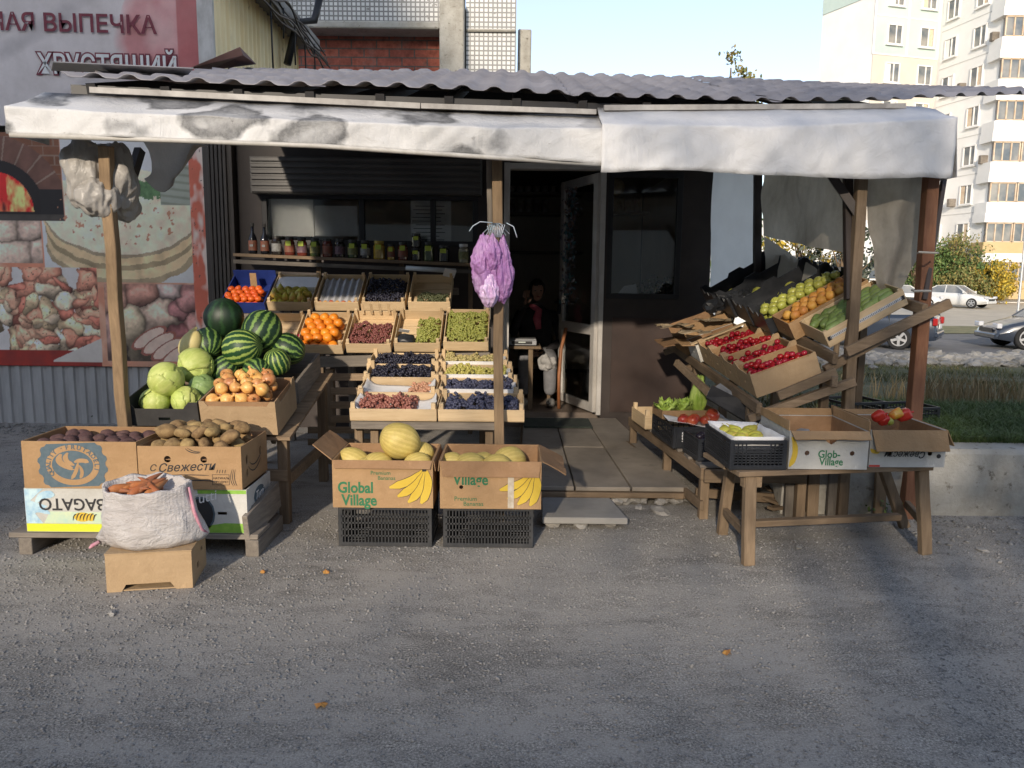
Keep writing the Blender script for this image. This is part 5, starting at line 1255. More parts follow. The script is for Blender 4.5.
# ================================================================= BACK DISPLAY STAND
ds = thing('display_stand', 'timber stand with slatted sides carrying the two back rows of fruit crates', 'stand')
YR1, YR2 = 5.92, 6.38; tl_ = R(32)
a1, c1 = P(250,356,YR1), P(490,350,YR1); a2, c2 = P(226,312,YR2), P(456,312,YR2)
q = MB(); dv = Vector((0, math.cos(tl_), math.sin(tl_)))
q.beam(a1+Vector((0,.01,-.06)), c1+Vector((0,.01,-.06)), .04, .085); q.beam(a2+Vector((0,.01,-.05)), c2+Vector((0,.01,-.05)), .04, .08)
q.beam(a1+dv*.42+Vector((0,0,-.04)), c1+dv*.42+Vector((0,0,-.04)), .04, .06); q.beam(a2+dv*.38+Vector((0,0,-.04)), c2+dv*.38+Vector((0,0,-.04)), .04, .06)
q.build('rail', M['grey_x'], ds, bevel=.003)
for x in (a1.x+.05, P(330,400,5.95).x, c1.x-.05):
    MB().beam((x,5.97,0),(x,5.97,a1.z-.10),.06,.06).build('leg', M['wood_z'], ds, bevel=.003); MB().beam((x,6.8,0),(x,6.8,a2.z+.12),.06,.06).build('leg', M['grey_z'], ds, bevel=.003)
q = MB()
for py in (377, 391, 405, 419): q.beam(P(331,py,5.90), P(372,py,5.90), .02, .055)
for py in (430, 442): q.beam(P(308,py,5.86), P(372,py,5.86), .02, .05)
q.beam(P(296,372,5.7), P(272,440,5.2), .03, .09)
q.build('slat', M['wood_x'], ds, bevel=.002)
# blue mandarin crate
def tray(xl, xr, yb, Y, tilt=tl_, dy=0):
    a, c = P(xl, yb, Y), P(xr, yb, Y); return T((a+c)/2) @ RX(tilt), (c-a).length
Mb, wb = tray(222, 267, 313, YR2-.02); wb -= .01
o = carton('blue fruit crate of mandarins at the left end of the back row', Mb, wb, .42, .10, M['blue'], None, name='fruit_crate', t=.008, cat='crate', outl={'back': lambda L, h: rect(0,0,L,h+.05)})
q = MB(); q.box((0,0,0), (.055,.004,.13), T(.02,.30,.12) @ RX(-.35)); o = q.build('price_card', M['card'], M=None); o.matrix_world = Mb; tag(o, 'blank brown price card standing in the blue mandarin crate', 'card')
for p in hexfill(-wb/2+.012, wb/2-.012, .012, .26, .0285, .012, 2, .2, .03, lambda x, y: .02): put('mandarin', Mb @ T(p), 'bright mandarin in the blue crate', 'mandarin', 'mandarins in the blue crate')
def back_crate(xl, xr, yb, Y, label, h=.10, d=.42):
    Mx, w = tray(xl, xr, yb, Y); return Mx, w-.008, wood_crate(label, Mx, w-.008, d, h, posts=.022, tall=.012)
Mx, w, _ = back_crate(268, 313, 311, YR2, 'pale wooden crate of pears in the upper back row')
o = MB().box((0,.325,.045), (w-.02,.16,.06)).box((0,.21,.011),(w-.02,.38,.004)).build('paper_liner', M['paper']); o.matrix_world = Mx; tag(o, 'white paper lining behind the pears', 'paper')
for p in hexfill(-w/2+.012, w/2-.012, .012, .25, .032, .012, 2, .2, .03): put('pear', Mx @ T(p), 'yellow-green russet pear in the upper back crate', 'pear', 'pears in the upper back crate', .95, RX(rng.uniform(-.6,.8)) @ RY(rng.uniform(-.5,.5)))
Mx, w, _ = back_crate(315, 360, 311, YR2, 'nearly empty crate with a corrugated white liner in the upper back row')
q = MB(); vs = []; 
for i in range(61):
    x = -(w-.03)/2+(w-.03)*i/60; z = .03+.012*math.sin(i/60*2*PI*6); vs += [(x,.015,z),(x,.40,z+.02)]
q.add(vs, [(2*i,2*i+2,2*i+3,2*i+1) for i in range(60)]); o = q.build('corrugated_liner', mat('grey_white_liner', (.42,.42,.43), (.52,.52,.53), 5, .6), sol=.002); o.matrix_world = Mx; tag(o, 'corrugated grey-white liner inside the nearly empty crate', 'liner')
for i in range(7): put('red_apple' if i % 2 == 0 else 'peach', Mx @ T(-.15+.05*i, .04, .055), 'one of the last small fruits along the bottom edge of the nearly empty crate', 'fruit', 'last fruits in the nearly empty crate', .6)
Mx, w, _ = back_crate(362, 406, 311, YR2, 'crate of very dark grapes in the upper back row')
berries('grape_bunches', heap(-w/2+.015, w/2-.015, .01, .37, .01, .12, .010, 3), .0095, GR['black'], 'very dark grapes in the upper back row', Mx, 1.25)
Mx, w, _ = back_crate(408, 451, 311, YR2, 'crate with a few leftover green grapes and a price slip in the upper back row')
berries('grape_bunches', heap(-w/2+.06, w/2-.015, .01, .20, .01, .075, .010, 5, .15), .009, GR['dull'], 'leftover dull green grapes in the upper back row', Mx, 1.2)
q = MB(); q.box((0,0,0), (.10,.004,.09), T(w/2-.03,.40,.115) @ RX(.2) @ RY(.3)); o = q.build('price_slip', M['paper']); o.matrix_world = Mx; tag(o, 'small white paper slip on the right corner of the leftover grape crate', 'paper slip')
# lower back row
def row1(xl, xr, label): return back_crate(xl, xr, 355-.02*(xl-252), YR1, label, .10, .44)
Mx, w, _ = row1(252, 295, 'pale crate with a few pink radishes in the lower back row beside the watermelons')
for i, (x, y) in enumerate(((.03,.06),(.09,.05),(.15,.06),(.06,.11),(.12,.12),(.155,.17),(.10,.18),(.04,.17))): put('radish', Mx @ T(x, y, .045), 'pink-red radish in the lower back row', 'radish', 'radishes beside the watermelons', 1.0)
Mx, w, _ = row1(297, 344, 'pale crate of oranges in the lower back row')
for p in hexfill(-w/2+.012, w/2-.012, .012, .40, .0375, .012, 2, .15, .0): put('orange', Mx @ T(p), 'ripe orange in the lower back row crate', 'orange', 'oranges in the wooden crate')
Mx, w, _ = row1(346, 392, 'pale crate of small red grapes in the lower back row')
berries('grape_bunches', heap(-w/2+.015, w/2-.015, .01, .30, .01, .115, .0085, 8), .0085, GR['red'], 'small red grapes in the lower back row', Mx, 1.1)
for i in range(4): 
    q = MB(); q.box((-.10+.07*i,.42,.12),(.02,.006,.10)); o = q.build('slat_piece', M['pine_z']); o.matrix_world = Mx; tag(o, 'upright pale slat behind the small red grapes', 'slat', 'slats behind the red grapes')
Mx, w, _ = row1(394, 441, 'crate half full of green grapes with a black folded bag in the lower back row')
berries('grape_bunches', heap(-.02, w/2-.015, .02, .36, .01, .11, .009, 12), .0088, GR['green'], 'green grapes in the right half of the crate with the black bag', Mx, 1.2)
q = MB(); q.blob(T(-.10,.075,.06) @ SCL(.075,.055,.04), 3, 0, .3, 2, 4); o = q.build('black_bag', M['plastic'], smooth=True); o.matrix_world = Mx; tag(o, 'small black folded bag in the half full green grape crate', 'bag')
q = MB(); q.box((0,0,0), (.08,.003,.05), T(-.11,.14,.10) @ RX(.5) @ RY(.3)); o = q.build('price_slip', M['paper']); o.matrix_world = Mx; tag(o, 'white slip of paper behind the small black bag', 'paper slip')
Mx, w, _ = row1(443, 489, 'crate brimming with green grapes at the right end of the lower back row')
berries('grape_bunches', heap(-w/2+.012, w/2-.012, .01, .42, .01, .125, .0085, 14, dens=1.15), .0085, GR['green'], 'green grapes filling the rightmost crate of the lower back row', Mx, 1.2)
# ================================================================= STEPPED GRAPE CRATES
gt = thing('grape_table', 'low timber trestle under the stepped grape crates', 'table')
a, c = P(351,425,4.70), P(497,425,4.70)
z0 = P(400,419,4.68).z
q = MB(); q.box(((a.x+c.x)/2, 4.78, z0-.045), (c.x-a.x, .16, .05), j=.002); q.build('front_beam', M['grey_x'], gt, bevel=.004)
q = MB(); rise = (P(400,361,5.64).z-.085-z0)/(5.64-4.68); an = math.atan(rise)
for x in (a.x+.05, (a.x+c.x)/2, c.x-.05): q.beam((x,4.72,z0-.040),(x,5.92,z0-.040+1.2*rise),.05,.05)
q.build('rail', M['grey_y'], gt)
for (x, y) in ((a.x+.03,4.8),(a.x+.13,4.8),(c.x-.05,4.8),(a.x+.05,5.85),(c.x-.05,5.85)): MB().beam((x,y,0),(x,y,z0-.072+(y-4.8)*rise),.05,.05).build('leg', M['wood_z'], gt, bevel=.003)
GC = [(349,437,419,.60,4.68,'rose','short rows of rose grapes','pink',0), (357,437,0,0,5.0,'pink','a few pale pink grapes','',1), (363,437,0,0,5.32,'black','black grapes','',2), (367,437,0,0,5.64,'black','black grapes','',3)]
side = [('L', (349,437),(357,436.5),(363,436.5),(367,436.5), ('rose','pink','black','black'), ('frontmost','second','third','rearmost')), ('R', (437.5,525),(437.5,519),(437.5,513),(437.5,508), ('blue','blue','lime','pale'), ('frontmost','second','third','rearmost'))]
desc = {'L': ('rose red grapes with white paper', 'a few pale pink grapes', 'black grapes', 'black grapes'), 'R': ('big dark blue grapes', 'dusty blue grapes', 'yellow-green grapes', 'pinkish green grapes')}
for (sd, e1, e2, e3, e4, cols, ords) in side:
    for k, (xl, xr) in enumerate((e1, e2, e3, e4)):
        Y = 4.68+.32*k; zc = z0-.013+.32*k*rise
        a_, c_ = P(xl, 400, Y).x, P(xr, 400, Y).x; w = c_-a_-.004; Mx = T((a_+c_)/2, Y, zc) @ RX(an)
        wood_crate('shallow crate of %s, %s in the %s grape column' % (desc[sd][k], ords[k], 'left' if sd == 'L' else 'right'), Mx, w, .31, .088, posts=.026, tall=.022)
        th = .0; x0g, x1g = -w/2+.035, w/2-.035
        if sd == 'L' and k == 1: x0g = .06
        if sd == 'L' and k == 0: x1g = .12
        lab = '%s in the %s crate of the %s column' % (desc[sd][k], ords[k], 'left' if sd == 'L' else 'right')
        lab = lab.replace(' with white paper', '')
        berries('grape_bunches', heap(x0g, x1g, .015, .29, .008, .112 if not (sd == 'L' and k == 1) else .08, .0105, 20+k+(5 if sd == 'R' else 0), dens=1.05), .0105 if cols[k] in ('blue','black') else .0095, GR[cols[k]], lab, Mx, 1.2)
        if sd == 'L' and k < 2:
            q = cloth('paper_liner', (lambda w: (lambda u, v: Vector((-w/2+.02+(w-.04)*u, .015+.27*v, .022+.06*(abs(u-.5)*2)**6+.05*abs(v-.5)**2))))(w), 24, 12, M['paper'], .018, 9, k); q.matrix_world = Mx
            tag(q, 'crumpled white paper lining the %s crate of the left grape column' % ords[k], 'paper')
        if sd == 'R' and k > 0:
            q = MB(); q.box((w/2-.035,.15,.07),(.03,.22,.006)); q.box((0,.012,.076),(w-.08,.006,.05)); o = q.build('paper_liner', M['paper']); o.matrix_world = Mx; tag(o, 'white paper edge showing in the %s crate of the right grape column' % ords[k], 'paper')
# purple bags on the centre post ---------------------------------------------------------------
n = NT('purple_film'); cc = n.ramp(n.noise(5, 4, .6), [(.3, (.50,.22,.56)), (.55, (.64,.36,.69)), (.75, (.78,.58,.80))]); n.col(cc); n.b.inputs['Roughness'].default_value = .28
tlb = n.node('ShaderNodeBsdfTranslucent'); n.link(cc, tlb.inputs[0]); ms = n.node('ShaderNodeMixShader'); ms.inputs[0].default_value = .35
n.link(n.b.outputs[0], ms.inputs[1]); n.link(tlb.outputs[0], ms.inputs[2]); n.link(ms.outputs[0], n.n['Material Output'].inputs[0]); n.bump(n.noise(14, 5, .65, None, 1.2), .8, .02); PUR = n.m
bg = thing('bag_bundle', 'bundle of purple plastic carrier bags hanging from the centre post', 'bags', T(P(496,232,4.50)))
sc = 4.5/773
def bagpart(cx, cy, rx, rz, seed, yo=0, m=PUR, nm='bag'):
    q = MB(); vs = []; vv, fs = ico(5)
    for v in vv:
        t = math.atan2(v.y, v.x); pl = .10*math.sin(t*7+seed+v.z*2)*(1-abs(v.z)*.3); k = 1+pl+.22*noise.noise(v*1.6+Vector((seed*3,0,0)))-.34*abs(noise.noise(v*2.8+Vector((0,seed,0))))-.14*abs(noise.noise(v*6.5+Vector((0,0,seed))))
        tp = 1-.55*max(0, v.z)
        vs.append(Vector((cx*sc+v.x*rx*sc*k*tp, yo+v.y*.075*k*tp, -cy*sc+v.z*rz*sc*(1+.12*noise.noise(v*3+Vector((seed,seed,0)))))))
    q.add(vs, fs).build(nm, m, bg, smooth=True)
bagpart(-10, 34, 16, 31, 1); bagpart(7, 36, 11, 33, 2, .01); bagpart(-13, 24, 11, 22, 6, -.03); bagpart(-3, 20, 9, 18, 5, -.035)
bagpart(-6, 55, 10, 19, 3, -.035, mat('pale_purple_film', (.60,.38,.63), (.74,.56,.77), 22, .25, .7, 18, trans=0), 'bag_tail')
q = MB()
for i in range(9):
    a = -12+i*3; q.tube([(a*.4*sc,-.01,-.03),(a*.7*sc,-.03+.01*(i%3),.03+.01*math.sin(i)),(a*.2*sc,.0,.05),(a*1.1*sc,.0,-.01-.01*(i%2))], .0028, 5)
q.tube([(-.02,-.02,.05),(-.09,-.03,.055),(-.13,-.04,.03),(-.15,-.05,.0)], .003, 5); q.tube([(.06,-.02,.05),(.10,-.02,.03),(.12,-.03,-.03)], .003, 5)
q.build('handle_strings', mat('pale_blue_string', (.35,.50,.55), (.60,.60,.68), 20, .5), bg, smooth=True)
# ================================================================= JAR SHELF
sh = thing('jar_shelf', 'brown plank shelf of jars across the kiosk window', 'shelf')
YSH = 7.08; sa, sb = P(234,253,YSH), P(488,264,YSH)
q = MB(); q.beam(sa+Vector((0,.08,-.015)), sb+Vector((0,.08,-.015)), .22, .028, n=4, j=.001); q.build('board', M['wood_x'], sh, bevel=.002)
q = MB(); q.beam(sa+Vector((0,-.02,-.075)), sb+Vector((0,-.02,-.075)), .02, .035); q.build('under_rail', M['grey_x'], sh)
for px in (316, 400, 470):
    t = (px-234)/254; p = sa.lerp(sb, t); MB().beam(p+Vector((0,.10,-.03)), Vector((p.x, p.y+.10, 0.0)), .04, .04).build('support', M['wood_z'], sh)
LIDM = mat('dark_lid', (.03,.028,.025), rough=.4); TAGM = mat('yellow_green_sticker', (.42,.50,.05), (.50,.56,.08), 9, .6); LAB = [mat('jar_label_%s' % n_, c_, c2_, 40, .6) for n_, c_, c2_ in (('rust',(.28,.07,.04),(.16,.10,.06)),('olive',(.12,.14,.05),(.28,.24,.10)),('grey',(.34,.34,.32),(.18,.17,.16)),('purple',(.10,.05,.08),(.20,.12,.12)))]
def jarmat(nm, c): return mat(nm, c, tuple(k*1.6 for k in c), 20, .08, coat=.3)
JM = {'dark': jarmat('dark_preserve_glass', (.02,.015,.012)), 'red': jarmat('red_preserve_glass', (.10,.02,.012)), 'honey': jarmat('honey_glass', (.32,.20,.03)), 'green': jarmat('green_preserve_glass', (.035,.05,.015)), 'beans': jarmat('beans_glass', (.20,.18,.13)), 'black': jarmat('black_bottle_glass', (.008,.008,.010))}
def jar(px, kind, lab, r=.045, h=.165, lid=LIDM, tagm=True, lb=0, dz=0, dy=0):
    t = (px-234)/254; p = sa.lerp(sb, t)+Vector((0,.06+dy,dz)); o = thing('jar', lab, 'jar', T(p))
    MB().lathe([(.001,.001),(r*.92,.001),(r,.01),(r,h*.72),(r*.80,h*.82),(r*.78,h*.86),(.001,h*.86)], 18).build('glass_body', JM[kind], o, smooth=False)
    MB().lathe([(.001,h*.862),(r*.86,h*.862),(r*.86,h),(.001,h*1.0)], 18).build('lid', lid, o)
    if lb is not None: MB().lathe([(r+.0006,h*.18),(r+.0012,h*.18),(r+.0012,h*.60),(r+.0006,h*.60)], 18).build('label_band', LAB[lb], o)
    if tagm: MB().box((.0,-r-.004,h*.66), (r*1.05,.003,h*.26)).build('price_tag', TAGM, o)
    return o
def bottle(px, lab):
    t = (px-234)/254; p = sa.lerp(sb, t)+Vector((0,.06,0)); o = thing('bottle', lab, 'bottle', T(p))
    MB().lathe([(.001,.001),(.036,.001),(.038,.012),(.038,.13),(.030,.16),(.014,.19),(.013,.245),(.001,.245)], 16).build('glass_body', JM['black'], o, smooth=True)
    MB().lathe([(.001,.246),(.016,.246),(.016,.275),(.001,.275)], 12).build('cap', LIDM, o); MB().lathe([(.0386,.03),(.0394,.03),(.0394,.12),(.0386,.12)], 16).build('label_band', LAB[0], o)
    MB().box((0,-.041,.075), (.03,.003,.02)).build('label_patch', LAB[2], o)
bottle(251, 'dark sauce bottle at the very left of the jar shelf'); bottle(263, 'dark sauce bottle second from the left on the jar shelf')
jar(275, 'dark', 'dark jar with a white label next to the sauce bottles', lb=2, tagm=False, h=.17)
jar(288, 'red', 'reddish jar with a rust label, first with a yellow-green tag from the left')
jar(300.5, 'red', 'reddish jar with a purple label, second with a yellow-green tag', lb=3)
jar(313.5, 'green', 'jar with an olive label, third with a yellow-green tag', lb=1)
jar(326, 'red', 'jar with a rust label and no price tag', tagm=False, lb=0)
jar(338.5, 'dark', 'dark purple jar without a tag', tagm=False, lb=3)
jar(351.5, 'green', 'olive jar with a tag, right of the dark purple jar', lb=1)
jar(364, 'dark', 'jar with a grey label and a yellow-green tag, left of the honey', lb=2)
jar(378, 'honey', 'wide amber jar of honey with a yellow lid', r=.052, h=.165, lb=None, lid=mat('yellow_lid', (.45,.33,.05), rough=.4))
jar(390, 'honey', 'small amber jar right of the wide honey jar', r=.034, h=.14, lb=0)
jar(402, 'red', 'rusty red jar with a round tag near the middle right of the shelf', lb=0)
jar(415, 'dark', 'dark jar carrying another jar on its lid', h=.115, lb=None); jar(415.5, 'dark', 'dark jar stacked on top of another jar', r=.045, h=.13, dz=.117, lb=None)
jar(428, 'green', 'dark green jar left of the two black ones', r=.050, h=.175, lb=None)
jar(443, 'black', 'squat black jar at the right before the gap', r=.052, h=.15, lb=None)
jar(463, 'beans', 'jar of pale beans with a white lid alone at the right end', lid=M['white'], lb=1, h=.17, tagm=False)
q = MB(); q.tube([P(406,268,6.95), P(456,271,6.95)], .022, 12); o = q.build('lamp_tube', mat('frosted_tube', (.6,.62,.63), rough=.2), smooth=True); tag(o, 'unlit white tube lying just under the jar shelf', 'tube')
# ================================================================= SCALE TABLE and PERSON inside
YT = 7.62
a, c = P(502,346,YT), P(541,346,YT); ztb = a.z
t = thing('counter_table', 'small wooden table with the scale in the kiosk doorway', 'table')
MB().box(((a.x+c.x)/2, YT+.20, ztb-.015), (c.x-a.x, .40, .028)).build('tabletop', M['wood_x'], t, bevel=.003)
for x in (a.x+.03, c.x-.10): 
    for y in (YT+.04, YT+.36): MB().beam((x,y,.152),(x,y,ztb-.03),.045,.045).build('leg', M['wood_z'], t, bevel=.002)
s = thing('scale', 'flat grey electronic weighing scale on the doorway table', 'scale', T((a.x+c.x)/2+.005, YT+.03, ztb+.001) @ SCL(1,1,1))
MB().box((0,.13,.03), (.29,.26,.05)).build('body', mat('grey_scale_plastic', (.30,.31,.33), (.38,.39,.40), 5, .4), s, bevel=.006)
MB().box((0,.15,.062), (.28,.24,.008)).build('pan', M['steel'], s, bevel=.002); MB().box((0,-.003,.032), (.20,.005,.028)).build('display', M['darker'], s)
MB().box((0.0,-.0065,.036), (.07,.002,.012)).build('keypad', mat('pale_keypad', (.5,.55,.5), rough=.5), s)
def skin(name, joints, bones, m, parent=None, sub=2, root=0):
    me = D.meshes.new(name); me.from_pydata([j[0] for j in joints], bones, []); me.update()
    o = D.objects.new(name, me); COL.objects.link(o)
    if parent: o.parent = parent
    md = o.modifiers.new('skin', 'SKIN'); md.use_smooth_shade = True
    if not me.skin_vertices: 
        bm = bmesh.new(); bm.from_mesh(me); bm.verts.layers.skin.verify(); bm.to_mesh(me); bm.free()
    for i, j in enumerate(joints):
        r = j[1]; me.skin_vertices[0].data[i].radius = r if isinstance(r, tuple) else (r, r); me.skin_vertices[0].data[i].use_root = (i == root)
    sb = o.modifiers.new('sub', 'SUBSURF'); sb.levels = sub; sb.render_levels = sub
    me.materials.append(m)
    return o
SKINM = mat('skin_tone', (.42,.24,.17), (.48,.28,.20), 9, .55, sss=.05)
pf = P(537,291,8.35); gx = pf.x; gz = pf.z
pe = thing('person', 'seated person in dark coat and pink scarf inside the doorway, hand at the ear', 'person', T(gx, 8.35, .15))
hz = gz-.15
seatz = .50
J = [((0,.06,seatz+.02),(.17,.14)), ((0,.05,seatz+.22),(.165,.12)), ((0,.03,hz-.34),(.18,.115)), ((0,.02,hz-.19),(.10,.08)), ((0,.01,hz-.12),(.052,.05)),
 ((.09,-.02,seatz),(.10,.09)), ((.13,-.46,seatz-.01),(.070,.068)), ((.14,-.42,.10),(.048,.048)), ((-.09,-.02,seatz),(.10,.09)), ((-.13,-.46,seatz-.01),(.070,.068)), ((-.12,-.40,.10),(.048,.048)),
 ((.19,.03,hz-.26),(.065,.06)), ((.27,-.05,hz-.52),(.050,.050)), ((.10,-.30,hz-.62),(.036,.036)),
 ((-.19,.03,hz-.26),(.065,.06)), ((-.26,-.16,hz-.46),(.050,.05)), ((-.135,-.10,hz-.17),(.034,.034))]
B_ = [(0,1),(1,2),(2,3),(3,4),(0,5),(5,6),(6,7),(0,8),(8,9),(9,10),(2,11),(11,12),(12,13),(2,14),(14,15),(15,16)]
skin('body', J, B_, mat('dark_coat_cloth', (.018,.016,.018), (.03,.027,.03), 9, .9), pe)
for sx_ in (1,-1):
    skin('trouser_leg', [((sx_*.10,-.08,seatz+.005),(.108,.098)), ((sx_*.13,-.465,seatz-.005),(.082,.078)), ((sx_*.135,-.42,.10),(.066,.064))], [(0,1),(1,2)], mat('grey_trouser_cloth', (.16,.16,.17), (.22,.22,.23), 12, .9), pe)
    q = MB(); q.blob(T(sx_*.14,-.50,.045) @ SCL(.048,.125,.045), 3, 0, .12, 2, 3); q.build('shoe', mat('pale_worn_shoe', (.26,.25,.23), (.36,.35,.33), 9, .7), pe, smooth=True)
# head
hd = MB(); vv, fs = ico(4); vs = []
for v in vv:
    x, y, z = v.x*.072, v.y*.090, v.z*.108
    if z < 0: x *= 1+.30*z/.108*.9; y *= 1+.12*z/.108
    if y < 0: y += .010*math.exp(-((x/.03)**2+((z+.002)/.04)**2))*-0
    e = math.exp(-(((abs(x)-.030)/.016)**2+((z-.012)/.013)**2)); 
    if y < 0: y += .010*e; y -= .024*math.exp(-((x/.012)**2+((z+.018)/.022)**2)); y -= .006*math.exp(-((x/.024)**2+((z+.052)/.010)**2)); y -= .008*math.exp(-((x/.022)**2+((z+.088)/.018)**2))
    vs.append((x, y, z))
hm = T(0,-.02,hz) @ RZ(.12) @ RX(.08)
head = hd.add(vs, fs).build('head', SKINM, pe, smooth=True, M=hm)
q = MB()
for sx_ in (1,-1): q.blob(T(sx_*.030,-.076,.012) @ SCL(.012,.008,.006), 2)
q.build('eye', M['darker'], head, smooth=True)
q = MB(); q.blob(T(0,-.090,-.052) @ SCL(.022,.006,.007), 2); q.build('mouth', mat('lip', (.35,.10,.09), rough=.5), head, smooth=True)
q = MB()
for sx_ in (1,-1): q.blob(T(sx_*.073,.0,0) @ SCL(.010,.020,.030), 2)
q.build('ear', SKINM, head, smooth=True)
q = MB(); vs = [];
for v in vv:
    vs.append((v.x*.084*(1+.05*noise.noise(v*4)), v.y*.100+.018, v.z*.110+.018))
fs2 = [f for f in fs if not all((vs[i][1] < -.035 and vs[i][2] < .075) for i in f)]
q.add(vs, fs2).build('hair', mat('dark_hair', (.016,.012,.010), (.03,.022,.018), 40, .6, .5, 90), head, smooth=True, sol=.008)
def hand(base, fdir, side, parent, s=1.0):
    """palm plus five curled fingers; fdir = direction the fingers point, side = thumb direction"""
    f = Vector(fdir).normalized(); sd = Vector(side).normalized(); nrm = f.cross(sd); b = Vector(base)
    J = [(b, (.024,.018)), (b+f*.05, (.036,.014)), (b+f*.085, (.036,.012))]; Bn = [(0,1),(1,2)]
    o = skin('hand', J, Bn, SKINM, parent, 1)
    for k, L in enumerate((.072,.080,.074,.058)):
        p0 = b+f*.075+sd*(.027-.018*k)
        J = [(p0, .0095), (p0+f*.035, .0088), (p0+f*(.030+L*.45)+nrm*.012, .008), (p0+f*(.030+L*.72)+nrm*.032, .007)]
        skin('finger', J, [(0,1),(1,2),(2,3)], SKINM, o, 1)
    p0 = b+f*.025+sd*.025
    skin('thumb', [(p0,.012),(p0+sd*.028+f*.025,.0105),(p0+sd*.032+f*.055+nrm*.008,.009)], [(0,1),(1,2)], SKINM, o, 1)
hand((-.128,-.10,hz-.145), (.10,.02,1), (1,-.2,0), pe); hand((.09,-.32,hz-.625), (-1,-.45,-.1), (-.2,.2,1), pe)
q = MB(); q.tube([(-.075,-.03,hz-.15),(-.03,-.10,hz-.17),(.02,-.105,hz-.20),(.0,-.125,hz-.29),(.02,-.13,hz-.40)], [.02,.032,.04,.046,.03], 12, flat=.6); q.build('scarf', mat('pink_scarf', (.36,.06,.10), (.48,.12,.16), 18, .9, .4, 50), pe, smooth=True)
b = MB(); b.blob(T(pf.x+.10,7.85,.60) @ SCL(.085,.06,.08), 4, 0, .45, 1.6, 2); o = b.build('white_bag', mat('dull_white_bag', (.34,.33,.32), (.44,.43,.42), 8, .7, .5, 20), smooth=True); tag(o, 'crumpled white bag on the knees of the seated person', 'bag')
st = thing('stool', 'plain stool under the seated person inside the kiosk', 'stool', T(gx, 8.42, .15))
MB().box((0,0,.40), (.36,.34,.03)).build('seat', M['wood_x'], st, bevel=.004)
for (x, y) in ((-.14,-.13),(.14,-.13),(-.14,.13),(.14,.13)): MB().beam((x,y,.001),(x,y,.384),.035,.035).build('leg', M['wood_z'], st)
b = MB(); pz = P(561,345,7.75); b.tube([P(566,328,7.8), P(561,350,7.75), P(559,375,7.7), Vector((P(559,396,7.7).x,7.7,.16))], .018, 8); o = b.build('walking_stick', mat('orange_brown_wood', (.30,.11,.04), (.38,.16,.07), 5, .5), smooth=True); tag(o, 'orange-brown curved stick standing inside beside the open door', 'stick')
# garland on the door frame
def leaves(n_, fn, size, seed=0):
    rr = random.Random(seed); b = MB()
    for i in range(n_):
        p = fn(rr); s = size*rr.uniform(.6, 1.3); mm = T(p) @ Euler((rr.uniform(0,6.28), rr.uniform(0,6.28), rr.uniform(0,6.28))).to_matrix().to_4x4() @ SCL(s, s*.55, s)
        b.add([(-1,0,0),(-.35,.9,.12),(.4,.8,.1),(1,0,-.1),(.4,-.8,.1),(-.35,-.9,.12)], [(0,1,2,3,4,5)], mm, rr.randrange(3) if True else 0)
    return b
A, B = P(572,188,7.62), P(567,305,7.62)
gb = leaves(420, lambda r: A.lerp(B, r.random())+Vector((r.gauss(0,.035), r.gauss(0,.03), 0)), .022, 3)
o = gb.build('flower_garland', [mat('garland_teal', (.04,.10,.11), rough=.7), mat('garland_brown', (.10,.06,.05), rough=.8), mat('garland_grey', (.16,.17,.20), rough=.7)]); tag(o, 'garland of artificial leaves hanging beside the open kiosk door', 'garland')
b = MB(); p = P(616,187,7.66); b.lathe([(.001,-.01),(.05,-.008),(.085,.0),(.05,.012),(.001,.014)], 20, T(p) @ RX(PI/2)); o = b.build('straw_disc', mat('straw', (.30,.20,.08), (.42,.30,.13), 30, .8), smooth=True); tag(o, 'round straw ornament hanging inside the right kiosk window', 'ornament')
b = MB(); b.add([P(615,297,7.58), P(638,297,7.58), P(636,284,7.60), P(624,286,7.60)], [(0,1,2,3)]); o = b.build('paper_sheet', M['paper'], sol=.003); tag(o, 'white folded paper standing on the right window sill', 'paper')
gb = leaves(260, lambda r: P(r.gauss(662,11), min(298, r.gauss(289,6)), 7.68+r.random()*.15), .022, 8)
o = gb.build('potted_leaves', [mat('plant_dark_green', (.02,.045,.018), rough=.5), mat('plant_mid_green', (.04,.07,.025), rough=.5), mat('plant_grey_green', (.08,.09,.06), rough=.5)]); tag(o, 'dark leafy plant behind the glass of the right kiosk window', 'plant')
b = MB(); a_, c_ = P(608,299,7.56), P(678,299,7.56); b.box(((a_.x+c_.x)/2, 7.72, a_.z-.03), (c_.x-a_.x, .32, .03)); o = b.build('inner_sill', M['grey_x']); tag(o, 'board ledge inside the right kiosk window carrying the plant and paper', 'ledge')
# ================================================================= RIGHT TABLE
tt = thing('bench_table', 'weathered wooden bench table with three fruit boxes at the right front', 'table')
a, c = P(739,472,3.86), P(934,463,4.04); zt1 = P(739,472,3.86).z; dirx = Vector((c.x-a.x, c.y-a.y, 0)); L = dirx.length; yw = math.atan2(dirx.y, dirx.x)
Mt = T(a.x, a.y, zt1-.03) @ RZ(yw); tt.matrix_world = Mt
for k, (y0, ww) in enumerate(((.0,.15),(.158,.14),(.305,.15))): MB().box((L/2+rng.uniform(-.01,.01), y0+ww/2, .015), (L, ww, .028), j=.002).build('plank', M['wood_x'], tt, bevel=.003)
lf = Mt.inverted()
legs = [(G(748,565), .062), (G(925,554), .062), (G(722,534), .058), (G(905,528), .058)]
for (g, w_) in legs:
    g = lf @ g; y = min(max(g.y, .045), .42); x = min(max(g.x, .035), L-.035)
    MB().beam((g.x, g.y, g.z), (x, y, -.001), w_, w_*.7, up=(0,1,0), n=3, j=.003).build('leg', M['wood_z'], tt, bevel=.004)
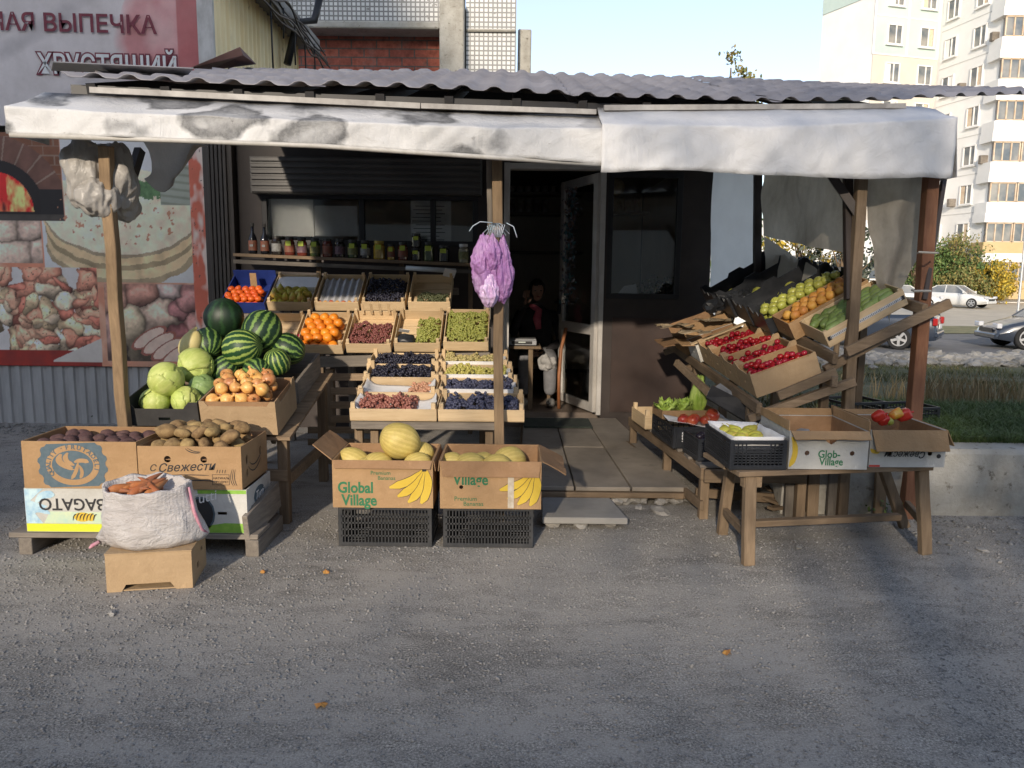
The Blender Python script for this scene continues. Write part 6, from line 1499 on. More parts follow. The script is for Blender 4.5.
g0, g1, g2, g3 = [lf @ q[0] for q in legs]
q = MB(); q.beam(Vector((g0.x+.02,.24,-.33)), Vector((g1.x-.02,.24,-.33)), .05, .035, up=(0,0,1)); q.build('stretcher', M['wood_x'], tt, bevel=.003)
for (p, r_) in ((g0, g2), (g1, g3)): MB().beam(p+Vector((0,-.0,.15)), r_+Vector((0,0,.15)), .03, .045).build('cross_rail', M['wood_y'], tt, bevel=.003)
q = MB()
q.beam((.02,.05,-.025),(L-.02,.05,-.025),.03,.045) if False else None
q.box((.10,.06,-.035),(.10,.05,.065)); q.build('corner_block', M['wood_y'], tt, bevel=.003)
ztt = zt1+.0015
# black crate with pears
a, c = P(729,468,3.90), P(787,467,3.90); wc = c.x-a.x
Mk = T((a.x+c.x)/2, 3.90, ztt) @ RZ(.04)
plastic_crate('black lattice crate of pears lined with white paper on the bench table', Mk, wc, .46, .155, rows=8, bars=22, grid=True, handle=True, solidtop=.018)
o = cloth('paper_liner', lambda u, v: Vector((-wc/2+.012+(wc-.024)*u, .012+.44*v, .05+.12*max(abs(u-.5)*2, abs(v-.5)*2)**5)), 26, 30, M['paper'], .012, 9, 2); o.matrix_world = Mk; tag(o, 'white paper lining the black crate of pears', 'paper')
for p in hexfill(-wc/2+.03, wc/2-.03, .04, .40, .036, .095, 1, .2, .12): put('pear', Mk @ T(p), 'green-brown pear in the paper lined black crate', 'pear', 'pears in the paper lined crate', 1.1, RZ(rng.uniform(0,6)) @ RX(rng.uniform(.9,1.7)))
def whitebox(xl, xr, yb, yt, Y, d, label, flaps, holes, side_col=None, yw=.0):
    a, c = P(xl, yb, Y), P(xr, yb, Y); w = c.x-a.x; h = P(xl, yt, Y).z-ztt; Mx = T((a.x+c.x)/2, Y, ztt) @ RZ(yw)
    return carton(label, Mx, w, d, h, M['card_white'], M['card_in'], holes=holes, flaps=flaps, flapm=M['card']), Mx, w, h
o, Mx, w, h = whitebox(788, 867, 467, 431, 3.93, .47, 'white printed banana box with an open brown flap, middle of the bench table', [('front', .06, 125), ('left', .05, 4), ('right', .05, 2), ('back', .04, 3)],
   {'front': [circ(.095, .085, .013), circ(.33, .085, .013), [(.18,.165),(.255,.165),(.24,.145),(.22,.13),(.195,.145)]]})
lettering(o, 'Glob-', .056, M['ink_green'], T(-.055, -.0015, .062) @ FACE, sx=.9, off=.001); lettering(o, 'Village', .056, M['ink_green'], T(-.045, -.0015, .022) @ FACE, sx=.85, off=.001)
lettering(o, 'BANANAS', .014, M['ink'], T(-.12, -.0015, .16) @ FACE)
decal(o, [banana2d((-w/2+.012,.17),(-w/2+.055,.09),(-w/2+.006,.012),.014)], M['ink_yellow'], -.0014); decal(o, [rect(w/2-.055,.155,w/2-.035,.165), rect(w/2-.030,.155,w/2-.012,.165)], M['ink'], -.0014)
b = MB(); b.blob(T(-.05,.22,.20) @ SCL(.04,.05,.02), 3, 0, .3, 2, 5); o_ = b.build('plastic_wrap', M['steel'], smooth=True); o_.matrix_world = Mx @ T(0,0,-.05); tag(o_, 'scrap of shiny wrap in the middle banana box', 'wrap')
for i, (x, y) in enumerate(((-.10,.15),(.02,.12),(.08,.25))): put('tomato', Mx @ T(x, y, .045), 'small tomato left at the bottom of the middle white box', 'tomato', 'tomatoes in the middle white box', 1.7)
o, Mx, w, h = whitebox(868, 945, 465, 430, 3.99, .47, 'white printed box with red edge and wide brown front flap, holding peppers', [('front', .115, 152), ('right', .10, 150), ('back', .03, 4), ('left', .055, 5)],
   {'front': [circ(.105, .075, .015), circ(.325, .075, .013)]}, yw=.03)
for ch in o.children:
    if ch.name.startswith('flap') and abs(ch.matrix_local.translation.x+w/2) < .02: ch.data.materials.clear(); ch.data.materials.append(M['ink_red']); ch['label'] = 'red printed flap'
decal(o, [banana2d((-w/2+.004,.10),(-w/2+.02,.075),(-w/2+.055,.085),.010)], M['ink_yellow'], -.0014); decal(o, [rect(-w/2+.002,.002,-w/2+.06,.012)], M['ink_red'], -.0014)
vs, fs = text_mb('Свежести', .05, shear=.35, off=.0003); MB().add(vs, fs, T(.10, -.0015, .085) @ RY(PI) @ FACE @ SCL(.9,1,1)).build('lettering', M['ink'], o)
decal(o, [banana2d((.08,.10),(.12,.112),(.15,.115),.003), circ(w/2-.035,.06,.012)], M['ink'], -.0014)
for (px, py, kd, sc, lab) in ((879,413,'red_pepper',1.0,'red pepper at the left in the white box with the red edge'),(889,418,'green_apple',.9,'green fruit between the peppers'),(896,411,'mixed_pepper',1.0,'yellow and red pepper in the white box'),(904,412,'red_pepper',1.1,'red pepper at the right in the white box'),(884,417,'red_pepper',.9,'dark red pepper lying low behind the red edge')):
    p = P(px, py+3, 4.18); put(kd, T(p), lab, 'pepper' if 'pepper' in kd else 'apple', None, sc*.85, RY(1.1) @ RZ(px))
MB().box((0,.235,h-.105), (w-.03,.43,.004)).build('filler_board', M['card_in'], o)
# ================================================================= LOW RIGHT STAND
lb = thing('low_stand', 'low weathered timber stand along the right side of the porch', 'stand')
zl_ = .295; A, B = Vector((1.18,4.62,zl_)), Vector((.99,6.35,zl_)); wl = .62
q = MB(); q.beam(A, B, .03, .075); q.beam(A+Vector((wl,0,0)), B+Vector((wl,0,0)), .03, .075); q.build('long_rail', M['wood_y'], lb, bevel=.003)
q = MB()
for i in range(8): p = A.lerp(B, (i+.3)/8); q.box((p.x+wl/2, p.y, zl_+.048), (wl+.03, .12, .018), j=.002)
q.build('slat', M['grey_x'], lb, bevel=.002)
q = MB(); q.beam(A+Vector((0,.0,-.20)), B+Vector((-.02,0,-.20)), .025, .06); q.beam(A+Vector((0,-.018,-.005)), A+Vector((wl,-.018,-.005)), .03, .08); q.beam(A+Vector((.03,.3,-.20)), A+Vector((wl,.3,-.24)), .03, .06); q.build('cross_rail', M['wood_x'], lb, bevel=.003)
for p in (A+Vector((.02,.05,0)), B+Vector((.02,-.05,0)), A+Vector((wl,.05,0)), B+Vector((wl,-.05,0)), A.lerp(B,.45)+Vector((.02,0,0))):
    MB().beam((p.x,p.y,0),(p.x,p.y,zl_-.03),.055,.055).build('leg', M['wood_z'], lb, bevel=.003)
zs = zl_+.059
def low(px_l, px_r, py, Y): a = P(px_l, py, Y).x; c = P(px_r, py, Y).x; return (a+c)/2, c-a
M1 = T(1.34, 4.72, zs) @ RZ(.10)
plastic_crate('black lattice crate of dark plums behind the paper lined pear crate', M1, .36, .30, .14, rows=7, bars=20, grid=True, m=M['plastic'])
for p in hexfill(-.15, .15, .03, .27, .028, .018, 3, .2, .1): put('tomato', M1 @ T(p), 'dark plum in the black lattice crate', 'plum', 'plums in the lattice crate', 1.2, name='plum')
for o in D.objects:
    if o.name.startswith('plum') and o.type == 'MESH':
        if 'PL' not in globals():
            PL = o.data.copy(); PL.materials.clear(); PL.materials.append(mat('plum_skin', (.012,.010,.016), (.03,.022,.035), 12, .35))
        o.data = PL
M2 = T(1.28, 5.08, zs) @ RZ(.10)
plastic_crate('black plastic crate with white numbers, under red apples and lettuce', M2, .40, .52, .145, rows=3, bars=14, m=M['plastic'])
q = MB(); q.box((-.13,-.009,.07), (.10,.004,.12)); q.build('side_plate', M['plastic'], [x for x in D.objects if x.get('label') == 'black plastic crate with white numbers, under red apples and lettuce'][0])
vs, fs = text_mb('0201', .036, off=.001); MB().add(vs, fs, T(-.145,-.012,.115) @ RY(PI/2) @ FACE).build('lettering', M['paper'], [x for x in D.objects if x.get('label') == 'black plastic crate with white numbers, under red apples and lettuce'][0])
o = cloth('paper_liner', lambda u, v: Vector((-.20+.42*u, -.01+.25*v, .135+.035*abs(u-.5)*2+.03*abs(v-.5))), 20, 14, M['paper'], .014, 8, 4); o.matrix_world = M2; tag(o, 'cream paper under the red apples on the numbered black crate', 'paper')
for (x, y, z, s_) in ((-.12,.06,.185,1),(-.06,.04,.185,1.05),(-.02,.11,.185,1),(.03,.05,.185,.95),(.11,.13,.20,1.35),(-.09,.13,.18,1)): put('red_apple', M2 @ T(x,y,z), 'large red apple standing higher than the rest beside the lettuce' if s_ == 1.35 else 'red apple on the cream paper of the numbered crate', 'apple', None if s_ == 1.35 else 'apples on the numbered crate', s_)
o = carton('shallow brown carton of lettuce on the numbered black crate', M2 @ T(.0,.27,.15), .40, .25, .06, M['card'], None)
def lettuce(label, Mx, s, seed, upright=0.0):
    t = thing('lettuce', label, 'lettuce', Mx)
    for k in range(11):
        a = k*2.4+seed; q = MB(); vs = []; n1 = 8
        for j in range(n1+1):
            for i in range(n1+1):
                u, v = i/n1*2-1, j/n1; wd = .055*math.sin(PI*(.15+.8*v))*s; op = (.45+.06*k)*(1-upright); r = .015+v*.10*s*math.sin(op); z = v*.13*s*math.cos(op)*(1+upright)
                vs.append((u*wd, r+.025*u*u*s*-1+.012*noise.noise(Vector((u*4,v*5,k+seed))), z+.012*math.sin(u*11+k)*v*s))
        q.add(vs, [(j*(n1+1)+i, j*(n1+1)+i+1, (j+1)*(n1+1)+i+1, (j+1)*(n1+1)+i) for j in range(n1) for i in range(n1)], RZ(a)); q.build('leaf', FM['lettuce'], t, smooth=True, sol=.0015)
lettuce('round pale lettuce at the left of the brown carton', M2 @ T(-.14,.36,.165), 1.0, 1); lettuce('leafy lettuce in the middle of the brown carton', M2 @ T(-.02,.36,.165), 1.0, 3); lettuce('lettuce with one tall upright pale leaf', M2 @ T(.09,.37,.17), 1.15, 5, .8)
M3 = T(1.17, 5.72, zs) @ RZ(.10)
wood_crate('small empty pine crate behind the lettuce on the low stand', M3, .34, .40, .12)
b = MB(); b.tube([G(605,408,.20)+Vector((.0,.0,0)), P(640,400,5.9)], .0, 4) if False else None
b = MB(); b.add([P(736,398,4.95), P(762,417,4.85), P(756,428,4.8), P(706,398,5.0), P(712,386,5.1)], [(0,1,2,3,4)]); o = b.build('folded_board', M['card_black'], sol=.02); tag(o, 'dark folded board leaning under the tomato boxes', 'board')
b = MB(); b.add([P(720,384,5.2), P(745,402,5.05), P(742,410,5.0), P(708,392,5.1)], [(0,1,2,3)]); o = b.build('grey_tray', mat('grey_tray_plastic', (.22,.23,.25), (.32,.33,.35), 9, .5), sol=.015); tag(o, 'pale grey ribbed tray lying under the tomato boxes', 'tray')
# ================================================================= SLOPING RIGHT STAND, tier 1
def basis(o, ex, ey):
    ex = ex.normalized(); ey = (ey-ex*ey.dot(ex)).normalized(); ez = ex.cross(ey)
    return Matrix(((ex.x,ey.x,ez.x,o.x),(ex.y,ey.y,ez.y,o.y),(ex.z,ey.z,ez.z,o.z),(0,0,0,1)))
rs = thing('sloping_stand', 'weathered two-tier sloping timber stand on the right side of the stall', 'stand')
O1 = P(757,398,4.72); e1 = P(822,375,4.72)-O1; back1 = P(692,366,5.95)-O1; B1 = basis(O1, e1, back1); w1 = e1.length
O2 = P(830,348,4.80); e2 = P(909,304,4.80)-O2; back2 = P(704,322,6.30)-O2; B2 = basis(O2, e2, back2); w2 = e2.length
L1, L2 = back1.length, back2.length
for (Bm, w_, L_) in ((B1, w1, L1+.85), (B2, w2, L2)):
    for x in (-.03, w_+.03): MB().beam(Bm @ Vector((x,-.10,-.035)), Bm @ Vector((x,L_+.32,-.035)), .035, .065).build('long_rail', M['wood_y'], rs, bevel=.003)
    for k in range(4): y = -.05+(L_+.3)*k/3; MB().beam(Bm @ Vector((-.10,y,-.09)), Bm @ Vector((w_+.16,y,-.09)), .05, .05, up=(0,0,1)).build('cross_rail', M['wood_x'], rs, bevel=.003)
for (Bm, x, y) in ((B1,-.03,.10),(B1,-.03,L1*.55),(B1,-.03,L1+.2),(B2,-.03,L2*.5),(B2,w2+.03,L2*.4),(B2,w2+.03,L2+.15),(B1,w1+.05,.12)):
    p = Bm @ Vector((x,y,-.075)); MB().beam((p.x,p.y,0),(p.x,p.y,p.z),.05,.05,n=3,j=.003).build('leg', M['wood_z'], rs, bevel=.003)
for (p_, q_, w_) in ((P(676,362,5.6), P(712,396,5.3), .05), (P(778,396,4.66), P(836,372,4.66), .055), (P(846,352,4.66), P(950,303,4.70), .06)): MB().beam(p_, q_, .035, w_).build('brace', M['wood_x'], rs, bevel=.003)
peak = lambda L, h: [(0,0),(L,0),(L,h+.028),(L-.035,h+.028),(L-.075,h-.015),(.075,h-.015),(.035,h+.028),(0,h+.028)]
flat_ = lambda L, h: [(0,0),(L,0),(L,h),(L-.02,h),(L-.05,h-.012),(.05,h-.012),(.02,h),(0,h)]
dk = L1/4
ordn = ('nearest','second','third','farthest')
for k in range(4):
    Mx = B1 @ T(w1/2, k*dk, 0)
    carton('pale brown open carton of small tomatoes on the lower tier, %s of the four' % ordn[k], Mx, w1, dk-.012, .155, M['card_pale'], M['card'], outl={'front': flat_ if k == 0 else peak, 'back': peak, 'left': lambda L, h: [(0,0),(L,0),(L,h+.02),(L-.06,h-.01),(.06,h-.01),(0,h+.02)]}, holes={'left': [circ((dk-.02)*.45,.08,.012,.016), circ((dk-.02)*.82,.07,.005,.018)]})
    MB().box((0,(dk-.012)/2,.085), (w1-.03,dk-.04,.004)).build('filler_board', M['card_in'], [x for x in D.objects if x.get('label','').endswith('lower tier, %s of the four' % ordn[k])][0])
    for p in hexfill(-w1/2+.03, w1/2-.02, .02, dk-.03, .021, .088, 2, .3, .72 if k != 1 else .9, lambda x, y: .01+.012*(x/w1)):
        put('tomato', Mx @ T(p), 'small red tomato in the %s lower tier carton' % ordn[k], 'tomato', 'tomatoes in the %s lower carton' % ordn[k], 1.0)
Mx = B1 @ T(w1/2-.03, L1+.01, 0)
o = carton('worn white-edged carton covered by a lath at the far end of the lower tier', Mx, w1-.02, .30, .14, M['card_white'], M['card_in'], holes={'left': [circ(.16,.07,.012)]}, flaps=[('left',.10,70),('back',.12,40)], flapm=M['card'])
MB().beam((-w1/2-.02,.03,.155),(w1/2+.06,.05,.165),.05,.010).build('lath', M['pine_x'], o)
Mx = B1 @ T(w1/2-.04, L1+.36, 0)
o = carton('flattened brown carton with torn flaps beside the kiosk wall behind the tomato cartons', Mx, w1, .40, .10, M['card'], M['card_in'], flaps=[('left',.16,80),('back',.16,60),('front',.10,95),('right',.12,30)])
for i, (px, py, Y, w_, lab) in enumerate(((676,328,6.35,.30,'crumpled brown paper lying on the torn carton nearest the kiosk door'),(712,322,6.3,.26,'second sheet of crumpled brown paper, nearer the black film'),(694,334,6.0,.2,'yellowed wilted leaves on crumpled paper above the lath'))):
    p = P(px, py, Y); o = cloth('crumpled_paper', (lambda p, w_: (lambda u, v: p+Vector(((u-.5)*w_, (v-.5)*w_, .02))))(p, w_), 18, 18, mat('crumpled_brown_paper', (.20,.15,.09), (.34,.27,.18), 9, .9, .6, 30), .075, 11, i*3); tag(o, lab, 'paper')
# tier 2
d2 = .31
Mx = B2 @ T(w2/2, 0, 0)
o = wood_crate('pale wooden crate of green squashes with a printed tape on its front', Mx, w2, .34, .11, posts=.02, board=.105, tall=.0)
PT = mat('white_printed_tape', (.62,.62,.64), rough=.5); q = MB(); q.box((.0,-.0015,.06), (w2*.90,.001,.020)); q.build('printed_tape', PT, o)
q = MB()
for i in range(44): q.box((-w2*.44+w2*.88*i/43,-.0028,.060), (.004,.0008,.010 if i % 5 else .016))
q.build('tape_marks', M['ink_blue'], o)
q = MB(); q.plate([(-w2/2+.01,.045),(-w2/2+.035,.045),(-w2/2+.028,.058),(-w2/2+.035,.072),(-w2/2+.01,.072)], [], .001, T(0,-.002,0)); q.build('printed_mark', M['ink'], o); q = MB(); q.plate([(w2/2-.035,.045),(w2/2-.01,.045),(w2/2-.01,.072),(w2/2-.035,.072),(w2/2-.028,.058)], [], .001, T(0,-.002,0)); q.build('printed_mark', M['ink'], o)
for p in hexfill(-w2/2+.03, w2/2-.03, .02, .31, .030, .012, 2, .2, .04, sp=1.0): put('squash_small', Mx @ T(p), 'pale green squash in the nearest upper tier crate', 'squash', 'green squashes in the wooden crate', 1.12, RZ(rng.uniform(-.5,.5)+.4) @ RY(rng.uniform(-.2,.2)))
Mx = B2 @ T(w2/2-.05, .345, 0)
o = carton('brown carton of peaches behind the green squash crate', Mx, w2+.04, .27, .13, M['card'], M['card_in'], holes={'left': [circ(.13,.06,.012)]})
MB().box((0,.135,.05), (w2,.24,.004)).build('filler_board', M['card_in'], o)
for p in hexfill(-w2/2+.0, w2/2-.0, .02, .25, .033, .052, 2, .2, .05): put('peach', Mx @ T(p), 'orange-yellow peach in the brown upper tier carton', 'peach', 'peaches in the brown carton', 1.0)
Mx = B2 @ T(w2/2-.07, .63, 0)
blk = lambda L, h: [(0,0),(L,0),(L,h+.045),(L-.05,h+.045),(L-.085,h),(L*.62,h),(L*.58,h+.03),(L*.42,h+.03),(L*.38,h),(.085,h),(.05,h+.045),(0,h+.045)]
def blackbox(lab, Mx, w_, d_): 
    o = carton(lab, Mx, w_, d_, .12, M['plastic'], None, outl={'front': flat_, 'back': blk, 'left': blk, 'right': blk}, name='black_tray', cat='tray'); return o
w3 = w2+.10
o = blackbox('black tray of yellow-green apples behind the peaches', Mx, w3, .30)
MB().box((0,.15,.035), (w3-.03,.27,.004)).build('filler_board', M['card_black'], o)
for p in hexfill(-w3/2+.03, w3/2-.02, .02, .28, .035, .038, 2, .2, .10): put('green_apple', Mx @ T(p), 'yellow-green apple in the black tray behind the peaches', 'apple', 'yellow-green apples behind the peaches', 1.0)
for k, (nm, pts_) in enumerate((('middle', ((.0,.12),(.10,.2))), ('third', ((-.05,.15),)), ('farthest', ((-.14,.1),)))):
    Mx = B2 @ T(w2/2-.08-.02*k, .94+.31*k, .0); blackbox('nearly empty black fruit tray, %s from the front on the upper tier' % nm, Mx, w3, .30)
    for (x, y) in pts_: put('green_apple', Mx @ T(x, y, .045), 'lone apple in the %s black tray' % nm, 'apple', 'lone apples in the %s black tray' % nm, 1.2)
    MB().box((0,0,0),(.001,.001,.001))
# green apples spilling in front left black tray
Mx = B2 @ T(-.03, .50, .0)
b = MB()
for i in range(9):
    p = P(712+i*4, 306-i*1.2, 6.25); b.blob(T(p) @ RZ(i) @ SCL(.07,.06,.05), 2, 0, .8, 2.2, i)
o = b.build('black_film', M['plastic']); tag(o, 'crumpled black plastic film over the far end of the upper tier', 'plastic sheet')
# crates on the lawn behind the posts
for (px, py, Y, w_, lab) in ((868,394,5.35,.34,'black milk crate standing on the bank behind the middle right post'),(918,398,5.6,.42,'low black crate behind the outermost right post')):
    p = P(px, py, Y); p.z = lh(p.x, Y)+.005; plastic_crate(lab, T(p) @ RZ(.25), w_, .30, .20 if w_ < .4 else .12, rows=3, bars=7 if w_ < .4 else 16)
# boards piled under the bench table
for i, (x0, y0, x1, y1, Y) in enumerate(((770,488,822,507,4.62),(768,496,812,512,4.6),(775,505,830,500,4.6))):
    b = MB(); p, q_ = G(x0, y0+16), G(x1, y1+10); b.beam(p+Vector((0,.1,.09-.02*i)), q_+Vector((0,.1,.02)), .05, .018); o = b.build('scrap_board', M['wood_x']); tag(o, 'scrap board lying on the ground under the bench table', 'board', 'scrap boards under the bench table')
for (px, lab, m_) in ((790,'upright grey board','grey_z'),(812,'second upright grey board','wood_z'),(836,'broad upright board','grey_z'),(878,'reddish upright board','post_z')):
    b = MB(); g = G(px, 517); b.beam((g.x, 4.72, .0), (g.x, 4.74, .44), .07 if px != 836 else .12, .03, up=(0,1,0)); o = b.build('upright_board', M[m_], bevel=.003); tag(o, lab+' leaning on the retaining wall under the bench table', 'board')
# ================================================================= BACKGROUND BUILDINGS
WHT = mat('white_panel_render', (.70,.69,.67), (.78,.77,.75), .35, .8); MINT = mat('mint_panel', (.40,.50,.47), (.46,.55,.52), .4, .8); CRM = mat('cream_panel', (.52,.47,.41), (.58,.53,.46), .4, .8)
ORG = mat('ochre_balcony', (.50,.36,.18), (.56,.42,.23), .6, .7); CURT = mat('curtain_wood', (.50,.36,.24), (.62,.52,.40), 2, .8)
def face_windows(parent, A, B, rows, cols, ww, wh, skip=lambda r, c: False, m=None):
    d = (B-A); d.z = 0; L = d.length; d.normalize(); nrm = Vector((d.y, -d.x, 0))
    if nrm.y > 0: nrm = -nrm
    a = math.atan2(d.y, d.x)
    for ri, z in enumerate(rows):
        for ci, s in enumerate(cols):
            if skip(ri, ci): continue
            p = A+d*(s*L); Mw = T(p.x+nrm.x*.02, p.y+nrm.y*.02, z) @ RZ(a)
            q = MB(); f = .09
            q.box((0,0,wh/2), (ww+.1,.14,f)); q.box((0,0,-wh/2), (ww+.1,.14,f)); q.box((-ww/2,0,0), (f,.14,wh)); q.box((ww/2,0,0), (f,.14,wh)); q.box((ww*.08,0,0), (.07,.13,wh-.1)); q.box((0,-.06,-wh/2-.1), (ww+.3,.16,.05))
            w = q.build('window', WHT, parent, M=Mw)
            q = MB(); q.box((0,.02,0), (ww-.09,.03,wh-.09)); q.build('pane', M['farglass'], w)
            if (ri+ci) % 3 != 1:
                q = MB(); q.box((ww*.28*(1 if ri % 2 else -1),-.004,0), (ww*.30,.01,wh-.12)); q.build('curtain', CURT if ci % 2 else WHT, w)
def prism(b, pts, z0, z1):
    n = len(pts); b.add([(p[0],p[1],z) for z in (z0,z1) for p in pts], [tuple(range(n-1,-1,-1)), tuple(range(n,2*n))]+[(i,(i+1)%n,n+(i+1)%n,n+i) for i in range(n)])
A0, A1 = P(872,60,62), P(938,60,63.5); E0 = P(820,60,67)
zr = P(893,33,62).z; rows = [zr+2.8*k for k in range(-7, 3)]
ap = thing('apartment_block', 'tall panel apartment block with mint upper storeys and blank white end wall', 'building')
q = MB(); prism(q, [(A0.x,A0.y),(A1.x+(A1.x-A0.x)*.15,A1.y+(A1.y-A0.y)*.15),(A1.x+6,A1.y+16),(E0.x+4,E0.y+9),(E0.x,E0.y)], -.8, zr+8.4); q.build('wall', WHT, ap, norm=True)
zs_ = P(893,54,62).z
def strip(A, B, z0, z1, m, nm, par, t=.06):
    d = (B-A); d.z = 0; L = d.length; a = math.atan2(d.y, d.x); q = MB(); q.box((L/2,-t/2-.002,(z0+z1)/2), (L,t,z1-z0)); return q.build(nm, m, par, M=T(A.x,A.y,0) @ RZ(a))
strip(A0, A1, zs_+.05, zr+8.0, MINT, 'mint_cladding', ap); strip(A0, A1, -.7, zs_-.05, CRM, 'cream_cladding', ap)
zw = P(845,12,68).z; strip(Vector((E0.x,E0.y,0)), A0, zw-.6, zr+8.0, MINT, 'mint_cladding', ap)
for k in range(-6, 6): strip(A+Vector((-.02,-.02,0)), B_2, z3+1.4+2.8*k-.02, z3+1.4+2.8*k+.03, mat('panel_seam', (.35,.34,.32)) if 'PSM' not in globals() else PSM, 'panel_joint', ap, .03) if False else None
for k in range(-1, 4): strip(A0+Vector((.02,-.0,0)), A1, zr-1.55+2.8*k, zr-1.45+2.8*k, WHT, 'panel_joint', ap, .08)
for s in (.0, .5, .97): p = A0.lerp(A1, s); q = MB(); q.box((p.x,p.y-.06,zs_+6), (.14,.06,12)); q.build('panel_joint', WHT, ap)
face_windows(ap, A0+Vector((0,-.09,0)), A1+Vector((0,-.09,0)), rows, (.30,.79), 1.25, 1.4)
A, B_2 = P(940,60,63.0), P(1000,60,57)
bb = thing('apartment_block', 'white apartment block wing with glazed ochre balconies at the right edge', 'building')
C0 = P(1150,60,57)
q = MB(); prism(q, [(A.x,A.y),(B_2.x,B_2.y),(C0.x+4,C0.y),(C0.x+4,C0.y+14),(A.x,A.y+14)], -.8, 32); q.build('wall', WHT, bb, norm=True)
z3 = P(973,233,59).z; rw = [z3+2.8*k for k in range(-1, 9)]
face_windows(bb, A+Vector((-.02,-.04,0)), B_2+Vector((-.02,-.04,0)), rw, (.18,.66), 1.15, 1.4)
a_ = P(1001,232,56.5); bx0 = a_.x-1.3
for k in range(-1, 9):
    z = a_.z+2.8*k
    q = MB(); q.box((bx0+6,57.1,z-1.35), (12,1.5,1.25)); q.build('balcony', WHT if k > 0 else ORG, bb)
    for j in range(6):
        wd = q = MB(); x = bx0+.2+j*1.95; q.box((x+.9,56.42,z+.62), (1.8,.08,.08)); q.box((x+.9,56.42,z-.68), (1.8,.08,.08))
        for s in (0,.6,1.2,1.8): q.box((x+s,56.42,z-.03), (.08,.08,1.3))
        w = q.build('balcony_window', CURT, bb); q = MB(); q.box((x+.9,56.46,z-.03), (1.75,.03,1.25)); q.build('pane', M['farglass'], w)
    q = MB(); q.box((bx0+6,57.1,z+.98), (12.1,1.55,.62)); q.build('balcony_slab', WHT, bb)
SEAM = mat('panel_seam_grey', (.55,.54,.52), rough=.9)
for k in range(-1, 9): strip(Vector((A.x,A.y,0)), Vector((B_2.x,B_2.y,0)), rw[0]+2.8*k+1.40, rw[0]+2.8*k+1.46, SEAM, 'panel_seam', bb, .02)
for (s_f, k) in ((.42,2),(.42,5),(.88,3),(.88,6),(.05,4)):
    p = A.lerp(B_2, s_f); q = MB(); q.box((p.x,p.y-.30,rw[0]+2.8*k-.5), (.85,.35,.6)); o_ = q.build('air_conditioner', M['grey_x'], None, bevel=.03); tag(o_, 'small outdoor air conditioner unit on the white block, %s' % {(.42,2):'low in its left half',(.42,5):'high in its left half',(.88,3):'low near its balconies',(.88,6):'high near its balconies',(.05,4):'at its inner left corner'}[(s_f,k)], 'air conditioner')
# pale low building seen through the gap behind the drape
q = MB(); p0, p1 = P(700,270,30), P(880,270,30); q.box(((p0.x+p1.x)/2,32,1.6), (p1.x-p0.x,3,4.2)); sh_ = thing('low_building', 'low whitewashed building glimpsed through the gap under the grimy sheet', 'building'); q.build('wall', WHT, sh_)
for i in range(5):
    x = p0.x+1+i*1.5; q = MB(); q.box((x,30.44,1.9), (.8,.08,1.0)); w = q.build('window', WHT, sh_); q = MB(); q.box((x,30.38,1.9), (.65,.03,.85)); q.build('pane', M['farglass'], w)
# ================================================================= VEGETATION
def leafset(nm, cols, rough=.7): return [mat('%s_%d' % (nm, i), c, rough=rough) for i, c in enumerate(cols)]
OLIVE = leafset('olive_leaf', [(.10,.12,.03),(.17,.17,.05),(.26,.20,.06)]); GREENL = leafset('green_leaf', [(.05,.10,.025),(.09,.15,.035),(.14,.19,.05)]); YEL = leafset('yellow_leaf', [(.40,.26,.02),(.52,.38,.04),(.24,.20,.04)])
GRYL = leafset('grey_green_leaf', [(.10,.12,.09),(.20,.21,.17),(.05,.07,.04)])
def crown(center, rx, rz, clumps, per, ls, seed, ry=None):
    rr = random.Random(seed); ry = ry or rx; cl = []
    for i in range(clumps):
        while True:
            v = Vector((rr.uniform(-1,1), rr.uniform(-1,1), rr.uniform(-1,1)))
            if .25 < v.length < 1: break
        cl.append((center+Vector((v.x*rx, v.y*ry, v.z*rz)), rr.uniform(.16,.32)*rx))
    def fn(r):
        c, s = cl[r.randrange(len(cl))]; return c+Vector((r.gauss(0,s*.6), r.gauss(0,s*.6), r.gauss(0,s*.5)))
    return leaves(clumps*per, fn, ls, seed), cl
def tree(label, base, center, rx, rz, clumps, per, ls, mats, seed, name='tree', cat='tree', group=None, tr=.10, bark=None):
    t = thing(name, label, cat, None, group); q, cl = crown(center, rx, rz, clumps, per, ls, seed); q.build('crown', mats, t)
    b = MB(); b.tube([base, base.lerp(center,.5)+Vector((rx*.05,0,0)), center, center+Vector((0,0,rz*.7))], [tr, tr*.8, tr*.5, tr*.15], 8)
    for i, (c, s) in enumerate(cl[:14]):
        a = base.lerp(center, .45+.5*(i % 5)/5); b.tube([a, a.lerp(c,.5)+Vector((0,0,rz*.06)), c], [tr*.35, tr*.22, tr*.06], 5)
    b.build('trunk', bark or M['wood_z'], t, smooth=True)
    return t
c = P(731,66,20); tree('lone autumn tree whose tip shows above the canopy roof', Vector((c.x,20,0)), c+Vector((0,0,-1.2)), .75, 1.65, 34, 55, .055, OLIVE, 3, tr=.12)
c = P(728,72,20.3)
def gz(x, y): return gh(x, y)
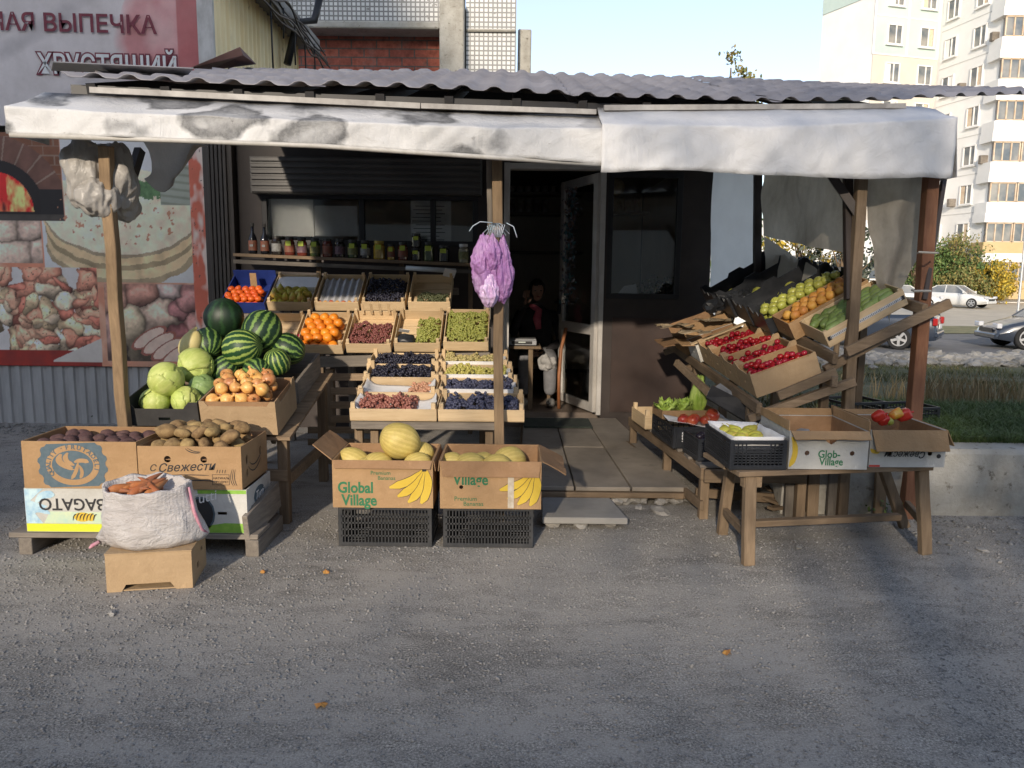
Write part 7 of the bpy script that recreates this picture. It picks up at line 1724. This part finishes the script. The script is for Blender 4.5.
for (px, py, Y, rx, rz, ms, sd, lab) in ((955,262,58,2.1,2.3,OLIVE,5,'olive brown bushy tree with the highest crown beyond the parked cars'),(938,270,59,1.9,1.9,GREENL,6,'green bush just right of the outermost post beyond the cars'),(978,276,57,2.0,1.9,GREENL,7,'green bush in the middle of the hedge beyond the cars'),(998,281,55,1.3,1.4,YEL,8,'small bright yellow tree at the right end of the hedge'),(966,286,56,2.0,1.3,OLIVE,9,'low olive shrub in front of the green bushes'),(915,266,58,2.3,2.4,GREENL,15,'dark green bush hidden partly behind the outermost post')):
    c = P(px, py, Y); tree(lab, Vector((c.x, Y, gz(c.x, Y)-.05)), c, rx, rz, 50, 70, .10, ms, sd, name='bush' if 'tree' not in lab else 'tree', cat='bush' if 'tree' not in lab else 'tree')
for (px, py, Y, rx, rz, ms, sd, lab) in ((800,240,13,.75,1.0,YEL,10,'yellow leaved tree seen through the gap under the grimy sheet'),(842,262,12,.55,.6,GRYL,11,'grey-green shrub seen through the gap beside the middle right post'),(752,262,14,.8,.9,GREENL,12,'green tree behind the black apple trays')):
    c = P(px, py, Y); tree(lab, Vector((c.x, Y, lh(c.x, Y))), c, rx, rz, 30, 60, .04, ms, sd, tr=.05)
# weeds by the skirting and the wall
for i, (p, n_, s, lab) in enumerate(((G(95,421)+Vector((0,.0,.05)), 70, .035, 'small green weed at the foot of the grey skirting'), (G(120,421)+Vector((0,0,.04)), 50, .03, 'second small weed at the foot of the skirting by the left post'), (G(890,517)+Vector((0,-.03,.03)), 60, .014, 'small weeds at the foot of the retaining wall'))):
    o = leaves(n_, lambda r: p+Vector((r.gauss(0,.09), r.gauss(0,.04), abs(r.gauss(0,.04)))), s, i).build('weed', GREENL); tag(o, lab, 'weed')
def blades(name, N, pos, hmin, hmax, m, wd=.006, seed=1, lean=.5):
    r = np.random.RandomState(seed); p = pos(r, N); n = len(p); a = r.uniform(0, 6.28, n); h = r.uniform(hmin, hmax, n); l = r.normal(0, lean, (n,2))*h[:,None]
    dx = np.stack([np.cos(a), np.sin(a), np.zeros(n)], -1)*wd*(h/hmax)[:,None]
    tip = p+np.concatenate([l, h[:,None]], -1); mid = p+np.concatenate([l*.35, (h*.6)[:,None]], -1)
    co = np.stack([p-dx, p+dx, mid+dx*.7, mid-dx*.7, tip], 1).reshape(-1,3); i0 = np.arange(n)*5
    fs = np.concatenate([np.stack([i0,i0+1,i0+2,i0+3],1).ravel(), np.stack([i0+3,i0+2,i0+4],1).ravel()]); me = D.meshes.new(name)
    me.vertices.add(len(co)); me.vertices.foreach_set('co', co.astype(np.float32).ravel()); me.loops.add(len(fs)); me.loops.foreach_set('vertex_index', fs.astype(np.int32)); me.polygons.add(2*n)
    me.polygons.foreach_set('loop_start', np.concatenate([np.arange(n)*4, n*4+np.arange(n)*3]).astype(np.int32)); me.polygons.foreach_set('loop_total', np.concatenate([np.full(n,4),np.full(n,3)]).astype(np.int32)); me.update(calc_edges=True)
    me.materials.append(m); o = D.objects.new(name, me); COL.objects.link(o); tag(o, kind='stuff'); return o
LH = np.vectorize(lh)
def lawnpos(x0, x1, y0, y1, thr=None, fr=1.3, sd=0):
    def f(r, N):
        x = r.uniform(x0, x1, N); y = y0+(y1-y0)*r.uniform(0,1,N)**1.35
        if thr is not None: k = vnoise(x*fr+sd, y*fr, 3+sd) > thr; x, y = x[k], y[k]
        return np.stack([x, y, LH(x, y)-.004], -1)
    return f
GRM = mat('lush_grass_blade', (.05,.095,.02), (.10,.15,.04), 3, .6); GRD = mat('dry_grass_blade', (.24,.18,.09), (.34,.27,.15), 3, .8); GRO = mat('olive_grass_blade', (.09,.10,.035), (.15,.15,.06), 3, .8)
blades('green_grass', 40000, lawnpos(2.6, 6.2, 4.97, 6.5, .38, 2.6, 6), .04, .10, GRM, .004, 1, .9)
blades('short_grass', 26000, lawnpos(2.0, 9.0, 4.98, 11.5, .45, 1.1, 4), .025, .07, GRO, .006, 2, .6)
blades('dry_grass', 5000, lawnpos(2.0, 9.0, 5.6, 11.8, .58, .9, 9), .02, .06, GRD, .006, 3, .6)
pd = P(962,398,7.0)
blades('dry_grass_tuft', 700, lambda r, N: (lambda x, y: np.stack([x, y, LH(x, y)-.005], -1))(pd.x+r.normal(0,.42,N), 7.0+r.normal(0,.20,N)), .10, .30, GRD, .006, 4, .28)
# band of grey rubble along the bank and litter
RUB = mat('pale_grey_rubble', (.17,.165,.15), (.31,.30,.28), 5, .95, .6, 20)
pts = []
for i in range(650):
    x = 3+rng.random()*7.5; y = 12.0+rng.gauss(0,.42); pts.append(Vector((x, y, lh(x, y)+.03)))
o = rubble('rubble_bank', pts, .04, .12, RUB); tag(o, kind='stuff')
# pebbles on the asphalt
def pebbles(name, N, seed, rmin, rmax, xr, yr, m):
    r = np.random.RandomState(seed); V = np.array([(1,0,0),(-1,0,0),(0,1,0),(0,-1,0),(0,0,1),(0,0,-1)], float); Fc = np.array([(0,2,4),(2,1,4),(1,3,4),(3,0,4),(2,0,5),(1,2,5),(3,1,5),(0,3,5)])
    s = rmin+(rmax-rmin)*r.uniform(0,1,N)**4; sc = s[:,None]*r.uniform(.6,1.3,(N,3)); sc[:,2] *= .6; a = r.uniform(0,6.28,N); ca, sa = np.cos(a), np.sin(a)
    v = V[None]*sc[:,None,:]+r.normal(0,.18,(N,6,3))*s[:,None,None]; x = v[...,0]*ca[:,None]-v[...,1]*sa[:,None]; y = v[...,0]*sa[:,None]+v[...,1]*ca[:,None]
    px = r.uniform(xr[0],xr[1],N); py = r.uniform(yr[0],yr[1],N); co = np.stack([x+px[:,None], y+py[:,None], v[...,2]+(s*.25)[:,None]], -1).reshape(-1,3); fc = (Fc[None]+(np.arange(N)*6)[:,None,None]).reshape(-1,3)
    me = D.meshes.new(name); me.vertices.add(len(co)); me.vertices.foreach_set('co', co.astype(np.float32).ravel()); me.loops.add(fc.size); me.loops.foreach_set('vertex_index', fc.astype(np.int32).ravel()); me.polygons.add(len(fc))
    me.polygons.foreach_set('loop_start', np.arange(0, fc.size, 3, dtype=np.int32)); me.polygons.foreach_set('loop_total', np.full(len(fc), 3, dtype=np.int32)); me.update(calc_edges=True); me.materials.append(m)
    o = D.objects.new(name, me); COL.objects.link(o); tag(o, kind='stuff'); return o
PEB = mat('gravel', (.16,.155,.15), (.38,.365,.345), 70, .95, lo=.35, hi=.7)
pebbles('gravel', 90000, 3, .0015, .009, (-3.2,3.6), (1.9,4.75), PEB); pebbles('gravel', 9000, 4, .002, .010, (-6.0,-2.2), (3.2,7.4), PEB); pebbles('coarse_gravel', 500, 7, .006, .020, (2.3,4.2), (4.2,4.74), RUB)
pebbles('gravel_litter', 500, 8, .01, .03, (-6,-2.9), (6.9,7.4), RUB)
LF = mat('fallen_leaf', (.36,.14,.03), (.45,.24,.06), 30, .8)
for (px, py, s, lab) in ((326,573,.030,'orange fallen leaf on the ground left of the black crates'),(263,573,.022,'small orange fallen leaf near the carton stand'),(727,654,.026,'reddish brown fallen leaf in the right foreground'),(321,707,.026,'brown fallen leaf in the left foreground')):
    g = G(px, py); b = MB(); out_ = [(s*(1-.35*(k % 2))*math.cos(k*PI/5), s*(.8-.3*(k % 2))*math.sin(k*PI/5), .006*math.sin(k*2)) for k in range(10)]
    b.add([(0,0,.010)]+out_, [(0,1+k,1+(k+1)%10) for k in range(10)]); o = b.build('fallen_leaf', LF); o.location = (g.x,g.y,.007); o.rotation_euler.z = px; tag(o, lab, 'leaf')
for (px, py, s, lab) in ((112,614,.03,'white scrap on the asphalt in front of the carton stand'),(112,608,.012,'tiny white scrap beside the larger one by the carton stand'),(799,548,.03,'white paper scrap on the ground under the bench table'),(849,548,.012,'tiny white scrap under the right half of the bench table'),(717,555,.028,'pale thin scrap on the ground left of the bench table'),(982,551,.04,'pale stone chip on the ground right of the bench table'),(1000,563,.018,'small white chip at the right edge of the ground'),(369,612,.012,'small pale chip on the ground below the black crates'),(692,487+180,.012,'pale chip in the middle foreground')):
    g = G(px, py); b = MB(); b.blob(T(g.x,g.y,.006) @ RZ(px) @ SCL(s,s*.5,.008), 2, 0, .8, 2.4, px); o = b.build('litter_scrap', STONE); tag(o, lab, 'scrap')
# ================================================================= CARS
def car(label, pos, head, L, W, Hh, paint, kind='sedan', ws=.31):
    t = thing('parked_car', label, 'car', T(pos) @ RZ(head)); half = L/2
    if kind == 'sedan': low = [(0,.50),(.015,.62),(.10,.72),(.30,.90),(.55,.93),(.84,.96),(.97,.93),(1,.60)]; gl_ = (.27,.43,.70,.88)
    elif kind == 'wagon': low = [(0,.50),(.015,.64),(.10,.76),(.30,.93),(.55,.95),(.86,.98),(.985,.92),(1,.55)]; gl_ = (.28,.42,.90,.975)
    else: low = [(0,.42),(.02,.60),(.10,.72),(.28,.92),(.55,.96),(.86,1.0),(.98,.95),(1,.5)]; gl_ = (.24,.42,.84,.96)
    b = MB(); vs = []; n = 9
    for (s, z) in low:
        y = -half+L*s; wf_ = 1-.16*(abs(s-.5)*2)**5; w = W/2*wf_; zb_ = .20+.10*(abs(s-.5)*2)**6
        sec = [(w*.93,zb_),(w,.42),(w,z*.72),(w*.97,z*.90),(w*.86,z),(w*.4,z+.02)]; vs += [(x,y,zz) for x, zz in sec]+[(-x,y,zz) for x, zz in sec[::-1]]
    k = 12; fs = []
    for j in range(len(low)-1):
        for i in range(k): fs.append((j*k+i, j*k+(i+1)%k, (j+1)*k+(i+1)%k, (j+1)*k+i))
    fs += [tuple(range(k-1,-1,-1)), tuple((len(low)-1)*k+i for i in range(k))]
    b.add(vs, fs).build('body', paint, t, smooth=True, bevel=.02, norm=True)
    a, b1, c1, d = gl_; zb_ = .90; Y = lambda s: -half+L*s; wb, wt = W/2*.86, W/2*.66
    pts = [(Y(a),zb_,wb),(Y(b1),Hh-.05,wt),(Y((b1+c1)/2),Hh-.015,wt),(Y(c1),Hh-.06,wt),(Y(d),zb_+.03,wb*.96)]
    vs = []
    for (y, z, w) in pts: vs += [(-w,y,z),(w,y,z)]
    vs += [(-wb,Y(b1),zb_),(wb,Y(b1),zb_),(-wb,Y(c1),zb_),(wb,Y(c1),zb_)]
    fs = [(0,1,3,2),(2,3,5,4),(4,5,7,6),(6,7,9,8),(0,2,10),(1,11,3),(2,4,6,12,10),(3,11,13,7,5),(6,8,12),(7,13,9)]
    MB().add(vs, fs).build('windows', M['farglass'], t, norm=True)
    r = MB()
    for i in (1,2): r.beam((0,pts[i][0]-.02,pts[i][1]+.008),(0,pts[i+1][0]+.02,pts[i+1][1]+.008),wt*2+.03,.03)
    for s in (-1,1):
        for (p, q_) in ((0,1),(4,3)): r.beam((s*pts[p][2],pts[p][0],pts[p][1]-.01),(s*pts[q_][2],pts[q_][0],pts[q_][1]),.06,.05)
        ym = (pts[1][0]+pts[3][0])/2; r.beam((s*wb,ym,zb_),(s*wt,ym,Hh-.03),.05,.07)
    r.build('roof', paint, t, norm=True)
    TY = mat('tyre_rubber', (.015,.015,.015), rough=.9) if 'TYR' not in globals() else TYR; globals()['TYR'] = TY
    for s in (-1,1):
        for y in (-half+.19*L, half-.20*L):
            Mw = T(s*(W/2-.10),y,ws) @ RY(s*PI/2)
            w_ = MB().lathe([(.001,-.09),(ws*.95,-.09),(ws,-.06),(ws,.07),(ws*.93,.10),(ws*.66,.10),(ws*.64,.08),(.001,.08)], 24).build('wheel', TY, t, M=Mw, smooth=False)
            q = MB(); q.lathe([(ws*.20,.085),(ws*.20,.105),(.001,.108)], 12)
            for m_ in range(5): q.box((ws*.38,0,.095), (ws*.58,.07,.02), RZ(m_*2*PI/5))
            for m_ in range(20): q.box((ws*.62,0,.097), (.03,ws*.2,.022), RZ(m_*2*PI/20))
            q.build('rim', M['steel'], w_)
            q = MB(); q.lathe([(.001,0),(ws*1.16,0),(ws*1.16,.006),(.001,.006)], 24, T(s*(W/2+.003),y,ws+.02) @ RY(s*PI/2)) if False else None
    hl = mat('lamp_glass', (.55,.56,.58), rough=.1) if 'HLM' not in globals() else HLM; globals()['HLM'] = hl
    for s in (-1,1):
        MB().box((s*W*.36,-half+.05,.66), (.34,.14,.14)).build('headlight', hl, t, bevel=.02); MB().box((s*W*.40,half-.045,.80), (.22,.12,.20)).build('tail_light', mat('tail_lamp_red', (.35,.02,.02), rough=.2) if 'TLM' not in globals() else TLM, t, bevel=.02)
    MB().box((0,-half-.005,.52), (W*.5,.03,.12)).build('grille', M['darker'], t); MB().box((0,half+.006,.66), (.50,.02,.12)).build('number_plate', M['white'], t)
    MB().box((0,half-.01,.44), (W*.86,.10,.15)).box((0,-half+.01,.36), (W*.84,.10,.16)).build('bumper', paint, t, bevel=.03)
    for s in (-1,1): MB().box((s*(W/2+.06),-half+L*.30,.98), (.16,.10,.12)).build('mirror', paint, t, bevel=.02)
    return t
def paintm(nm, c): return mat(nm, c, rough=.28, coat=.6, spec=.5)
p = G(928,347,-.5); car('dark blue estate car seen from behind between the posts and the grey car', Vector((10.15,23.0,gh(10,22)+.01)), R(-125), 4.5, 1.72, 1.46, paintm('dark_navy_paint', (.025,.035,.055)), 'wagon')
p = P(1030,320,22.0); car('grey hatchback cut off by the right edge of the picture', Vector((p.x+1.25,22.4,gh(p.x,22)+.01)), R(-100), 4.1, 1.75, 1.52, paintm('blue_grey_paint', (.035,.045,.065)), 'hatch', .34)
p = P(955,290,50); car('white sedan parked in front of the hedge, front turned to the right', Vector((p.x+.0,50,gh(p.x,50)+.03)), R(38), 4.4, 1.7, 1.42, paintm('white_car_paint', (.62,.62,.60)), 'sedan')
p = P(905,292,49); car('white car mostly hidden behind the outermost right post', Vector((p.x-.2,49,gh(p.x,49)+.03)), R(80), 4.3, 1.7, 1.42, paintm('pale_car_paint', (.60,.60,.60)), 'sedan')
b = MB(); pl = P(1019,300,40); b.tube([(pl.x,40,gh(pl.x,40)),(pl.x,40,6.5)], .06, 8); b.build('lamp_post', M['steel']); tag(D.objects['lamp_post'], 'thin grey lamp post at the right edge before the balconies', 'lamp post')
# ================================================================= SHADE BLOCKS added unseen behind the viewer to shade foreground, banners and lawn
nb = thing('shade_house', 'long four storey house across the street behind the viewpoint', 'building'); nbm = mat('grey_cream_render', (.42,.39,.34), (.50,.47,.41), .5, .9)
NBH = 9.2
MB().box((14,-29,NBH/2), (64,12,NBH)).build('wall', nbm, nb)
for r_ in range(3):
    for c_ in range(15): MB().box((-13+c_*4,-22.97,1.9+r_*2.9), (1.4,.12,1.5)).build('window', M['farglass'], nb)
nb2 = thing('shade_tower', 'taller apartment house across the street, left of the long house', 'building')
MB().box((-37.0,-29,11), (50,12.1,22)).build('wall', nbm, nb2)
nb3 = thing('shade_house', 'five storey house across the street behind the viewpoint, right of the long house', 'building')
MB().box((11.6,-29,6.2), (30,12.2,12.4)).build('wall', nbm, nb3)
for r_ in range(7):
    for c_ in range(11): MB().box((-53+c_*4,-22.92,1.9+r_*2.9), (1.4,.12,1.5)).build('window', M['farglass'], nb2)
t = tree('half bare roadside birch standing behind the viewpoint', Vector((-1.6,-8,0)), Vector((-.5,-8,6.2)), 3.0, 2.5, 60, 75, .062, YEL, 41, tr=.17)  # unseen tree added to throw dappled shade on the right of the stall
# ================================================================= CAMERA, SKY, SUN
cam = D.cameras.new('camera'); co_ = D.objects.new('camera', cam); COL.objects.link(co_); SC.camera = co_
cam.sensor_width = 36; cam.lens = F*36/1024; cam.clip_end = 3000; cam.clip_start = .05
c_, s_ = math.cos(ROLL), math.sin(ROLL); cp, sp_ = math.cos(PITCH), math.sin(PITCH)
rt = Vector((c_, s_*sp_, s_*cp)); up = Vector((-s_, c_*sp_, c_*cp)); fw = Vector((0, cp, -sp_))
co_.matrix_world = Matrix(((rt.x,up.x,-fw.x,0),(rt.y,up.y,-fw.y,0),(rt.z,up.z,-fw.z,H),(0,0,0,1)))
EL, AZ = R(19.2), R(13)
w = D.worlds.new('World'); SC.world = w; w.use_nodes = True; nt = w.node_tree; sky = nt.nodes.new('ShaderNodeTexSky'); sky.sky_type = 'NISHITA'; sky.sun_disc = False
sky.sun_elevation = EL; sky.sun_rotation = PI+AZ; sky.air_density = 1.0; sky.dust_density = .8; sky.ozone_density = 1.6
hs = nt.nodes.new('ShaderNodeHueSaturation'); hs.inputs['Hue'].default_value = .508; hs.inputs['Saturation'].default_value = .74; nt.links.new(sky.outputs[0], hs.inputs['Color']); nt.links.new(hs.outputs[0], nt.nodes['Background'].inputs[0]); nt.nodes['Background'].inputs[1].default_value = .15
sl = D.lights.new('sun', 'SUN'); sl.energy = 2.5; sl.angle = R(1.2); sl.color = (1,.87,.71); so = D.objects.new('sun', sl); COL.objects.link(so)
so.rotation_euler = Vector((math.sin(AZ)*math.cos(EL), math.cos(AZ)*math.cos(EL), -math.sin(EL))).to_track_quat('-Z', 'Y').to_euler()
v = SC.view_settings; v.view_transform = 'Standard'; v.look = 'None'; v.exposure = .78; v.gamma = 1; v.use_curve_mapping = False
SC.render.resolution_x = 1024; SC.render.resolution_y = 768
